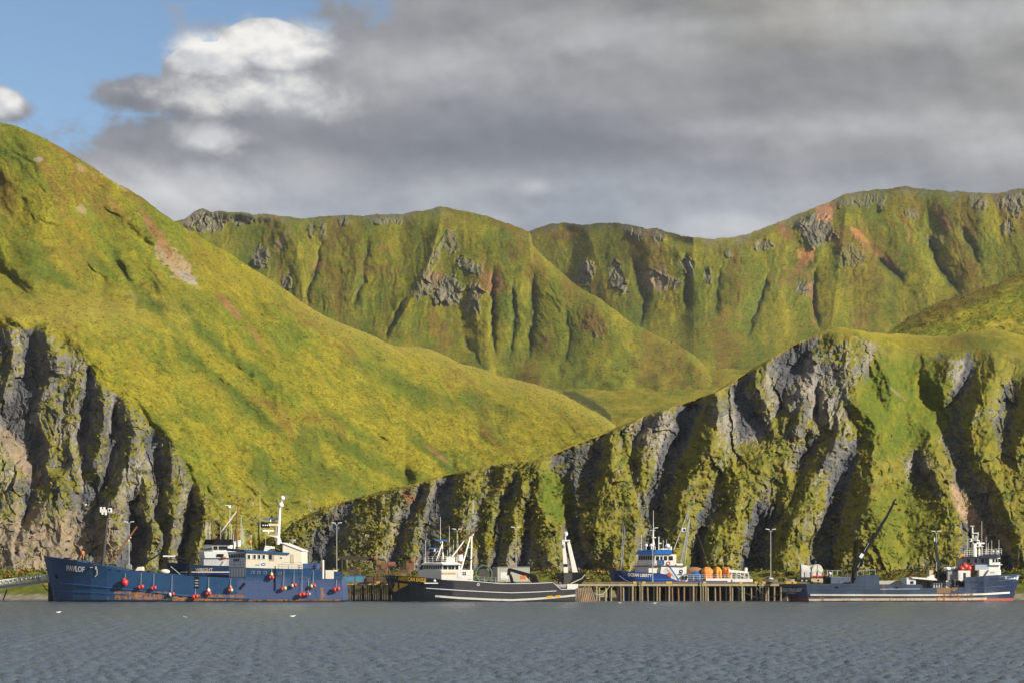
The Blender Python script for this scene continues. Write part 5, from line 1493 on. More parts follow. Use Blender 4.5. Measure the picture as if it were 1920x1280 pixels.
    worn = paint('chipped_fittings', (.42, .33, .22), .5, .8); MB().box(x(179, yy), x(181, yy), yy - .2, yy, sh.z(1067, yy), sh.z(1061, yy)).build('anchor_block', worn, R); MB().box(x(169, yy), x(174, yy), yy - .1, yy, sh.z(1063.4, yy), sh.z(1062, yy)).build('rubbing_plate', worn, R); an.chain([(x(182, yy), yy - .1, sh.z(1066, yy)), (x(182, yy), yy - .1, sh.z(1077, yy)), (x(178, yy), yy - .1, sh.z(1080, yy))], .07)
    an.build('anchor_chain', paint('chipped_fittings', (.42, .33, .22), .5, .8), R)
    hull_text(sh, near, 'PAVLOF', 123, 159.5, 1060, 1070.5, WHITE, 'bow_name', R, bold=0.03, slope=math.radians(5))
    return sh, near
TRAWLER, TRAWLER_SIDE = build_blue_trawler()

def build_fenders():
    P = TRAWLER
    names = ['single fat red buoy hung nearest the bow of the blue trawler', 'two red buoys hung together second from the bow of the blue trawler', 'two red buoys hung together third from the bow of the blue trawler',
             'white and red buoy pair hung low below the sausage fender on the blue hull', 'two red buoys hung low beside the black ladder recess of the blue trawler', 'white buoy above two red ones hung right of the ladder recess',
             'pink, red and yellow buoys hung under the front of the cream wheelhouse', 'yellow and red buoys hung high beside the black post on the blue block', 'red and yellow buoy pair hung right below the black post of the blue block',
             'pale yellow and red buoys hung under the side door of the cream house', 'two red buoys hung low under the after end of the cream house', 'small red and grey buoy pair hung low towards the stern of the blue trawler',
             'yellow and red buoys hung high on the blue stern plating left of the rust stains', 'two red buoys hung at the very stern corner of the blue trawler']
    spec = [(234, 1091, 'R', 1.5, 1074), (264, 1099, 'RR', 1.1, 1073), (288, 1101, 'RR', 1.0, 1074), (322, 1112.5, 'WR', 1.0, 1077), (366, 1117, 'RR', 1.15, 1103), (391, 1109, 'WRR', 1.05, 1081), (432, 1103, 'KRY', .95, 1083),
            (509, 1079, 'YRR', 1.0, 1064), (532, 1102, 'RY', 1.0, 1067), (551, 1096, 'YR', .95, 1067), (566, 1113, 'RR', 1.15, 1068), (578, 1113, 'RG', .85, 1084), (587, 1097, 'YR', 1.0, 1068), (631, 1103, 'RR', 1.25, 1072)]
    cols = {'R': RED, 'W': CREAM, 'Y': PALEY, 'K': paint('pink_rubber', (.60, .16, .12), 0, .5), 'G': GREYP}
    for nm, (u, v, c, s, vt) in zip(names, spec):
        yh = fill_text_y(TRAWLER_SIDE, P.x(u, -5.5), P.z(v, -5.5)) if vt != 1064 else -5.5
        y = yh - 0.42 * s
        wx, wz = P.Xc + P.x(u, y), P.z(v, y)
        t = empty('buoy_fender', (wx, P.Yc + y, wz), nm, 'fender', 'buoy fenders along the blue hull')
        MB().tube((0, 0.1, 0.2), (0, 0.36 * s, P.z(vt, -5.5) - wz), 0.03, n=5).build('rope', ROPE, t)
        offs = {1: [(0, 0)], 2: [(-.28, -.04), (.24, .06)], 3: [(-.3, -.16), (.28, -.18), (.0, .30)]}[len(c)]
        order = c if len(c) < 3 else c[1:] + c[0]
        for k, ((dx, dz), ch) in enumerate(zip(offs, order)):
            r = (0.50 if len(c) == 1 else 0.36) * s * .8
            b = MB(); b.lathe((dx * s, -.05 * k, dz * s), [(.02, -r * 1.15), (r * .6, -r * .9), (r * .98, -r * .2), (r, r * .2), (r * .75, r * .75), (r * .3, r * 1.15), (r * .16, r * 1.35)], 12)
            o = b.build('buoy', cols[ch], t, smooth=True)
            o.rotation_euler = (0, math.radians((-18, 16, 5)[k]), 0)
build_fenders()

# ------------------------------------------------------------------ the dark blue ship moored behind the trawler
def build_hidden_ship():
    sh = Ship('rust_named_ship', 390, 370.0, 'dark blue ship with black roofed wheelhouse, mostly hidden behind the long trawler', 'fishing boat')
    R = sh.root; x = sh.x
    hm = hull_paint('deep_blue_side', (0.010, 0.030, 0.085), None, None, (0.01, 0.01, 0.012), .3, [(x(360), x(400), 4.8, 6.6, .5)], rust=.25)
    st = dense([(322, 303, 1053, .1, .2), (326, 312, 1053.5, 1.2, 2.4), (335, 325, 1055, 2.6, 3.6), (352, 348, 1057, 3.8, 4.2), (372, 372, 1058.5, 4.3, 4.5), (430, 430, 1060, 4.5, 4.5), (458, 458, 1062, 4.2, 4.4)])
    m, near = hull_mesh(sh, st); m.build('hull', hm, R)
    side_strip(sh, near, [(338, 1071.5), (430, 1071.5)], .08, .1, 'white_stripe', WHITE, R)
    hull_text(sh, near, 'WRIGHT', 366, 399, 1064, 1070.5, paint('rusty_letter_paint', (.42, .36, .30), .55, .7), 'bow_name', R, bold=.03)
    y = -3.6
    sh.house('deck_house', (372, 382, 440), 1060, 1045.5, y, 3.6, paint('streaky_white', (.50, .50, .50), .22, .6), chamf=.25)
    sh.house('bridge_deck', (370.5, 384, 440), 1045.4, 1033, y - .25, 3.8, COOLW, chamf=.25, slope=-.15)
    sh.house('wheelhouse', (379, 399, 432), 1033, 1020, y + .2, 3.2, WHITE, chamf=.28, slope=-.3)
    sh.house('wheelhouse_roof', (377, 398, 434), 1019.9, 1010, y - .1, 3.5, DARKM, chamf=.28, slope=.5)
    for u, w in ((404, .8), (414, .85), (423, .8)): window(R, (x(u, y + .2), y + .2, sh.z(1026.5, y)), w, .72, 0, frame=WHITE)
    A, B = Vector((x(399, y), y + .2, 0)), Vector((x(379, y), y + .2 + 6.8 * .28, 0)); yaw = math.atan2((B - A).y, -(B - A).x)
    for i in range(4):
        q = A.lerp(B, (i + .6) / 4.2); window(R, (q.x - .12, q.y - .02, sh.z(1026)), .55, .85, yaw)
    MB().box(x(413), x(425), y - .4, y + .1, sh.z(1043), sh.z(1038)).build('life_raft_rack', DARKM, R); MB().ball(sh.p(420, 1044, y - .3), .35, (1.5, .6, .6)).build('orange_bag', ORANGE, R, smooth=True)
    MB().chain([sh.p(417, 1060, y - .4), sh.p(424, 1048, y - .4)], .07).build('stair_rail', WHITE, R)
    rig = MB()
    rig.tube(sh.p(444, 1030), sh.p(445, 955), .2, .12, n=8); rig.tube(sh.p(445, 955), sh.p(445.3, 917), .07, .03, n=6); rig.tube(sh.p(442, 1016), sh.p(443, 990), .32, .2, n=8)
    mast = rig.build('mast', RUST, R)
    MB().tube(sh.p(415, 996), sh.p(444, 957), .11, n=7).build('derrick_boom', WHITE, mast)
    dr = MB(); dr.tube(sh.p(398, 1012), sh.p(398, 972), .13, .09, n=7); dr.chain([sh.p(398, 974), sh.p(416, 994), sh.p(431, 980), sh.p(444, 962)], .05); dr.tube(sh.p(400, 1000), sh.p(418, 990), .05); dr.tube(sh.p(409, 1010), sh.p(430, 978), .04)
    dr.tube(sh.p(436, 993), sh.p(446, 993), .05); dr.build('derrick_post', RUST, R)
    wa = MB()
    for u, v0, v1 in ((386, 1010, 976), (388, 1010, 980), (394, 1010, 982), (392, 1010, 986), (414, 1010, 985), (424, 1012, 990), (431, 1018, 951), (452, 1020, 965), (456, 1022, 990), (434, 1018, 984), (438, 1018, 1000)): wa.tube(sh.p(u, v0, -1), sh.p(u, v1, -1), .035, n=5)
    wa.build('whip_antennas', COOLW, R)
    dome(R, sh.p(429.5, 951, -1), .36)
    MB().box(x(424.5), x(434), -1.4, -.8, sh.z(948), sh.z(946.4)).build('antenna_bar', WHITE, R)
    bx_ = MB()
    for u in (428, 434, 440, 447): bx_.box(x(u), x(u + 4), -1, .5, sh.z(1024), sh.z(1012 + u % 3))
    bx_.build('roof_boxes', COOLW, R)
build_hidden_ship()

# ------------------------------------------------------------------ the black ship in the middle
def build_black_ship():
    sh = Ship('black_ship', 920, 358.0, 'black hulled ship with white wheelhouse, yellow bow name and white stern gantry', 'fishing boat')
    R = sh.root; x = sh.x
    hm = hull_paint('black_ship_side', (0.0085, 0.010, 0.017), (0.050, 0.050, 0.052), x(850), (0.02, 0.02, 0.02), .12, [(x(912), x(918), .3, 2.6, .9), (x(926), x(930), .3, 2.4, .7), (x(1050), x(1078), .1, .9, .3)], rust=.02, scuff=.25, patch=.3)
    st = dense([(738, 721.5, 1077, .1, .2), (741, 730, 1077.6, .9, 2.0), (750, 745, 1078.6, 2.0, 3.2), (768, 765, 1079.6, 3.2, 4.0), (795, 793, 1081.5, 4.2, 4.5), (827, 827, 1085, 4.7, 4.7), (884, 884, 1088, 4.7, 4.7), (940, 940, 1093, 4.7, 4.7),
                (1000, 1000, 1092.6, 4.7, 4.7), (1036, 1036, 1090.7, 4.7, 4.7), (1052, 1052, 1104, 4.7, 4.7), (1079, 1079, 1103, 4.6, 4.7), (1083, 1082, 1103, 4.4, 4.5)])
    m, near = hull_mesh(sh, st); m.build('hull', hm, R)
    rub = COOLW
    side_strip(sh, near, [(799, 1101.5), (860, 1105.5), (923, 1109), (960, 1110.3), (1000, 1109), (1043, 1106.8)], .06, .08, 'white_strake', rub, R)
    side_strip(sh, near, [(816, 1116.5), (860, 1120), (923, 1123), (960, 1124), (1000, 1122), (1040, 1119), (1079, 1115)], .17, .10, 'white_band', paint('worn_white_band', (.55, .54, .50), .22, .6), R)
    side_strip(sh, near, [(1025, 1118.4), (1036, 1117.6)], .19, .12, 'yellow_band_mark', YEL, R)
    side_strip(sh, near, [(1041, 1117.4), (1051, 1116.6)], .19, .12, 'yellow_band_mark', YEL, R)
    side_strip(sh, near, [(828, 1085.2), (884, 1088.2), (940, 1093.2), (1000, 1092.8), (1036, 1091)], .05, .06, 'bulwark_cap', rub, R)
    side_strip(sh, near, [(1037, 1091.4), (1052, 1104.2), (1079, 1103.2)], .05, .06, 'bulwark_cap', rub, R)
    # rusty stern ramp
    sy = -4.4
    rp = MB()
    a = [(x(1083, sy), sy), (x(1119, sy) , -1.0), (x(1119, sy), 3.0), (x(1083, sy), 4.4)]
    at = [(x(1082, sy), sy), (x(1110, sy), -1.0), (x(1110, sy), 3.0), (x(1082, sy), 4.4)]
    rp.plan(a, -1.2, sh.z(1101.5, sy), at)
    ramp = rp.build('stern_ramp', paint('ramp_rust', (.26, .115, .055), .55, .85, var=.6), R)
    sl = MB()
    for i in range(9):
        t = (i + .5) / 9
        b0 = Vector((lerp(a[0][0], a[1][0], t), lerp(a[0][1], a[1][1], t), -.2)); t0 = Vector((lerp(at[0][0], at[1][0], t), lerp(at[0][1], at[1][1], t), sh.z(1101.5, sy)))
        sl.tube(b0 + Vector((0.05, -.1, 0)), t0 + Vector((.05, -.1, .05)), .13, n=6)
    sl.build('ramp_timbers', paint('ramp_slat', (.22, .17, .12), .35, .9, var=.6), ramp)
    # yellow bow emblem, set on the flare
    def on_hull(u, v, out=.05):
        y = -2.0
        for _ in range(4): y = fill_text_y(near, sh.x(u, y), sh.z(v, y))
        return (sh.x(u, y), y - out, sh.z(v, y))
    g = MB(); rows = []
    topl = [(729.5, 1091), (742, 1091), (754, 1092.6), (765, 1094)]; botl = [(738, 1108.5), (744, 1107), (752, 1101.5), (764, 1096.2)]
    g.loft([[on_hull(*q) for q in topl], [on_hull((p[0] + q[0]) / 2, (p[1] + q[1]) / 2) for p, q in zip(topl, botl)], [on_hull(*q) for q in botl]])
    em = g.build('bow_emblem', YEL, R)
    hull_text(sh, near, 'AMERICAN EAGLE', 746, 799, 1081.4, 1089, paint('yellow_letter', (.75, .45, .03), 0, .5), 'bow_name', R, bold=.03, slope=math.radians(3.5))
    MB().torus(on_hull(896.5, 1095), .2, .06, 'Y', 14, 6).build('hawse_ring', COOLW, R)
    bitt = MB(); q = on_hull(815, 1088, .1); bitt.ball(q, .25); bitt.box(q[0] - 1.8, q[0] + .6, q[1] - .05, q[1] + .2, q[2] - .5, q[2] - .32); q = on_hull(742.5, 1082.6, .03); bitt.box(q[0] - .15, q[0] + .15, q[1], q[1] + .1, q[2] - .06, q[2] + .06); bitt.build('bow_fittings', COOLW, R)
    ck = MB()
    for u, v0, v1 in ((913.5, 1097.5, 1123), (916, 1097.5, 1099)): pass
    # house
    y = -3.9
    sh.house('deck_house', (783, 827.5, 886), 1092, 1067.3, y, 3.9, WHITE, chamf=.38, bevel=.06)
    wp = MB()
    pts = [(x(861, y), y + .3), (x(829, y), y + .3), (x(793, y), y + 2.8), (x(793, y), 1.1), (x(829, y), 3.6), (x(861, y), 3.6)]
    wp.plan(pts, sh.z(1067.3), sh.z(1058.5)); wp.build('wheelhouse', WHITE, R, bevel=.04)
    rf = MB(); pr = [(x(864, y), y - .2), (x(830, y), y - .2), (x(788, y), y + 2.6), (x(788, y), 1.4), (x(830, y), 4.0), (x(864, y), 4.0)]
    pt = [(x(856, y), y + .3), (x(826, y), y + .3), (x(796, y), y + 2.9), (x(796, y), 1.0), (x(826, y), 3.5), (x(856, y), 3.5)]
    rf.plan(pr, sh.z(1058.4), sh.z(1056.6)); rf.plan(pr, sh.z(1056.55), sh.z(1053), pt); rf.build('wheelhouse_roof', WHITE, R, bevel=.03)
    A, B = Vector((x(829, y), y + .3, 0)), Vector((x(793, y), y + 2.8, 0)); yaw = math.atan2((B - A).y, -(B - A).x)
    for i in range(8):
        q = A.lerp(B, (i + .6) / 8.2); window(R, (q.x, q.y, sh.z(1062.6)), .38, .58, yaw)
    for u, w in ((835, .7), (843.5, .5), (849.5, .45), (857, .5)): window(R, (x(u, y + .3), y + .3, sh.z(1063, y)), w, .62, 0)
    MB().box(x(828.6, y), x(855, y), y - .05, y + .04, sh.z(1075.6, y), sh.z(1072, y)).build('name_board', paint('tan_board', (.55, .38, .17), .1, .6), R, bevel=.02)
    MB().box(x(802, y), x(803.5, y), y + 1.6, y + 1.9, sh.z(1088), sh.z(1068)) if 0 else None
    for u, v in ((868.5, 1072.5), (868.5, 1076), (872.5, 1072.5), (872.5, 1076)): MB().box(x(u - 1.3, y), x(u + 1.3, y), y - .04, y + .02, sh.z(v + 1.3, y), sh.z(v - 1.3, y)).build('vent_opening', DARKM, R)
    MB().obox((x(862.5, y), y - .02, sh.z(1077, y)), (.45, .03, .5)).build('side_door', COOLW, R)
    railing([sh.p(796, 1053.3, y + 2.8), sh.p(827, 1053.3, y + .3), sh.p(856, 1053.3, y + .3)], 1.0, .035, 3, .8).build('roof_railing', WHITE, R)
    MB().box(x(838), x(853), -2.5, 1, sh.z(1053.2), sh.z(1044)).build('roof_locker', WHITE, R, bevel=.05)
    # radar tripod
    tm = MB(); tm.tube(sh.p(831, 1053), sh.p(829, 1017), .16, .1, n=7); tm.tube(sh.p(818, 1050, -1.5), sh.p(828.5, 1020), .09, n=6); tm.tube(sh.p(822, 1050, 1.5), sh.p(828.5, 1020), .09, n=6); tm.tube(sh.p(810, 1046), sh.p(827, 1022), .06, n=5)
    tm.tube(sh.p(812, 1033), sh.p(829, 1033), .06, n=5)
    tri = tm.build('radar_mast', WHITE, R); radar(tri, sh.p(829, 1017), 2.4, BLUE); radar(tri, sh.p(815, 1032), 2.0, BLUE)
    st2 = MB(); st2.tube(sh.p(829, 1035), sh.p(841, 1013), .06); st2.tube(sh.p(841, 1013), sh.p(851, 1036), .06); st2.tube(sh.p(785, 1052), sh.p(808, 1033), .05); st2.build('rusty_stays', RUST, R)
    wa = MB()
    for u, v0, v1 in ((798, 1053, 1011), (825.8, 1018, 968), (842.5, 1053, 985), (850, 1053, 1012), (845, 1053, 1024), (839, 1053, 1030)): wa.tube(sh.p(u, v0), sh.p(u, v1), .05, .03, n=5)
    wa.build('whip_antennas', COOLW, R)
    fn = MB(); fn.lathe(sh.p(863, 1070, .5), [(.62, 0), (.62, 1.0)], 14)
    s = sh.Yc / F_PX
    f1 = MB(); f1.lathe(sh.p(863, 1054, .5), [(.5, 0), (.5, 15 * s)], 14); f = f1.build('funnel', WHITE, R, smooth=False)
    MB().lathe(sh.p(863, 1038.8, .5), [(.51, 0), (.51, 6 * s), (.36, 9 * s), (.36, 14 * s)], 14).build('funnel_top', RUST, f); MB().lathe(sh.p(863, 1055, .5), [(.515, 0), (.515, 4 * s)], 14).build('funnel_band', RUST, f)
    # gantry mast
    gm = MB()
    for yy in (-2.2, 2.2):
        gm.tube(sh.p(864.5, 1067, yy), sh.p(882, 1004, yy * .5), .15, .13, n=8); gm.tube(sh.p(882.5, 1088, yy), sh.p(884.5, 1001, yy * .5), .15, .13, n=8)
    gm.box(x(878), x(888), -1.4, 1.4, sh.z(1003), sh.z(999.5)); gm.box(x(879), x(886), -1.3, 1.3, sh.z(1026), sh.z(1024))
    gm.tube(sh.p(848, 1042, -1), sh.p(878, 1003, -.5), .14, n=7)
    g_ = gm.build('gantry', WHITE, R)
    lm = MB()
    for du, yy in ((-2.2, -.3), (2.2, -.3), (0, .35)): lm.tube(sh.p(886.5 + du, 999, yy), sh.p(887.3 + du * .4, 937, yy * .4), .035, n=5)
    for i in range(12):
        v = 996 - i * 5; k = 1 - i * .05
        lm.tube(sh.p(886.5 - 2.2 * k, v, -.3 * k), sh.p(886.7 + 2.2 * k, v - 5, -.3 * k), .015, n=4); lm.tube(sh.p(886.5 + 2.2 * k, v, -.3 * k), sh.p(886.6, v - 5, .3 * k), .015, n=4)
    lm.box(x(880), x(895), -.9, .9, sh.z(984), sh.z(982.6)); lm.box(x(883), x(892), -.5, .5, sh.z(962), sh.z(961)); lm.box(x(882), x(888), -.5, .5, sh.z(976), sh.z(973))
    lm.build('lattice_topmast', GALV, g_)
    lt = MB()
    for u, v in ((877, 990), (881, 986), (891, 984), (893, 972)): lt.box(x(u) - .25, x(u) + .25, -.9, -.5, sh.z(v + 2.5), sh.z(v - 2.5))
    lt.build('work_lights', GREYP, g_); MB().torus(sh.p(893, 971), .45, .05, 'Y', 16, 5).build('antenna_hoop', GALV, g_)
    MB().prism(sh.poly([(862, 1015), (863, 1012.5), (896, 988.5), (897.3, 992.5), (865, 1016)], -2.6), -2.9, -2.4).build('cargo_boom', paint('brown_boom', (.10, .055, .035), .35, .8), R)
    wr = MB()
    for a_, b_ in (((864, 1015), (864, 1040)), ((886, 940), (1052, 1013)), ((886, 945), (829, 1015)), ((890, 1000), (872, 1060)), ((885, 1040), (893, 1060))): wr.tube(sh.p(a_[0], a_[1], -.5), sh.p(b_[0], b_[1], -.5), .014, n=4)
    wr.build('rigging_wires', DARKM, R)
    MB().chain([sh.p(868, 1063, -3.4), sh.p(890, 1042, -3.4)], .07).build('boom_arm', DARKM, R)
    # net reel
    nr = MB()
    for yy in (-2.6, 2.2): nr.torus(sh.p(907, 1074.5, yy), 1.42, .17, 'Y', 26, 7)
    reel = nr.build('net_reel', NETG, R)
    dm = MB(); c0 = sh.p(907, 1075, -2.5); dm.tube(c0, (c0[0], 2.2, c0[2]), .95, n=16); dm.build('reel_core', paint('dark_net_wound', (.06, .055, .05), .2, .95), reel)
    cr = MB()
    rr = random.Random(8)
    for i in range(26): cr.ball(sh.p(893 + rr.random() * 28, 1085 + rr.random() * 6, -3 + rr.random() * 3), .25 + rr.random() * .25, (1.2, 1, .7), 7, 5)
    cr.build('net_heap', NETG, R)
    # knuckle crane
    kp = MB(); kp.prism(sh.poly([(958.5, 1094), (953.5, 1074), (956, 1073), (959.5, 1077), (965, 1094)], -3.4), -3.8, -3.1); k0 = kp.build('crane_post', DARKM, R)
    kb = MB(); kb.prism(sh.poly([(950.5, 1078), (951.5, 1067), (954, 1064), (958, 1064.5), (1004, 1077), (1008, 1083), (1006, 1085), (990, 1081), (958, 1070.5), (956, 1077)], -3.4), -3.9, -3.0); kb.build('crane_boom', DARKM, k0)
    kc = MB(); kc.prism(sh.poly([(988, 1081), (996, 1083), (1000, 1091), (1009, 1091), (1007, 1082), (1002, 1078)], -3.4), -3.8, -3.1); kc.tube(sh.p(988, 1080, -3.4), sh.p(1001, 1092, -3.4), .1); kc.build('crane_tip', DARKM, k0)
    MB().box(x(975), x(985.5), -4.1, -3.92, sh.z(1085), sh.z(1078)).build('crane_box', ORANGE, k0, bevel=.03)
    # stern deck: black winch house and A frame
    wh = MB(); wh.prism(sh.poly([(1041, 1073), (1098, 1073), (1098, 1084), (1090, 1094), (1056, 1094), (1046, 1080)], -3.2), -3.2, 3.2); w0 = wh.build('winch_house', DARKM, R)
    MB().prism(sh.poly([(1057, 1094), (1057, 1073.5), (1073, 1073.5), (1073, 1084), (1066, 1093.8)], -3.25), -3.3, -3.2).build('winch_guard', paint('rusty_black', (.05, .045, .04), .5, .7), w0)
    fr = MB()
    for yy, (ub, ut) in ((-2.6, (1060.5, 1056)), (2.6, (1060.5, 1056))): pass
    def leg(u0, v0, u1, v1, w0_, w1_, yy, nm):
        y0 = yy - .4; y1 = yy + .4
        MB().prism(sh.poly([(u0 - w0_, v0), (u1 - w1_, v1), (u1 + w1_, v1), (u0 + w0_, v0)], yy), y0, y1).build(nm, WHITE, R, bevel=.04)
    leg(1061, 1073, 1056, 1012.5, 4.2, 2.8, -2.2, 'gantry_leg'); leg(1078, 1072, 1065, 1012.5, 5.0, 2.9, 1.9, 'gantry_leg')
    MB().box(x(1053), x(1068), -2.6, 2.3, sh.z(1014.5), sh.z(1011.6)).build('gantry_crossbar', WHITE, R, bevel=.04)
    bl = MB(); bl.tube(sh.p(1056.5, 1014, -2.2), sh.p(1056.5, 1021, -2.7), .05); bl.ball(sh.p(1056.5, 1023, -2.7), .28, (1, .6, 1.2)); bl.build('trawl_block', GREYP, R)
    lg = MB(); lg.tube(sh.p(1060, 1012), sh.p(1060.3, 1004), .09); lg.ball(sh.p(1061, 1000), .38, (1, .8, 1.1)); lg.box(x(1058), x(1064), -.3, .3, sh.z(997.5), sh.z(996)); lg.build('gantry_light', COOLW, R)
    MB().box(x(1056.5), x(1063.5), -2.66, -2.56, sh.z(1061.5), sh.z(1056.5)).build('leg_bracket', DARKM, R)
    MB().box(x(1062), x(1082), -4.3, -3.4, sh.z(1103.8), sh.z(1093.8)).build('stern_locker', WHITE, R, bevel=.05); MB().tube(sh.p(1045, 1099, -3.8), sh.p(1061, 1099, -3.8), .42, n=12).build('net_drum', GREYP, R)
    MB().chain([sh.p(1070, 1093, -3.6), sh.p(1090, 1084, -3.6), sh.p(1097, 1076, -3.6)], .1).build('warp_rope', ROPE, R)
    MB().torus(sh.p(1051.5, 1091.5, -3.5), .42, .12, 'Y', 14, 6).build('deck_tyre', DARKM, R)
    railing([sh.p(888, 1089, -4.4), sh.p(950, 1093, -4.5)], .9, .03, 2, 1.5).build('deck_railing', GALV, R)
    return sh, near
BLACKSHIP, BLACK_SIDE = build_black_ship()
# ------------------------------------------------------------------ bright blue ship behind the pier
def build_bright_ship():
    sh = Ship('bright_blue_ship', 1270, 383.0, 'bright blue ship with striped mural, floating behind the timber pier', 'fishing boat')
    R = sh.root; x = sh.x
    hm = hull_paint('bright_blue_side', (0.012, 0.040, 0.19), (0.010, 0.060, 0.30), x(1215), (0.02, 0.02, 0.03), .2, [], rust=0.0, scuff=.1, patch=.2)
    st = dense([(1158, 1141, 1068, .1, .2), (1162, 1150, 1068.8, 1.2, 2.2), (1174, 1166, 1069.6, 2.4, 3.3), (1193, 1190, 1071, 3.4, 3.8), (1223, 1223, 1073, 3.9, 4.0), (1247, 1247, 1075, 4, 4.0), (1252, 1252, 1080, 4, 4.0), (1272, 1272, 1085.5, 4, 4), (1290, 1290, 1087.5, 4, 4), (1350, 1350, 1088, 4, 4), (1407, 1407, 1087.5, 3.7, 3.8)])
    m, near = hull_mesh(sh, st); m.build('hull', hm, R)
    side_strip(sh, near, [(1195, 1083.5), (1230, 1085), (1262, 1086)], .06, .08, 'rubbing_strake', BRIGHTB, R)
    hull_text(sh, near, 'OCEAN LIBERTY', 1177, 1222, 1074.2, 1080.4, WHITE, 'bow_name', R, bold=.03, slope=math.radians(2.5))
    y = -3.6
    # white house sides and the raked flag panel
    sh.house('deck_house', (1193, 1216, 1287), 1073.5, 1060, y, 3.6, WHITE, chamf=.3, bevel=.04)
    MB().prism(sh.poly([(1238, 1074), (1240, 1061.5), (1286, 1064), (1289, 1089), (1272, 1088), (1255, 1081.5), (1248, 1075.5)], -4.02), -4.03, 3.9).build('house_side', COOLW, R)
    fp = paint('mural_white', (.62, .60, .56), 0, .5, var=.1)
    fl = MB().prism(sh.poly([(1243, 1069), (1252, 1063), (1257, 1063), (1270, 1083), (1256, 1081)], -4.05), -4.06, -4.04).build('flag_mural', fp, R)
    red = paint('mural_red', (.42, .07, .05), 0, .5)
    wv = MB()
    for i in range(6):
        t = i / 6
        a = [(1246.5 + 12 * t + (0 if k < 1 else k * 1.6), 1067.0 + 13.5 * t + (-2.6 * math.sin(k * .9))) for k in range(6)]
        b = [(u, v + 1.0) for u, v in a[::-1]]
        yy = -4.05
        wv.loft([[(x(u, yy), yy - .025, sh.z(v, yy)) for u, v in a], [(x(u, yy), yy - .025, sh.z(v, yy)) for u, v in b[::-1]]])
    wv.build('flag_stripes', red, fl, fix=False)
    MB().prism(sh.poly([(1249, 1075), (1254, 1072), (1259, 1077), (1258, 1082), (1252, 1079)], -4.05), -4.09, -4.05).build('flag_animal', red, fl)
    MB().prism(sh.poly([(1255, 1062), (1257.4, 1062), (1274.5, 1087), (1272, 1087)], -4.05), -4.1, -4.04).build('blue_stripe', BRIGHTB, R)
    em = MB().tube((x(1277, -4.05), -4.0, sh.z(1070.3, -4.05)), (x(1277, -4.05), -4.09, sh.z(1070.3, -4.05)), .36, n=18).build('round_emblem', NAVY, R)
    MB().prism([(x(1277, -4.1) + dx, sh.z(1070.3, -4.1) + dz) for dx, dz in ((-.2, -.06), (.0, .16), (.2, -.02), (.02, -.1))], -4.12, -4.08).build('emblem_mark', COOLW, em)
    bt = MB()
    for u in (1280.5, 1287): bt.box(x(u - 1.2, -4.2), x(u + 1.2, -4.2), -4.25, -4.0, sh.z(1086, -4), sh.z(1080.5, -4)); bt.ball((x(u, -4.2), -4.2, sh.z(1080.5, -4)), .26)
    bt.build('mooring_bollards', NAVY, R)
    sh.house('house_deck', (1190, 1216, 1286), 1060.6, 1059.2, y - .4, 4.0, NAVY, chamf=.3)
    sh.house('wheelhouse', (1197, 1226, 1268), 1059.2, 1038.2, y + .3, 3.0, WHITE, chamf=.3, slope=.25, bevel=.04)
    sh.house('wheelhouse_roof', (1194.5, 1225, 1260), 1038.1, 1030, y, 3.4, BRIGHTB, chamf=.3, slope=.45)
    yw = y + .3
    for u, w in ((1232, .62), (1239.5, .4), (1247, .6), (1256.8, .8)): window(R, (x(u, yw) + .1, yw, sh.z(1045.5, yw)), w, .8, 0)
    A, B = Vector((x(1226, yw), yw, 0)), Vector((x(1197, yw), yw + 6.3 * .3, 0)); yaw = math.atan2((B - A).y, -(B - A).x)
    for i in range(7):
        q = A.lerp(B, (i + .6) / 7.2); window(R, (q.x + .12, q.y - .02, sh.z(1045))[:3], .36, .78, yaw)
    MB().obox((x(1240, yw), yw - .1, sh.z(1053, yw)), (.55, .1, .45)).build('blue_dodger', BLUE, R)
    lr = MB().torus((x(1253.5, yw), yw - .06, sh.z(1055, yw)), .3, .09, 'Y', 18, 7).build('life_ring', paint('ring_orange', (.6, .12, .06), 0, .5), R)
    MB().tube((x(1253.5, yw), yw + .02, sh.z(1055, yw)), (x(1253.5, yw), yw - .04, sh.z(1055, yw)), .22, n=14).build('ring_board', WHITE, lr)
    railing([sh.p(1191, 1059.2, -1.4), sh.p(1216, 1059.2, y - .3), sh.p(1240, 1059.2, y - .3)], .85, .03, 2, 1).build('bridge_railing', GREYP, R)
    for dx in (0,):
        MB().tube(sh.p(1268, 1058.5, -3.2), sh.p(1280, 1058.5, -3.2), .3, n=12).build('life_raft_canister', WHITE, R, smooth=False)
    MB().box(x(1253), x(1284), -3.5, 2.5, sh.z(1063.5), sh.z(1061.2)).build('boat_deck', BLUE, R)
    mm = MB(); mm.tube(sh.p(1225, 1031), sh.p(1225, 992), .16, .1, n=7); mm.tube(sh.p(1225, 992), sh.p(1225, 956), .06, .03, n=5); mm.tube(sh.p(1219.5, 993.5), sh.p(1229, 993.5), .05, n=5); mm.tube(sh.p(1221, 1030), sh.p(1225, 1006), .06); mm.tube(sh.p(1229, 1030), sh.p(1225, 1006), .06)
    mm.box(x(1222), x(1230), -.3, .3, sh.z(1008), sh.z(1006)); mast = mm.build('mast', WHITE, R)
    rd = MB(); rd.box(x(1235), x(1240), -.5, .3, sh.z(1019), sh.z(1016.5)); rd.tube(sh.p(1235.5, 1030), sh.p(1235.5, 1005), .06); rd.box(x(1234), x(1256), -1.2, -1.0, sh.z(1029.5), sh.z(1027.5)); rd.box(x(1256), x(1259), -1.2, -.9, sh.z(1030), sh.z(1024)); rd.build('radar_arch', WHITE, R)
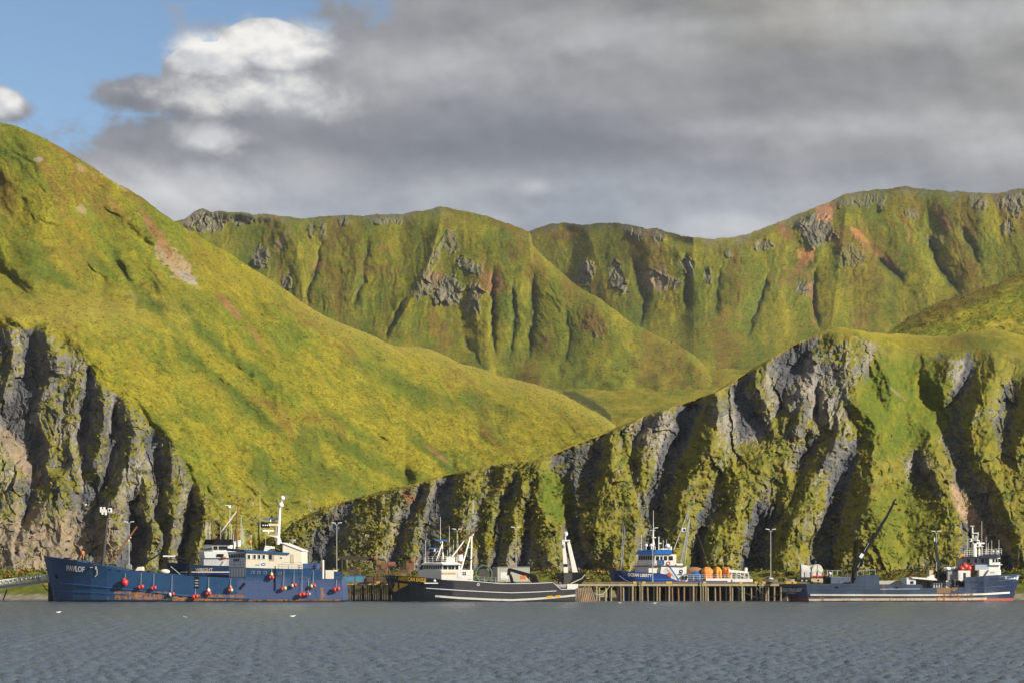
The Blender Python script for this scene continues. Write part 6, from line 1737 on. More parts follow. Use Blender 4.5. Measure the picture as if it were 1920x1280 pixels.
    for u, v in ((1211.3, 1023), (1221, 1023)): dome(R, sh.p(u, v, -1), .34, .7)
    dome(R, sh.p(1251.7, 1025, -1), .48, .6)
    wa = MB()
    for u, v0, v1 in ((1202.5, 1031, 1003), (1234.7, 1030, 1005), (1243.5, 1030, 1011), (1250, 1022, 1010.5), (1258.5, 1031, 1023)): wa.tube(sh.p(u, v0, -1.5), sh.p(u, v1, -1.5), .05, .03, n=5)
    wa.build('whip_antennas', WHITE, R)
    fm = MB(); fm.tube(sh.p(1164, 1070), sh.p(1168.5, 978), .1, .04, n=6); fm.tube(sh.p(1166, 1070), sh.p(1171.5, 985), .09, .05, n=6); fm.tube(sh.p(1171.5, 987), sh.p(1175, 1024), .03, n=4); fm.build('foremast', GREYP, R)
    MB().box(x(1149), x(1154), -.6, .4, sh.z(1068.5), sh.z(1063)).build('bow_winch', DARKM, R, bevel=.05); MB().box(x(1148), x(1155), -.5, .3, sh.z(1063), sh.z(1061.8)).build('winch_cover', RED, R)
    ar = MB()
    for yy in (-1.6, 1.6): ar.tube(sh.p(1278 + yy, 1055, yy), sh.p(1292, 972, yy * .2), .09, n=6)
    ar.tube(sh.p(1263, 1030, -1), sh.p(1292.5, 951, 0), .12, .08, n=7); ar.tube(sh.p(1284, 1054, -1), sh.p(1293.5, 970, 0), .1, .08, n=7); ar.tube(sh.p(1290, 962), sh.p(1288, 975), .12)
    rig = ar.build('derrick', GREYP, R); MB().box(x(1278), x(1286), -.6, .4, sh.z(996.5), sh.z(989)).build('light_box', COOLW, rig); MB().box(x(1281), x(1284.5), -.66, -.6, sh.z(995), sh.z(990.5)).build('light_face', DARKM, rig)
    ww = MB(); ww.tube(sh.p(1292, 955), sh.p(1236, 1028), .015, n=4); ww.tube(sh.p(1292, 955), sh.p(1330, 1062), .015, n=4); ww.build('stay_wires', GREYP, R)
    # aft deck
    MB().prism(sh.poly([(1366, 1072), (1366, 1066.5), (1402, 1070.5), (1404, 1074)], -3), -3, 2.5).build('stern_canopy', WHITE, R)
    ps = MB()
    for u in (1372, 1380, 1388, 1396, 1403): ps.tube(sh.p(u, 1088, -3.3), sh.p(u, 1072, -3.3), .07)
    ps.tube(sh.p(1380, 1074, -3.4), sh.p(1403, 1084, -3.4), .06); ps.build('stern_frame', COOLW, R)
    sp = MB(); sp.tube(sh.p(1398.5, 1071, -2), sh.p(1398.5, 1066, -2), .25, .35); sp.ball(sh.p(1398.5, 1066, -2), .32); sp.build('stern_lamp', WHITE, R)
    rl = railing([sh.p(1289, 1087.5, -3.9), sh.p(1406, 1087.5, -3.7)], 1.1, .03, 3, 1.1); rl.build('deck_railing', COOLW, R)
    MB().box(x(1320), x(1366), -3.95, -3.6, sh.z(1090), sh.z(1083.2)).build('bulwark', WHITE, R); MB().box(x(1369), x(1407), -3.95, -3.6, sh.z(1090), sh.z(1084.5)).build('bulwark', COOLW, R)
    MB().box(x(1289), x(1319), -3.7, -3.2, sh.z(1088), sh.z(1079)).build('blue_fence', BLUE, R) if 0 else None
    bp = MB()
    for u in (1290, 1298, 1306, 1314): bp.box(x(u), x(u + 1.2), -3.6, -3.4, sh.z(1088), sh.z(1074))
    for v in (1077, 1083): bp.box(x(1290), x(1316), -3.62, -3.4, sh.z(v + .8), sh.z(v - .8))
    bp.build('blue_rack', BLUE, R)
    return sh
BRIGHT = build_bright_ship()

def draped(name, label, cat, sh, u0, u1, vt, vb, y0, y1, mat, seed, group=None):
    """a lumpy cloth or net bundle standing on a deck"""
    t_x = sh.Xc + sh.x((u0 + u1) / 2); zb = sh.z(vb)
    W = (u1 - u0) * sh.Yc / F_PX / 2; H = sh.z(vt) - zb; D = (y1 - y0) / 2; yc = (y0 + y1) / 2
    rs = random.Random(seed); rows = []
    n, k = 26, 9
    ph = [rs.random() * 6.28 for _ in range(6)]
    for j in range(k):
        t = j / (k - 1)
        s = 1.0 if t < .45 else math.cos((t - .45) / .55 * 1.45) ** .55
        row = []
        for i in range(n):
            a = 2 * math.pi * i / n
            ca, sa = math.cos(a), math.sin(a)
            w = 1 + .07 * math.sin(9 * a + ph[0]) + .05 * math.sin(13 * a + ph[1] + t) + .05 * math.sin(5 * a + ph[2])
            px = W * s * w * (abs(ca) ** .7) * (1 if ca >= 0 else -1); py = D * s * w * (abs(sa) ** .7) * (1 if sa >= 0 else -1)
            row.append((px, py, H * (t ** .85) * (1 + .05 * math.sin(3 * a + ph[3]))))
        rows.append(row)
    m = MB(); m.loft(rows, close=True); m.add(rows[-1], [tuple(range(n))])
    o = m.build(name, mat, None, smooth=True)
    o.location = (t_x, sh.Yc + yc, zb)
    return tag(o, label, cat, group)
OCOV = paint('orange_net', (.62, .20, .035), 0, .9, var=.55)
draped('orange_net_pile', 'orange net bundle beside the blue rack, leftmost of three on the bright blue ship', 'net', BRIGHT, 1313, 1336, 1062.5, 1083, -3.0, 1.5, OCOV, 1, 'orange net bundles on deck')
draped('orange_net_pile', 'orange yellow net bundle standing between the two other orange bundles', 'net', BRIGHT, 1336.5, 1352.5, 1062.5, 1083, -3.0, 1.5, paint('amber_net', (.62, .26, .03), 0, .9, var=.55), 2, 'orange net bundles on deck')
draped('orange_net_pile', 'orange net bundle nearest the white stern canopy, rightmost of three', 'net', BRIGHT, 1353, 1370, 1063, 1083, -3.0, 1.5, OCOV, 3, 'orange net bundles on deck')
draped('brown_net_pile', 'rusty brown net heaped above the blue tarpaulin behind the white house', 'net', BRIGHT, 1284, 1318, 1062.5, 1076, -1.5, 3.0, BROWNNET, 4)
draped('blue_tarpaulin', 'blue tarpaulin bundle under the brown net on the bright blue ship', 'tarpaulin', BRIGHT, 1292, 1314, 1070, 1086, -2.8, 0.5, BLUE, 5)

# ------------------------------------------------------------------ slate blue ship on the right
def build_slate_ship():
    sh = Ship('slate_blue_ship', 1690, 357.0, 'slate blue ship with rusty white strake and tall black crane boom', 'fishing boat')
    R = sh.root; x = sh.x
    hm = hull_paint('slate_blue_side', (0.030, 0.047, 0.082), (0.012, 0.026, 0.070), x(1818), (0.28, 0.075, 0.045), .62,
                    [(x(1755), x(1783), 1.9, 4.0, 1.0), (x(1644), x(1653), 1.2, 3.0, .7), (x(1738), x(1800), .3, 1.2, 1.0), (x(1520), x(1740), .1, .8, .7), (x(1690), x(1840), .2, 1.4, .55)], rust=.22, scuff=.7, patch=.6)
    st = dense([(1899, 1913, 1075, .1, .2), (1896, 1905, 1075.4, .9, 2.2), (1888, 1894, 1075.8, 2.0, 3.6), (1870, 1874, 1076.6, 3.6, 4.6), (1845, 1846, 1078.5, 4.6, 5.0), (1811, 1810, 1081, 5.0, 5.0), (1808.5, 1808, 1100, 5.0, 5.0), (1731, 1731, 1101.5, 5, 5), (1728, 1727.5, 1094.6, 5, 5), (1649, 1649, 1094.3, 5, 5),
                (1648, 1648, 1077, 5, 5), (1609, 1608, 1078, 5, 5), (1603, 1602, 1093, 5, 5), (1560, 1560, 1093.3, 5, 5), (1516, 1512, 1093.6, 4.7, 4.8), (1500, 1490, 1093.8, 3.2, 3.9), (1485, 1467, 1094, 1.2, 2.2)])
    m, near = hull_mesh(sh, st); m.build('hull', hm, R)
    ws = hull_paint('rusty_white_strake', (.52, .50, .45), None, None, None, 0, [(x(1745), x(1815), 0, 4, .9), (x(1560), x(1575), 0, 4, .5), (x(1600), x(1740), 0, 4, .25)], rust=.15, scuff=.2)
    side_strip(sh, near, [(1519, 1114.4), (1600, 1114.6), (1700, 1114.8), (1800, 1114.2), (1850, 1112.6), (1893, 1110)], .16, .16, 'white_strake', ws, R)
    side_strip(sh, near, [(1517, 1124), (1600, 1123), (1700, 1122.6), (1800, 1122.6), (1850, 1121)], .2, .05, 'lower_strake', hull_paint('rusty_lower_strake', (.42, .38, .30), None, None, None, 0, [(x(1520), x(1850), 0, 2, .65)], rust=.3, scuff=.2), R)
    side_strip(sh, near, [(1822, 1101.5), (1860, 1099.5), (1897, 1096.5)], .05, .08, 'rubbing_strake', NAVY, R)
    side_strip(sh, near, [(1820, 1090), (1860, 1088.5), (1900, 1086)], .05, .08, 'rubbing_strake', NAVY, R)
    side_strip(sh, near, [(1525, 1102.5), (1600, 1103), (1640, 1103)], .03, .05, 'plate_rib', SLATE, R); side_strip(sh, near, [(1650, 1103.5), (1725, 1103)], .03, .05, 'plate_rib', COOLW, R)
    hull_text(sh, near, 'ALEUTIAN LADY', 1468, 1502, 1101.5, 1108.5, WHITE, 'stern_name', R, bold=.03, shear=.25)
    hull_text(sh, near, 'SEATTLE WA', 1478, 1490, 1109.5, 1112.3, COOLW, 'home_port', R, bold=.02)
    def on_hull(u, v, out=.05):
        y = -2.5
        for _ in range(5): y = fill_text_y(near, sh.x(u, y), sh.z(v, y))
        return (sh.x(u, y), y - out, sh.z(v, y))
    g = MB(); g.loft([[on_hull(u, 1079.2) for u in (1885, 1892, 1899, 1905.5)], [on_hull(u, 1084.6) for u in (1885, 1892, 1899, 1904)]]); g.build('bow_name_panel', COOLW, R)
    hull_text(sh, near, 'ALEUTIAN LADY', 1886, 1904, 1080, 1083.6, BLUE, 'bow_name', R, bold=.03, slope=math.radians(-3)).location.y -= .05
    g = MB(); g.loft([[on_hull(u, v, .03) for u, v in ((1906.5, 1078), (1909, 1078), (1911, 1078))], [on_hull(u, v, .03) for u, v in ((1905.5, 1086), (1906.8, 1086), (1908, 1086))]]); g.build('bow_flash', COOLW, R)
    MB().obox(on_hull(1568.5, 1100.5, .0), (.3, .05, .17)).build('fairlead', DARKM, R); MB().obox(on_hull(1681.5, 1100.5, .0), (.25, .05, .15)).build('fairlead', DARKM, R)
    ah = MB(); ah.tube(sh.p(1901.5, 1100, -.4), sh.p(1903.5, 1112, -.4), .12); ah.tube(sh.p(1900.5, 1101, -.4), sh.p(1900.5, 1120, -.4), .05); ah.obox(sh.p(1903, 1110, -.4), (.35, .1, .12)); ah.build('anchor', RUST, R)
    rp = MB()
    p0, p1, p2, p3 = on_hull(1756, 1101.6, .04), on_hull(1782, 1101.2, .04), on_hull(1782, 1111, .04), on_hull(1756, 1111, .04)
    rp.add([p0, p1, p2, p3], [(3, 2, 1, 0)]); rp.build('rusty_gate_panel', paint('gate_rust', (.20, .13, .07), .6, .85, var=.6), R)
    # house
    y = -3.8
    sh.house('deck_house', (1880.5, 1872, 1836), 1082, 1067.5, y, 3.8, WHITE, chamf=.2, bevel=.04)
    sh.house('wheelhouse', (1879, 1872, 1855), 1067.5, 1044.8, y + .3, 3.5, WHITE, chamf=.22, slope=-.05, bevel=.04)
    MB().box(x(1855, y), x(1879, y), y - .1, 3.6, sh.z(1058.5), sh.z(1056.8)).build('bridge_ledge', COOLW, R)
    MB().box(x(1809, y), x(1855, y), y + 1.6, 3.4, sh.z(1068), sh.z(1044.8)).build('after_bridge', paint('blue_grey_paint', (.36, .41, .48), .08, .5), R, bevel=.03)
    MB().box(x(1829, y), x(1856, y), y + .2, y + 1.6, sh.z(1068.5), sh.z(1058)).build('bridge_wing', paint('blue_grey_paint', (.36, .41, .48)), R, bevel=.03)
    sh.house('wheelhouse_roof', (1881, 1872, 1807), 1044.7, 1042.5, y, 3.8, NAVY, chamf=.22); sh.house('roof_crown', (1881, 1872, 1848), 1042.4, 1038.3, y + .1, 3.7, NAVY, chamf=.22, slope=.15)
    yw = y + .3
    for u in (1863, 1868.6, 1873.6): window(R, (x(u, yw), yw, sh.z(1049.8, yw)), .32, .66, 0)
    for u, w in ((1816, .6), (1829.5, .45), (1842, .6)): window(R, (x(u, y + 1.6), y + 1.6, sh.z(1050.5, y)), w, .7, 0, frame=COOLW)
    MB().box(x(1848), x(1853), y + 1.5, y + 1.65, sh.z(1067), sh.z(1047)).build('bridge_door', SLATE, R)
    MB().prism(sh.poly([(1844, 1078), (1848, 1078), (1854.5, 1068), (1851, 1068)], y), y - .08, y).build('stair_rail', SLATE, R)
    MB().box(x(1856.5, y), x(1865, y), y - .03, y, sh.z(1073.4, y), sh.z(1071.5, y)).build('registration_plate', GREYP, R)
    railing([sh.p(1808, 1042.4, y + .2), sh.p(1878, 1038.4, y + .2)], 1.0, .03, 3, .9).build('roof_railing', WHITE, R)
    mm = MB(); mm.tube(sh.p(1826, 1043), sh.p(1826, 1018), .52, .45, n=12); mm.tube(sh.p(1824, 1018), sh.p(1823, 985), .17, .13, n=8); mm.tube(sh.p(1832, 1020), sh.p(1834, 997), .09); mm.box(x(1814), x(1836), -.5, .5, sh.z(1013.5), sh.z(1011.5)); mm.box(x(1823), x(1834), -.3, .3, sh.z(999.5), sh.z(998)); mm.box(x(1819), x(1826), -.3, .3, sh.z(986), sh.z(984.8))
    mm.box(x(1828), x(1843), -.4, .4, sh.z(1024.5), sh.z(1022.8)); mm.tube(sh.p(1836, 1043), sh.p(1835.5, 1014), .16, n=8)
    mast = mm.build('mast', WHITE, R)
    radar(mast, sh.p(1838, 1022.5), 1.6); lb = MB(); lb.box(x(1814.5), x(1821), -.9, -.3, sh.z(1015), sh.z(1009)); lb.build('floodlight', COOLW, mast); MB().box(x(1815.5), x(1818), -.95, -.9, sh.z(1013.5), sh.z(1010)).build('floodlight_lens', DARKM, mast)
    sd = MB(); sd.box(x(1824.5), x(1830), -.8, -.4, sh.z(1013), sh.z(1006.5)); sd.ball(sh.p(1829, 1006), .3); sd.build('mast_boxes', GREYP, mast)
    wa = MB()
    for u, v0, v1 in ((1813.5, 1042, 1008), (1840.8, 1043, 976), (1849, 1040, 1005), (1853, 1040, 1017), (1859.5, 1039, 1012), (1873, 1039, 1011), (1842, 1043, 1026), (1850.5, 1040, 1024), (1868, 1039, 1030)): wa.tube(sh.p(u, v0, -2), sh.p(u, v1, -2), .045, .025, n=5)
    wa.build('whip_antennas', WHITE, R)
    for u in (1862, 1870.5): dome(R, sh.p(u, 1034, -2), .22, .5)
    yc = MB(); yc.prism(sh.poly([(1796, 1046), (1800, 1039), (1803, 1037), (1806, 1038.5), (1809, 1044), (1804, 1042), (1799, 1047)], -2), -2.5, -1.8); yc.build('yellow_davit', YEL, R)
    # decks between
    MB().box(x(1797, y), x(1819.5, y), y, 3, sh.z(1090), sh.z(1069)).build('aft_house', WHITE, R, bevel=.04)
    MB().box(x(1806.5, y), x(1811, y), y - .04, y + .1, sh.z(1088), sh.z(1073)).build('house_door', NAVY, R); MB().box(x(1800, y), x(1805, y), y - .03, y + .1, sh.z(1083), sh.z(1073)).build('white_door', COOLW, R)
    MB().box(x(1770), x(1797), y + .8, 3, sh.z(1086), sh.z(1070)).build('grey_deck_house', GREYP, R, bevel=.03)
    MB().box(x(1765), x(1783.5), y, 2.5, sh.z(1102), sh.z(1087.5)).build('white_deck_box', WHITE, R, bevel=.04)
    MB().prism(sh.poly([(1708, 1080.5), (1755, 1083.5), (1758, 1087), (1750, 1087), (1712, 1083.5)], y - .3), y - .3, 3).build('shed_roof', WHITE, R)
    MB().box(x(1709), x(1740), .5, 2.6, sh.z(1102), sh.z(1083)).build('shed_back', CREAM, R); MB().box(x(1692), x(1709), y, 2.5, sh.z(1099), sh.z(1082)).build('shed_box', COOLW, R, bevel=.03)
    MB().box(x(1699), x(1705), y - .03, y + .1, sh.z(1093.5), sh.z(1088.5)).build('box_vent', DARKM, R)
    MB().box(x(1742), x(1766), y + .3, 2, sh.z(1101.5), sh.z(1088)).build('crate_store', paint('grey_white', (.45, .47, .48), .1, .6), R)
    cs = MB()
    for i in range(5): cs.box(x(1742 + i * 4.7), x(1742.4 + i * 4.7), y + .2, y + .3, sh.z(1101), sh.z(1089))
    cs.box(x(1742), x(1766), y + .2, y + .3, sh.z(1094.7), sh.z(1094.2)); cs.box(x(1741), x(1767), y + .1, y + .35, sh.z(1091), sh.z(1087)); cs.build('store_frame', DARKM, R)
    rr = random.Random(11)
    hp = MB()
    for i in range(60): hp.ball(sh.p(1785 + rr.random() * 22, 1086 + rr.random() ** .6 * 14, -4.2 + rr.random() * 1.4), .2 + rr.random() * .3, (1, 1, .8), 7, 5)
    hp.build('dark_net_heap', paint('dark_net', (.035, .035, .035), 0, .95, var=.5), R)
    MB().prism(sh.poly([(1740, 1082), (1741, 1068), (1748.5, 1068), (1749.5, 1082)], -1), -1.6, .4).build('exhaust_casing', paint('tan_casing', (.50, .40, .27), .12, .6), R, bevel=.04)
    cw = MB(); cw.prism(sh.poly([(1736, 1084), (1739, 1080), (1749, 1076), (1752, 1084)], -2), -2.4, -1.2); cw.build('white_cowling', WHITE, R, bevel=.03)
    railing([sh.p(1702, 1082, -3.4), sh.p(1742, 1081, -3.4)], 1.1, .045, 3, 1.2).build('deck_rack', DARKM, R)
    for u in (1776, 1789.5):
        q = MB(); q.tube(sh.p(u - 4.2, 1065, -2.5), sh.p(u + 4.2, 1065, -2.5), .3, n=12); q.ball(sh.p(u - 4.2, 1065, -2.5), .3); q.ball(sh.p(u + 4.2, 1065, -2.5), .3); q.build('life_raft_canister', COOLW, R, smooth=True)
    MB().box(x(1771), x(1798), -3, 2, sh.z(1070.5), sh.z(1068.6)).build('raft_deck', SLATE, R)
    MB().box(x(1648.5), x(1693), 1.0, 1.3, sh.z(1096), sh.z(1087.5)).build('far_bulwark', paint('stained_white', (.46, .42, .36), .35, .7), R)
    # cranes
    b1 = MB(); b1.tube(sh.p(1601, 1095, -1.5), sh.p(1601, 1066, -1.5), .45, .38, n=12); b1.box(x(1596.5), x(1606), -2.1, -.9, sh.z(1070), sh.z(1062.5)); c1 = b1.build('crane_pedestal', DARKM, R)
    bm1 = MB(); bm1.prism(sh.poly([(1597.5, 1063), (1603.5, 1067.5), (1642.8, 1003.5), (1637.5, 1000.5)], -1.5), -1.85, -1.15); bm1.prism(sh.poly([(1638.2, 1002.5), (1642.4, 1004.8), (1663.6, 970), (1659.8, 967.5)], -1.5), -1.75, -1.25); bm1.prism(sh.poly([(1660, 968.5), (1663.4, 970.5), (1678, 941.5), (1675, 939.5)], -1.5), -1.68, -1.32)
    bm1.box(x(1633), x(1641), -1.95, -1.05, sh.z(1005), sh.z(998)); bm1.obox(sh.p(1677, 938, -1.5), (.45, .2, .12), pitch=-.9); bm1.obox(sh.p(1678, 944, -1.5), (.42, .2, .14), pitch=.1); bm1.build('crane_boom', DARKM, c1)
    pn = MB(); c_ = sh.p(1615.5, 1041, -1.9); pn.obox(c_, (.3, .03, .42), pitch=math.radians(31)); pn.build('boom_panel', COOLW, c1)
    hc = MB(); hc.tube(sh.p(1606, 1066, -1.5), sh.p(1612, 1052, -1.5), .14, n=7); hc.tube(sh.p(1612, 1052, -1.5), sh.p(1616, 1043, -1.5), .09, n=6); hc.tube(sh.p(1620, 1033, -1.95), sh.p(1629, 1017, -1.95), .07, n=5); hc.build('crane_cylinder', GREYP, c1)
    b2 = MB(); b2.prism(sh.poly([(1755, 1087), (1757, 1070), (1763, 1073), (1769, 1070.5), (1770, 1087)], -1.5), -2.2, -.6); c2 = b2.build('crane_pedestal', DARKM, R)
    bm2 = MB(); bm2.prism(sh.poly([(1762, 1081), (1766.5, 1079), (1757, 1030), (1753.5, 1006), (1750.5, 1006), (1752.5, 1030)], -1.6), -2.0, -1.3); bm2.build('crane_boom', paint('dark_green_black', (.014, .024, .024), .1, .45), c2)
    ck = MB(); ck.tube(sh.p(1766, 1062, -1.6), sh.p(1752, 1026, -1.8), .09); ck.prism(sh.poly([(1765, 1080), (1772, 1074), (1783, 1084), (1775, 1086)], -1.6), -2, -1.3); ck.build('crane_stay', DARKM, c2); MB().obox(sh.p(1752.3, 1010.5, -2.05), (.1, .03, .35)).build('boom_panel', COOLW, c2)
    # stern deck boxes and rails
    MB().box(x(1551), x(1588), -3.6, -.6, sh.z(1093.5), sh.z(1080.5)).build('covered_net_bin', paint('slate_tarp', (.075, .10, .15), .08, .7, var=.6), R, bevel=.12)
    MB().box(x(1543), x(1551), -3, 0, sh.z(1093.5), sh.z(1079)).build('dark_locker', DARKM, R, bevel=.04)
    railing([sh.p(1551, 1080, -.4), sh.p(1588.5, 1080, -.4)], 1.05, .06, 1, .8).build('stern_railing', GALV, R); railing([sh.p(1608, 1078, 2.5), sh.p(1641, 1077, 2.5)], 1.0, .04, 1, .9).build('side_railing', GALV, R)
    fr = MB(); fr.tube(sh.p(1600, 1070, 2), sh.p(1642, 1067.5, 2), .05); fr.build('wash_rail', GALV, R)
    return sh, near
SLATESHIP, SLATE_SIDE = build_slate_ship()
def build_deck_buoys():
    P = SLATESHIP
    spots = [(1802, 1066, 'large dark red buoy at the left of the buoy pile behind the white wheelhouse', (.32, .03, .025), .62), (1808.5, 1061, 'orange red buoy on top of the pile behind the white wheelhouse', (.40, .06, .03), .62), (1816, 1065.5, 'brightest red buoy in the middle of the pile left of the wheelhouse', (.42, .04, .025), .68),
             (1822.5, 1063, 'small scarlet buoy at the right of the pile, touching the wheelhouse side', (.40, .05, .03), .55), (1821, 1071, 'red buoy hanging lowest below the pile above the white house', (.48, .04, .03), .55)]
    for i, (u, v, lab, c, r) in enumerate(spots):
        y = -3.2 + .25 * i
        t = empty('buoy', (P.Xc + P.x(u, y), P.Yc + y, P.z(v, y)), lab, 'buoy', 'red buoys piled on the slate blue ship')
        MB().lathe((0, 0, 0), [(.03, -r), (r * .6, -r * .8), (r * .98, -r * .15), (r, r * .2), (r * .75, r * .7), (r * .3, r), (r * .15, r * 1.2)], 14).build('buoy_body', paint('buoy_%d' % i, c, 0, .4, var=.2), t, smooth=True)
        MB().torus((0, 0, r * 1.2), .1, .035, 'Y', 10, 5).build('buoy_eye', DARKM, t)
build_deck_buoys()
# ------------------------------------------------------------------ timber pier
def at(u, v, Y):
    return ((u - 960) / F_PX * Y, Y, CAM_H + (VH - v) / F_PX * Y)
PY0, PY1 = 366.2, 376.0
def build_pier():
    R = empty('timber_pier', ((1060 - 960) / F_PX * PY0, PY0, 0), 'long timber pier on pile clusters with a brown kerb beam and yellow marks', 'pier')
    ox = R.location.x; S = PY0 / F_PX
    X = lambda u: (u - 960) * S - ox
    Z = lambda v: CAM_H + (VH - v) * S
    MB().box(X(641), X(1512), .25, PY1 - PY0, Z(1094.5), Z(1092.6)).build('deck', TIMBER, R)
    MB().box(X(641), X(1512), -.02, .25, Z(1097.6), Z(1093.7)).build('edge_beam', PALET, R)
    MB().box(X(641), X(1512), 1.2, PY1 - PY0 - .5, Z(1097.5), Z(1094.6)).build('deck_joists', DTIMBER, R)
    k = MB(); rr = random.Random(4)
    u = 641
    while u < 1510:
        L = 38 + rr.random() * 20; k.box(X(u), X(min(u + L, 1512)), -.05 + rr.random() * .04, .32, Z(1093.6), Z(1089.9 - rr.random() * .3)); u += L + .5
    k.build('kerb_beam', paint('kerb_timber', (.17, .11, .055), 0, .9, var=.5), R)
    for u in (709, 722, 1190, 1207, 1254, 1321, 1389, 1417.5, 1432, 1478, 1490):
        w = 5.2 if u == 1254 or u == 1478 else 3.0
        MB().box(X(u - w), X(u + w), -.09, .36, Z(1093.3), Z(1089.2)).build('yellow_mark', YEL, R, bevel=.02)
    g = 0
    for i, uc in enumerate(np.arange(1118, 1440, 22.75)):
        for kx in ((-5.2, .5), (0.3, .1), (5.0, .4)):
            if i % 3 == 1 and kx[0] == 0.3: continue
            u = uc + kx[0] + rr.uniform(-.8, .8); r = .15 + rr.random() * .045
            p = MB(); p.tube((X(u) + rr.uniform(-.12, .12), kx[1], -1.8), (X(u), kx[1], Z(1097.5)), r * 1.1, r, n=9); p.build('pile', [TIMBER, paint('grey_pile', (.25, .21, .14), 0, .9, var=.5), paint('brown_pile', (.17, .10, .055), 0, .9, var=.5)][rr.randrange(3)], R)
            g += 1
        for yy in (3.2, 6.4, 9.2):
            u = uc + rr.uniform(-5, 5); MB().tube((X(u), yy, -1.8), (X(u), yy, Z(1097)), .17, n=8).build('pile', DTIMBER, R)
    fp = MB(); u = 645
    while u < 742:
        fp.box(X(u), X(u + 2.5), -.16, .04, -1.2, Z(1095.5)); u += 3.3
    fp.build('fender_planks', DTIMBER, R)
    for u in np.arange(650, 745, 16):
        MB().tube((X(u), -.3, -1.6), (X(u), -.3, Z(1094)), .16, n=8).build('pile', DTIMBER, R)
    for u in np.arange(1440, 1510, 12): MB().tube((X(u), .2, -1.6), (X(u), .2, Z(1097.5)), .17, n=8).build('pile', TIMBER, R)
    for u in np.arange(760, 1110, 34): MB().tube((X(u), .3, -1.6), (X(u), .3, Z(1097.5)), .17, n=8).build('pile', DTIMBER, R)
    br = MB(); br.box(X(1120), X(1440), 9.3, 9.5, Z(1106), Z(1102)); br.box(X(1120), X(1440), 5.0, 5.15, Z(1104), Z(1101)); br.build('cross_bracing', DTIMBER, R)
    shade_back = MB(); shade_back.box(X(1184), X(1512), 10.2, 10.6, -1.5, Z(1094.5)); shade_back.build('shade_boards', DTIMBER, R)  # added dark sheet, stands in for the black shade under the pier
    labels = ['boarding ladder on the pier face, leftmost, below the bright ship wheelhouse', 'boarding ladder on the pier face below the first orange net bundle', 'boarding ladder on the pier face nearest the stern of the slate blue ship']
    for u, lab in zip((1202.3, 1316.2, 1427.4), labels):
        l = MB()
        for du in (-2.7, 2.7): l.box(X(u + du) - .05, X(u + du) + .05, -.3, -.2, -.4, Z(1089))
        lo = l.build('ladder_rails', PALET, R)
        rg = MB(); z = 0.0
        while z < Z(1091): rg.box(X(u - 2.7), X(u + 2.7), -.31, -.22, z, z + .08); z += .36
        rg.build('ladder_rungs', PALET, lo)
    return R
PIER = build_pier()
def rope(name, pts, sag, mat, label, r=.045):
    m = MB(); P = []
    for a, b in zip(pts[:-1], pts[1:]):
        a, b = Vector(a), Vector(b)
        for i in range(10):
            t = i / 10; q = a.lerp(b, t); q.z -= sag * 4 * t * (1 - t); P.append(q)
    P.append(Vector(pts[-1]))
    o = P[0].copy(); m.chain([q - o for q in P], r, 6)
    ob = m.build(name, mat, None, smooth=True); ob.location = o
    return tag(ob, label, 'rope')
rope('mooring_rope', [at(1113, 1110, 362.5), at(1143.5, 1097, 366)], .9, ROPE, 'pale mooring rope slung from the rusty stern ramp to the pier edge')
rope('mooring_rope', [at(1470, 1109, 356.5), at(1380, 1098, 366)], 1.6, GROPE, 'green mooring rope running from the slate blue stern to the pier, longer one')
rope('mooring_rope', [at(1468, 1107, 356.5), at(1416, 1098, 366)], 1.3, GROPE, 'green mooring rope from the slate blue stern, steeper one beside the ladder')
rope('mooring_rope', [at(1161.5, 1078, 378.6), at(1182, 1090, 366.5)], .2, ROPE, 'pale mooring rope from the bright blue bow down to the pier')
rope('mooring_rope', [at(1095, 1080, 355), at(1083, 1101, 353.7)], .3, ROPE, 'pale rope hanging from the black winch house over the stern of the black ship') if 0 else None
rope('mooring_rope', [at(88, 1059, 355.5), at(62, 1078, 392)], .4, DARKM, 'thin dark rope from the blue bow to the grassy shore at far left', .03)

# lamp posts along the pier and the yard behind
def lamp_post(u, vb, vt, Y, label, arms=((-1, .8), (1, .8)), box=False):
    b = at(u, vb, Y); t = at(u, vt, Y); h = t[2] - b[2]
    R = empty('lamp_post', b, label, 'lamp post', 'lamp posts along the quay')
    MB().tube((0, 0, 0), (0, 0, h), .09, .06, n=8).build('pole', GALV, R)
    MB().box(-.22, .22, -.22, .22, 0, .3).build('pole_base', GALV, R)
    for s, L in arms:
        a = MB(); a.tube((0, 0, h - .12), (s * .25 * L, 0, h - .05), .05, n=6); a.tube((s * .25 * L, 0, h - .05), (s * .35 * L, 0, h + .28), .05, n=6); ao = a.build('arm', GALV, R)
        MB().obox((s * (.35 * L + .32), 0, h + .32), (.36, .13, .07), pitch=-s * .12).build('lamp_head', COOLW, ao, bevel=.02)
    return R
lp = lamp_post(242, 1058, 980.5, 386, 'double headed lamp post on a grey cabinet behind the bow half of the blue trawler')
cb = MB(); cb.box(-.5, .5, -.4, .4, -2.4, 0.0); cb.build('cabinet', paint('weathered_cabinet', (.22, .22, .20), .15, .8), lp, bevel=.03); MB().box(-.46, .46, -.42, -.4, -1.9, -.9).build('cabinet_door', paint('dark_cabinet', (.10, .10, .10), .1, .8), lp)
sp = MB(); sp.ball((.25, -.2, 5.3), .2); sp.ball((-.1, -.2, 4.7), .22); sp.build('flood_lamp', COOLW, lp, smooth=True)
lamp_post(631.3, 1092, 982.5, 372, 'lamp post with two level heads just behind the stern of the blue trawler')
lamp_post(857, 1090, 994, 374, 'lamp post behind the rusty topped funnel of the black ship', ((-1, .7), (1, .7)))
lamp_post(967.3, 1090, 990.5, 375, 'lamp post standing behind the white shipping container', ((-1, .8), (1, .8)))
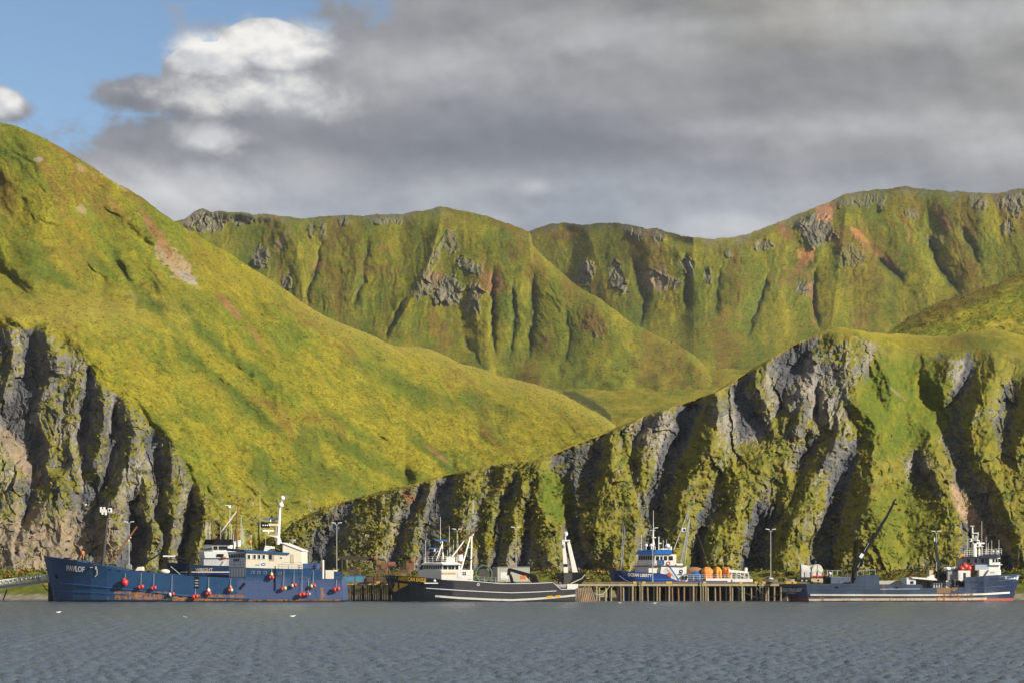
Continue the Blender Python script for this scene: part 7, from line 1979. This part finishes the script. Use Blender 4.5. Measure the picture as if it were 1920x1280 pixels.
lamp_post(1223.7, 1092, 992, 367.2, 'lamp post in front of the bright blue ship name, single head to the right', ((1, .9),))
lamp_post(1445, 1092, 994.5, 370, 'lamp post on the pier left of the tarpaulin covered trailer')
lamp_post(1755.7, 1082, 998, 384, 'lamp post behind the smaller dark crane of the slate blue ship')

# shipping container
def build_container():
    S = 372 / F_PX
    R = empty('shipping_container', at(958, 1091, 370.5), 'pale ribbed shipping container on the pier behind the black ship', 'container')
    x0, x1, h = (923 - 958) * S, (993 - 958) * S, (1091 - 1062) * S
    xe = (933 - 958) * S
    MB().plan([(xe, 0), (x1, 0), (x1, 2.6), (x0 + .1, 2.6)], .02, h).build('body', paint('container_cream', (.46, .46, .40), .05, .6), R)
    rb = MB(); n = 21
    for i in range(n):
        xx = xe + .12 + (x1 - xe - .24) * i / (n - 1); rb.box(xx - .07, xx + .07, -.05, .02, .2, h - .15)
    rb.build('side_ribs', paint('container_rib', (.50, .50, .44), .05, .6), R)
    MB().box(xe - .04, x1 + .04, -.09, .05, h - .13, h + .04).build('top_rail', GALV, R); MB().box(xe - .04, x1 + .04, -.09, .05, 0, .17).build('bottom_rail', GALV, R)
    MB().box(xe + .55, xe + 2.0, -.075, .0, .55, 1.9).build('notice_panel', COOLW, R)
    MB().plan([(x0 + .05, 2.55), (xe - .06, -.02), (xe - .01, .02), (x0 + .1, 2.6)], .1, h - .1).build('end_doors', GREYP, R)
build_container()

# crab pots and rusty junk on the left end of the pier
def build_pots():
    def pot(loc, label, w, d, h, mat):
        R = empty('crab_pot', loc, label, 'crab pot', 'crab pots stacked on the pier')
        f = MB(); e = .045
        for a in (-w / 2, w / 2):
            for b in (0, d):
                f.tube((a, b, 0), (a, b, h), e, n=5)
        for z in (e, h - e):
            for b in (0, d): f.tube((-w / 2, b, z), (w / 2, b, z), e, n=5)
            for a in (-w / 2, w / 2): f.tube((a, 0, z), (a, d, z), e, n=5)
        f.build('frame', mat, R)
        n = MB()
        for i in range(1, 7): n.tube((-w / 2 + w * i / 7, -.01, 0), (-w / 2 + w * i / 7, -.01, h), .018, n=4)
        for j in range(1, 4): n.tube((-w / 2, -.01, h * j / 4), (w / 2, -.01, h * j / 4), .018, n=4)
        n.box(-w / 2 + .15, w / 2 - .15, .3, d - .2, .08, h * .55)
        n.build('netting', paint('pot_net', (.12, .085, .06), .3, .95), R)
        return R
    S = 372 / F_PX
    labs = ['rusty crab pot on the pier beside the trawler stern, bottom row first', 'rusty crab pot second in the bottom row right of the trawler stern', 'rusty crab pot third in the bottom row, midway between trawler and black ship', 'rusty crab pot fourth in the bottom row, left of the black bow',
            'rusty crab pot fifth in the bottom row, behind the black bow tip', 'rusty crab pot last in the bottom row, against the white house of the black ship', 'brown crab pot on top of the row, nearest the trawler', 'brown crab pot on top of the row, in the middle', 'brown crab pot on top of the row, nearest the white wheelhouse']
    us = (655, 675, 695, 716, 738, 760)
    mats = [RUST, paint('brown_rust', (.12, .06, .04), .4, .9), paint('orange_rust', (.26, .10, .045), .4, .85)]
    for i, u in enumerate(us): pot(at(u, 1090, 370), labs[i], 19 * S, 1.6, (1090 - 1074) * S, mats[i % 3])
    for i, u in enumerate((664, 716, 758)): pot(at(u, 1073.8, 370), labs[6 + i], 20 * S, 1.6, (1073 - 1061) * S, mats[(i + 1) % 3])
    # wrecked winch frame
    R = empty('scrap_winch', at(690, 1074, 371.8), 'dark scrap winch and boom frame lying over the crab pots', 'winch')
    q = lambda u, v, y=0: ((u - 690) * S, y, (1074 - v) * S)
    m = MB(); m.prism([(q(624, 0)[0], q(0, 1043)[2]), (q(669, 0)[0], q(0, 1041)[2]), (q(720, 0)[0], q(0, 1047)[2]), (q(722, 0)[0], q(0, 1051)[2]), (q(690, 0)[0], q(0, 1050)[2]), (q(640, 0)[0], q(0, 1048)[2])], 1, 1.5)
    m.tube(q(640, 1075, 1.2), q(640, 1045, 1.2), .15); m.tube(q(700, 1064, 1.2), q(700, 1047, 1.2), .15); m.tube(q(660, 1072, 1.2), q(668, 1044, 1.2), .1)
    m.build('boom_frame', paint('scrap_black', (.035, .028, .024), .35, .8), R)
    d = MB(); d.tube(q(706, 1056, .2), q(712, 1056, .2), .7, n=14); d.tube(q(728, 1058, .2), q(741, 1058, .2), .55, n=14); d.ball(q(703, 1046, .4), .5); d.box(q(716, 0)[0], q(727, 0)[0], -.3, .8, q(0, 1066)[2], q(0, 1054)[2]); d.build('winch_drums', RUST, R)
    b = MB(); b.box(q(762, 0)[0], q(776, 0)[0], -.2, .9, q(0, 1067)[2], q(0, 1052)[2]); b.tube(q(766, 1054, 0), q(778, 1040, 0), .12); b.ball(q(772, 1050, 0), .5); b.build('engine_block', RUST, R)
    R2 = empty('blue_skip', at(664, 1090.5, 367.3), 'blue steel skip with teal side standing beside the trawler stern', 'skip')
    s = MB(); s.prism([(-1.6, .1), (-2.0, 1.15), (1.9, 1.15), (1.6, .1)], 0, 1.4); s.build('tub', paint('teal_blue', (.06, .20, .30), .2, .6), R2); MB().box(-2.05, 1.95, -.05, 1.45, 1.15, 1.25).build('rim', BLUE, R2)
build_pots()

# tarpaulin shelter on a flat trailer
def build_trailer():
    Y = 371.0; S = Y / F_PX
    R = empty('flatbed_trailer', at(1520, 1091.5, Y), 'flat trailer with a pale bed and red side boards under the tarpaulin hoops', 'trailer')
    q = lambda u, v: ((u - 1520) * S, (1091.5 - v) * S)
    MB().box(q(1494, 0)[0], q(1543, 0)[0], 0, 2.4, q(0, 1084.5)[1], q(0, 1081)[1]).build('bed', DTIMBER, R); MB().box(q(1521, 0)[0], q(1543, 0)[0], -.05, .1, q(0, 1090.5)[1], q(0, 1083.5)[1]).build('side_panel', paint('tan_panel', (.45, .36, .22), .05, .7), R)
    MB().box(q(1524, 0)[0], q(1544, 0)[0], -.1, 0, q(0, 1081)[1], q(0, 1078)[1]).build('red_board', RED, R)
    for u in (1504, 1512, 1534):
        w = MB(); w.tube((q(u, 0)[0], -.02, .42), (q(u, 0)[0], .3, .42), .42, n=16); wo = w.build('wheel', DARKM, R)
        MB().tube((q(u, 0)[0], -.05, .42), (q(u, 0)[0], .0, .42), .2, n=12).build('hub', GREYP, wo)
    st = MB()
    for u in (1502.5, 1512, 1523, 1533.5, 1544.5): st.box(q(u, 0)[0] - .04, q(u, 0)[0] + .04, -.12, -.04, q(0, 1082)[1], q(0, 1070)[1])
    st.build('stakes', GALV, R); rm = MB(); rm.prism([(q(1488, 0)[0], .2), (q(1494, 0)[0], q(0, 1081)[1]), (q(1498, 0)[0], q(0, 1081)[1]), (q(1492, 0)[0], .2)], .3, 2); rm.build('ramp', DARKM, R)
    T = empty('tarpaulin_shelter', at(1523.5, 1081, Y + .1), 'white tarpaulin stretched over hoops on the flat trailer, two humps, shaded side painted grey', 'shelter')
    w = lambda u: (u - 1523.5) * S
    rows = []
    H = (1081 - 1056.8) * S
    for t in np.linspace(0, 1, 13):
        u = 1503 + 30 * t
        h = H * (1 - .10 * math.sin(math.pi * t) ** 2)
        row = []
        for a in np.linspace(0, math.pi, 15):
            row.append((w(u) + .0, 1.15 - 1.15 * math.cos(a) - (1 - t) * .0, h * (math.sin(a) ** .55)))
        rows.append(row)
    MB().loft(rows).build('tarpaulin', TARP_SHADED, T, smooth=True)
    e = MB(); n = 17
    arc = [(w(1533.5) + (1 - math.cos(a)) * .5 * 10.5 * S * 2 * .5 + .0, 0, 0) for a in np.linspace(0, math.pi, n)]
    pts = []
    for a in np.linspace(0, math.pi, n):
        pts.append((w(1522) + (1 - math.cos(a)) * .5 * 21.5 * S, H * (math.sin(a) ** .5)))
    e.prism(pts, -.06, .9); eo = e.build('end_sheet', paint('sunlit_tarp', (.60, .58, .50), 0, .7, var=.3), T)  # sunlit end of the same sheet, light painted as a paler colour
    c = MB(); c.tube((w(1533), -.1, 0), (w(1533), -.1, H * .97), .03, n=5); c.chain([(w(1524), -.1, H * .25), (w(1533), -.1, H * .6), (w(1542), -.1, H * .2)], .025); c.build('tarp_seams', GALV, eo)
build_trailer()
def build_skiffs():
    for (u, v, L, lab, m) in ((1446, 1091.5, 24, 'small grey skiff lying on the pier in front of the lamp post', GALV), (1482, 1091.3, 14, 'tiny white skiff beside the trailer ramp', WHITE)):
        Y = 369.5; S = Y / F_PX
        R = empty('skiff', at(u, v, Y), lab, 'skiff')
        rows = []
        for t in np.linspace(0, 1, 9):
            x = (t - .5) * L * S; b = .75 * (1 - (1 - t) ** 3 * .95) ; top = .62 + .28 * (1 - t) ** 2
            rows.append([(x - (1 - t) * .25, -b, top), (x, -b * .7, .12), (x, 0, .04), (x, b * .7, .12), (x - (1 - t) * .25, b, top)])
        mb = MB(); mb.loft(rows); mb.add(rows[-1], [(0, 1, 2, 3, 4)]); mb.build('hull', m, R)
        s = MB(); s.box(-.3, .0, -.7, .7, .45, .5); s.box(.5, .8, -.7, .7, .45, .5); s.build('thwart', PALET, R)
        c = MB(); c.prism([(-.5, .5), (-.3, .95), (.25, .95), (.5, .5)], -.5, .5); c.build('console', COOLW, R) if L > 20 else None
build_skiffs()
def ball_light():
    R = empty('globe_lamp', at(1556, 1079.5, 369), 'pale lilac globe lamp on a short post behind the covered bin', 'lamp')
    MB().tube((0, 0, -1), (0, 0, .2), .08).build('post', GALV, R); MB().ball((0, 0, .5), .32).build('globe', paint('lilac_globe', (.60, .52, .68), 0, .4), R, smooth=True)
ball_light()

# gangway and dolphins, far left
def build_gangway():
    Y = 362.0; S = Y / F_PX
    R = empty('gangway', at(60, 1100, Y), 'grey steel lattice gangway sloping up to the bow of the blue trawler', 'gangway')
    q = lambda u, v, y=0: ((u - 60) * S, y, (1100 - v) * S)
    for yy, nm in ((-.6, 'side_truss'), (.6, 'side_truss')):
        m = MB(); u0, u1 = -40, 97
        top = lambda u: 1087.5 - (u) * 12.5 / 97; bot = lambda u: 1102 - u * 13 / 97
        m.tube(q(u0, top(u0), yy), q(u1, top(u1), yy), .09, n=6); m.tube(q(u0, bot(u0), yy), q(u1, bot(u1), yy), .11, n=6)
        u = u0
        while u < u1 - 1:
            m.tube(q(u, bot(u), yy), q(u + 4.2, top(u + 4.2), yy), .045, n=5); m.tube(q(u + 4.2, top(u + 4.2), yy), q(u + 8.4, bot(u + 8.4), yy), .045, n=5); m.tube(q(u, bot(u), yy), q(u, top(u), yy), .035, n=5); u += 8.4
        m.build(nm, COOLW, R)
    d = MB(); a, b = q(-40, 1107, -.6), q(97, 1088.5, -.6); d.add([(a[0], -.7, a[2]), (b[0], -.7, b[2]), (b[0], .7, b[2]), (a[0], .7, a[2]), (a[0], -.7, a[2] + .3), (b[0], -.7, b[2] + .3), (b[0], .7, b[2] + .3), (a[0], .7, a[2] + .3)], [(0, 1, 2, 3), (4, 7, 6, 5), (0, 4, 5, 1), (1, 5, 6, 2), (2, 6, 7, 3), (3, 7, 4, 0)]); d.build('walkway', GREYP, R)
    l = MB(); l.tube(q(13, 1104), q(6, 1124), .12); l.chain([q(80, 1094), q(86, 1104), q(96, 1109)], .1); l.tube(q(-2, 1106), q(-8, 1124), .1); l.build('support_legs', DARKM, R)
    for i, (u, lab) in enumerate(((92.5, 'black mooring pile under the gangway end, left one'), (96, 'black mooring pile under the gangway end, middle one'), (100, 'black mooring pile under the gangway end, touching the trawler stem'))):
        p = at(u, 1124, 362.4 + i * .6); t = empty('mooring_pile', (p[0], p[1], -1.5), lab, 'pile', 'black mooring piles at the gangway')
        MB().tube((0, 0, 0), (0, 0, 1.5 + 4 - .0), .22, n=10).build('pile_shaft', DTIMBER, t); MB().lathe((0, 0, 5.5), [(.24, 0), (.24, .12), (.05, .3)], 10).build('pile_cap', DARKM, t)
build_gangway()

# gulls
def gull(loc, rz, label, flying):
    R = empty('gull', loc, label, 'gull', 'gulls by the ships', rz)
    prof = [(-.30, .012, .02), (-.22, .03, .01), (-.1, .075, 0), (.02, .085, .0), (.12, .065, .03), (.17, .04, .07), (.22, .047, .1), (.27, .03, .1), (.30, .01, .095)]
    rows = []
    for px, r, dz in prof: rows.append([(px, r * math.cos(a), dz + r * math.sin(a)) for a in np.linspace(0, 2 * math.pi, 9)[:-1]])
    m = MB(); m.loft(rows, close=True); m.add(rows[0], [tuple(range(8))]); m.add(rows[-1], [tuple(range(8))])
    if flying:
        for s in (-1, 1):
            m.loft([[(.12, s * .05, .04), (-.08, s * .05, .03)], [(.16, s * .3, .2), (-.04, s * .3, .18)], [(.06, s * .62, .12), (-.06, s * .6, .11)], [(-.08, s * .75, .08), (-.1, s * .74, .08)]])
            m.loft([[(.12, s * .05, .055), (-.08, s * .05, .045)], [(.16, s * .3, .215), (-.04, s * .3, .195)], [(.06, s * .62, .13), (-.06, s * .6, .12)], [(-.08, s * .75, .085), (-.1, s * .74, .085)]])
    else:
        m.loft([[(.08, -.08, .06), (-.32, -.03, .05)], [(.08, -.05, .09), (-.32, -.01, .07)], [(.08, .05, .09), (-.32, .01, .07)], [(.08, .08, .06), (-.32, .03, .05)]])
    m.build('body', paint('gull_white', (.72, .72, .70), 0, .7, var=.05), R, smooth=True)
    MB().tube((.29, 0, .095), (.35, 0, .085), .012, .004, n=5).build('bill', YEL, R)
gull(at(160, 946, 345), .5, 'white gull gliding in front of the cliff above the foremast', True)
for u, v, rz, lab in ((110, 1147, .3, 'white gull floating on the water below the blue bow'), (347, 1156.5, 2.5, 'white gull floating below the middle of the blue trawler'), (549, 1154.5, .2, 'white gull floating below the stern half of the blue trawler'),
                      (1162, 1129.5, 2.9, 'white gull floating in front of the pier, left one'), (1228, 1130, .1, 'white gull floating in front of the pier, right one')):
    Y = F_PX * (CAM_H - .08) / (v - VH)
    gull(at(u, v, Y), rz, lab, False)

# ------------------------------------------------------------------ thin sea air
def build_haze():
    o = MB().box(-2300, 2300, -200, 3100, -7.0, 420.0).build('haze', paint('haze_tmp', (1, 1, 1)), None)
    m = bpy.data.materials.new('sea_air'); m.use_nodes = True; m.node_tree.nodes.clear()
    v = m.node_tree.nodes.new('ShaderNodeVolumePrincipled'); v.inputs['Color'].default_value = (0.80, 0.88, 1.0, 1); v.inputs['Density'].default_value = HAZE; v.inputs['Anisotropy'].default_value = 0.0
    out = m.node_tree.nodes.new('ShaderNodeOutputMaterial'); m.node_tree.links.new(v.outputs[0], out.inputs['Volume'])
    o.data.materials.clear(); o.data.materials.append(m); o['kind'] = 'stuff'; o['label'] = 'thin pale sea air over the whole bay'; o['category'] = 'haze'
    return o
HAZE = 0.00004
build_haze()
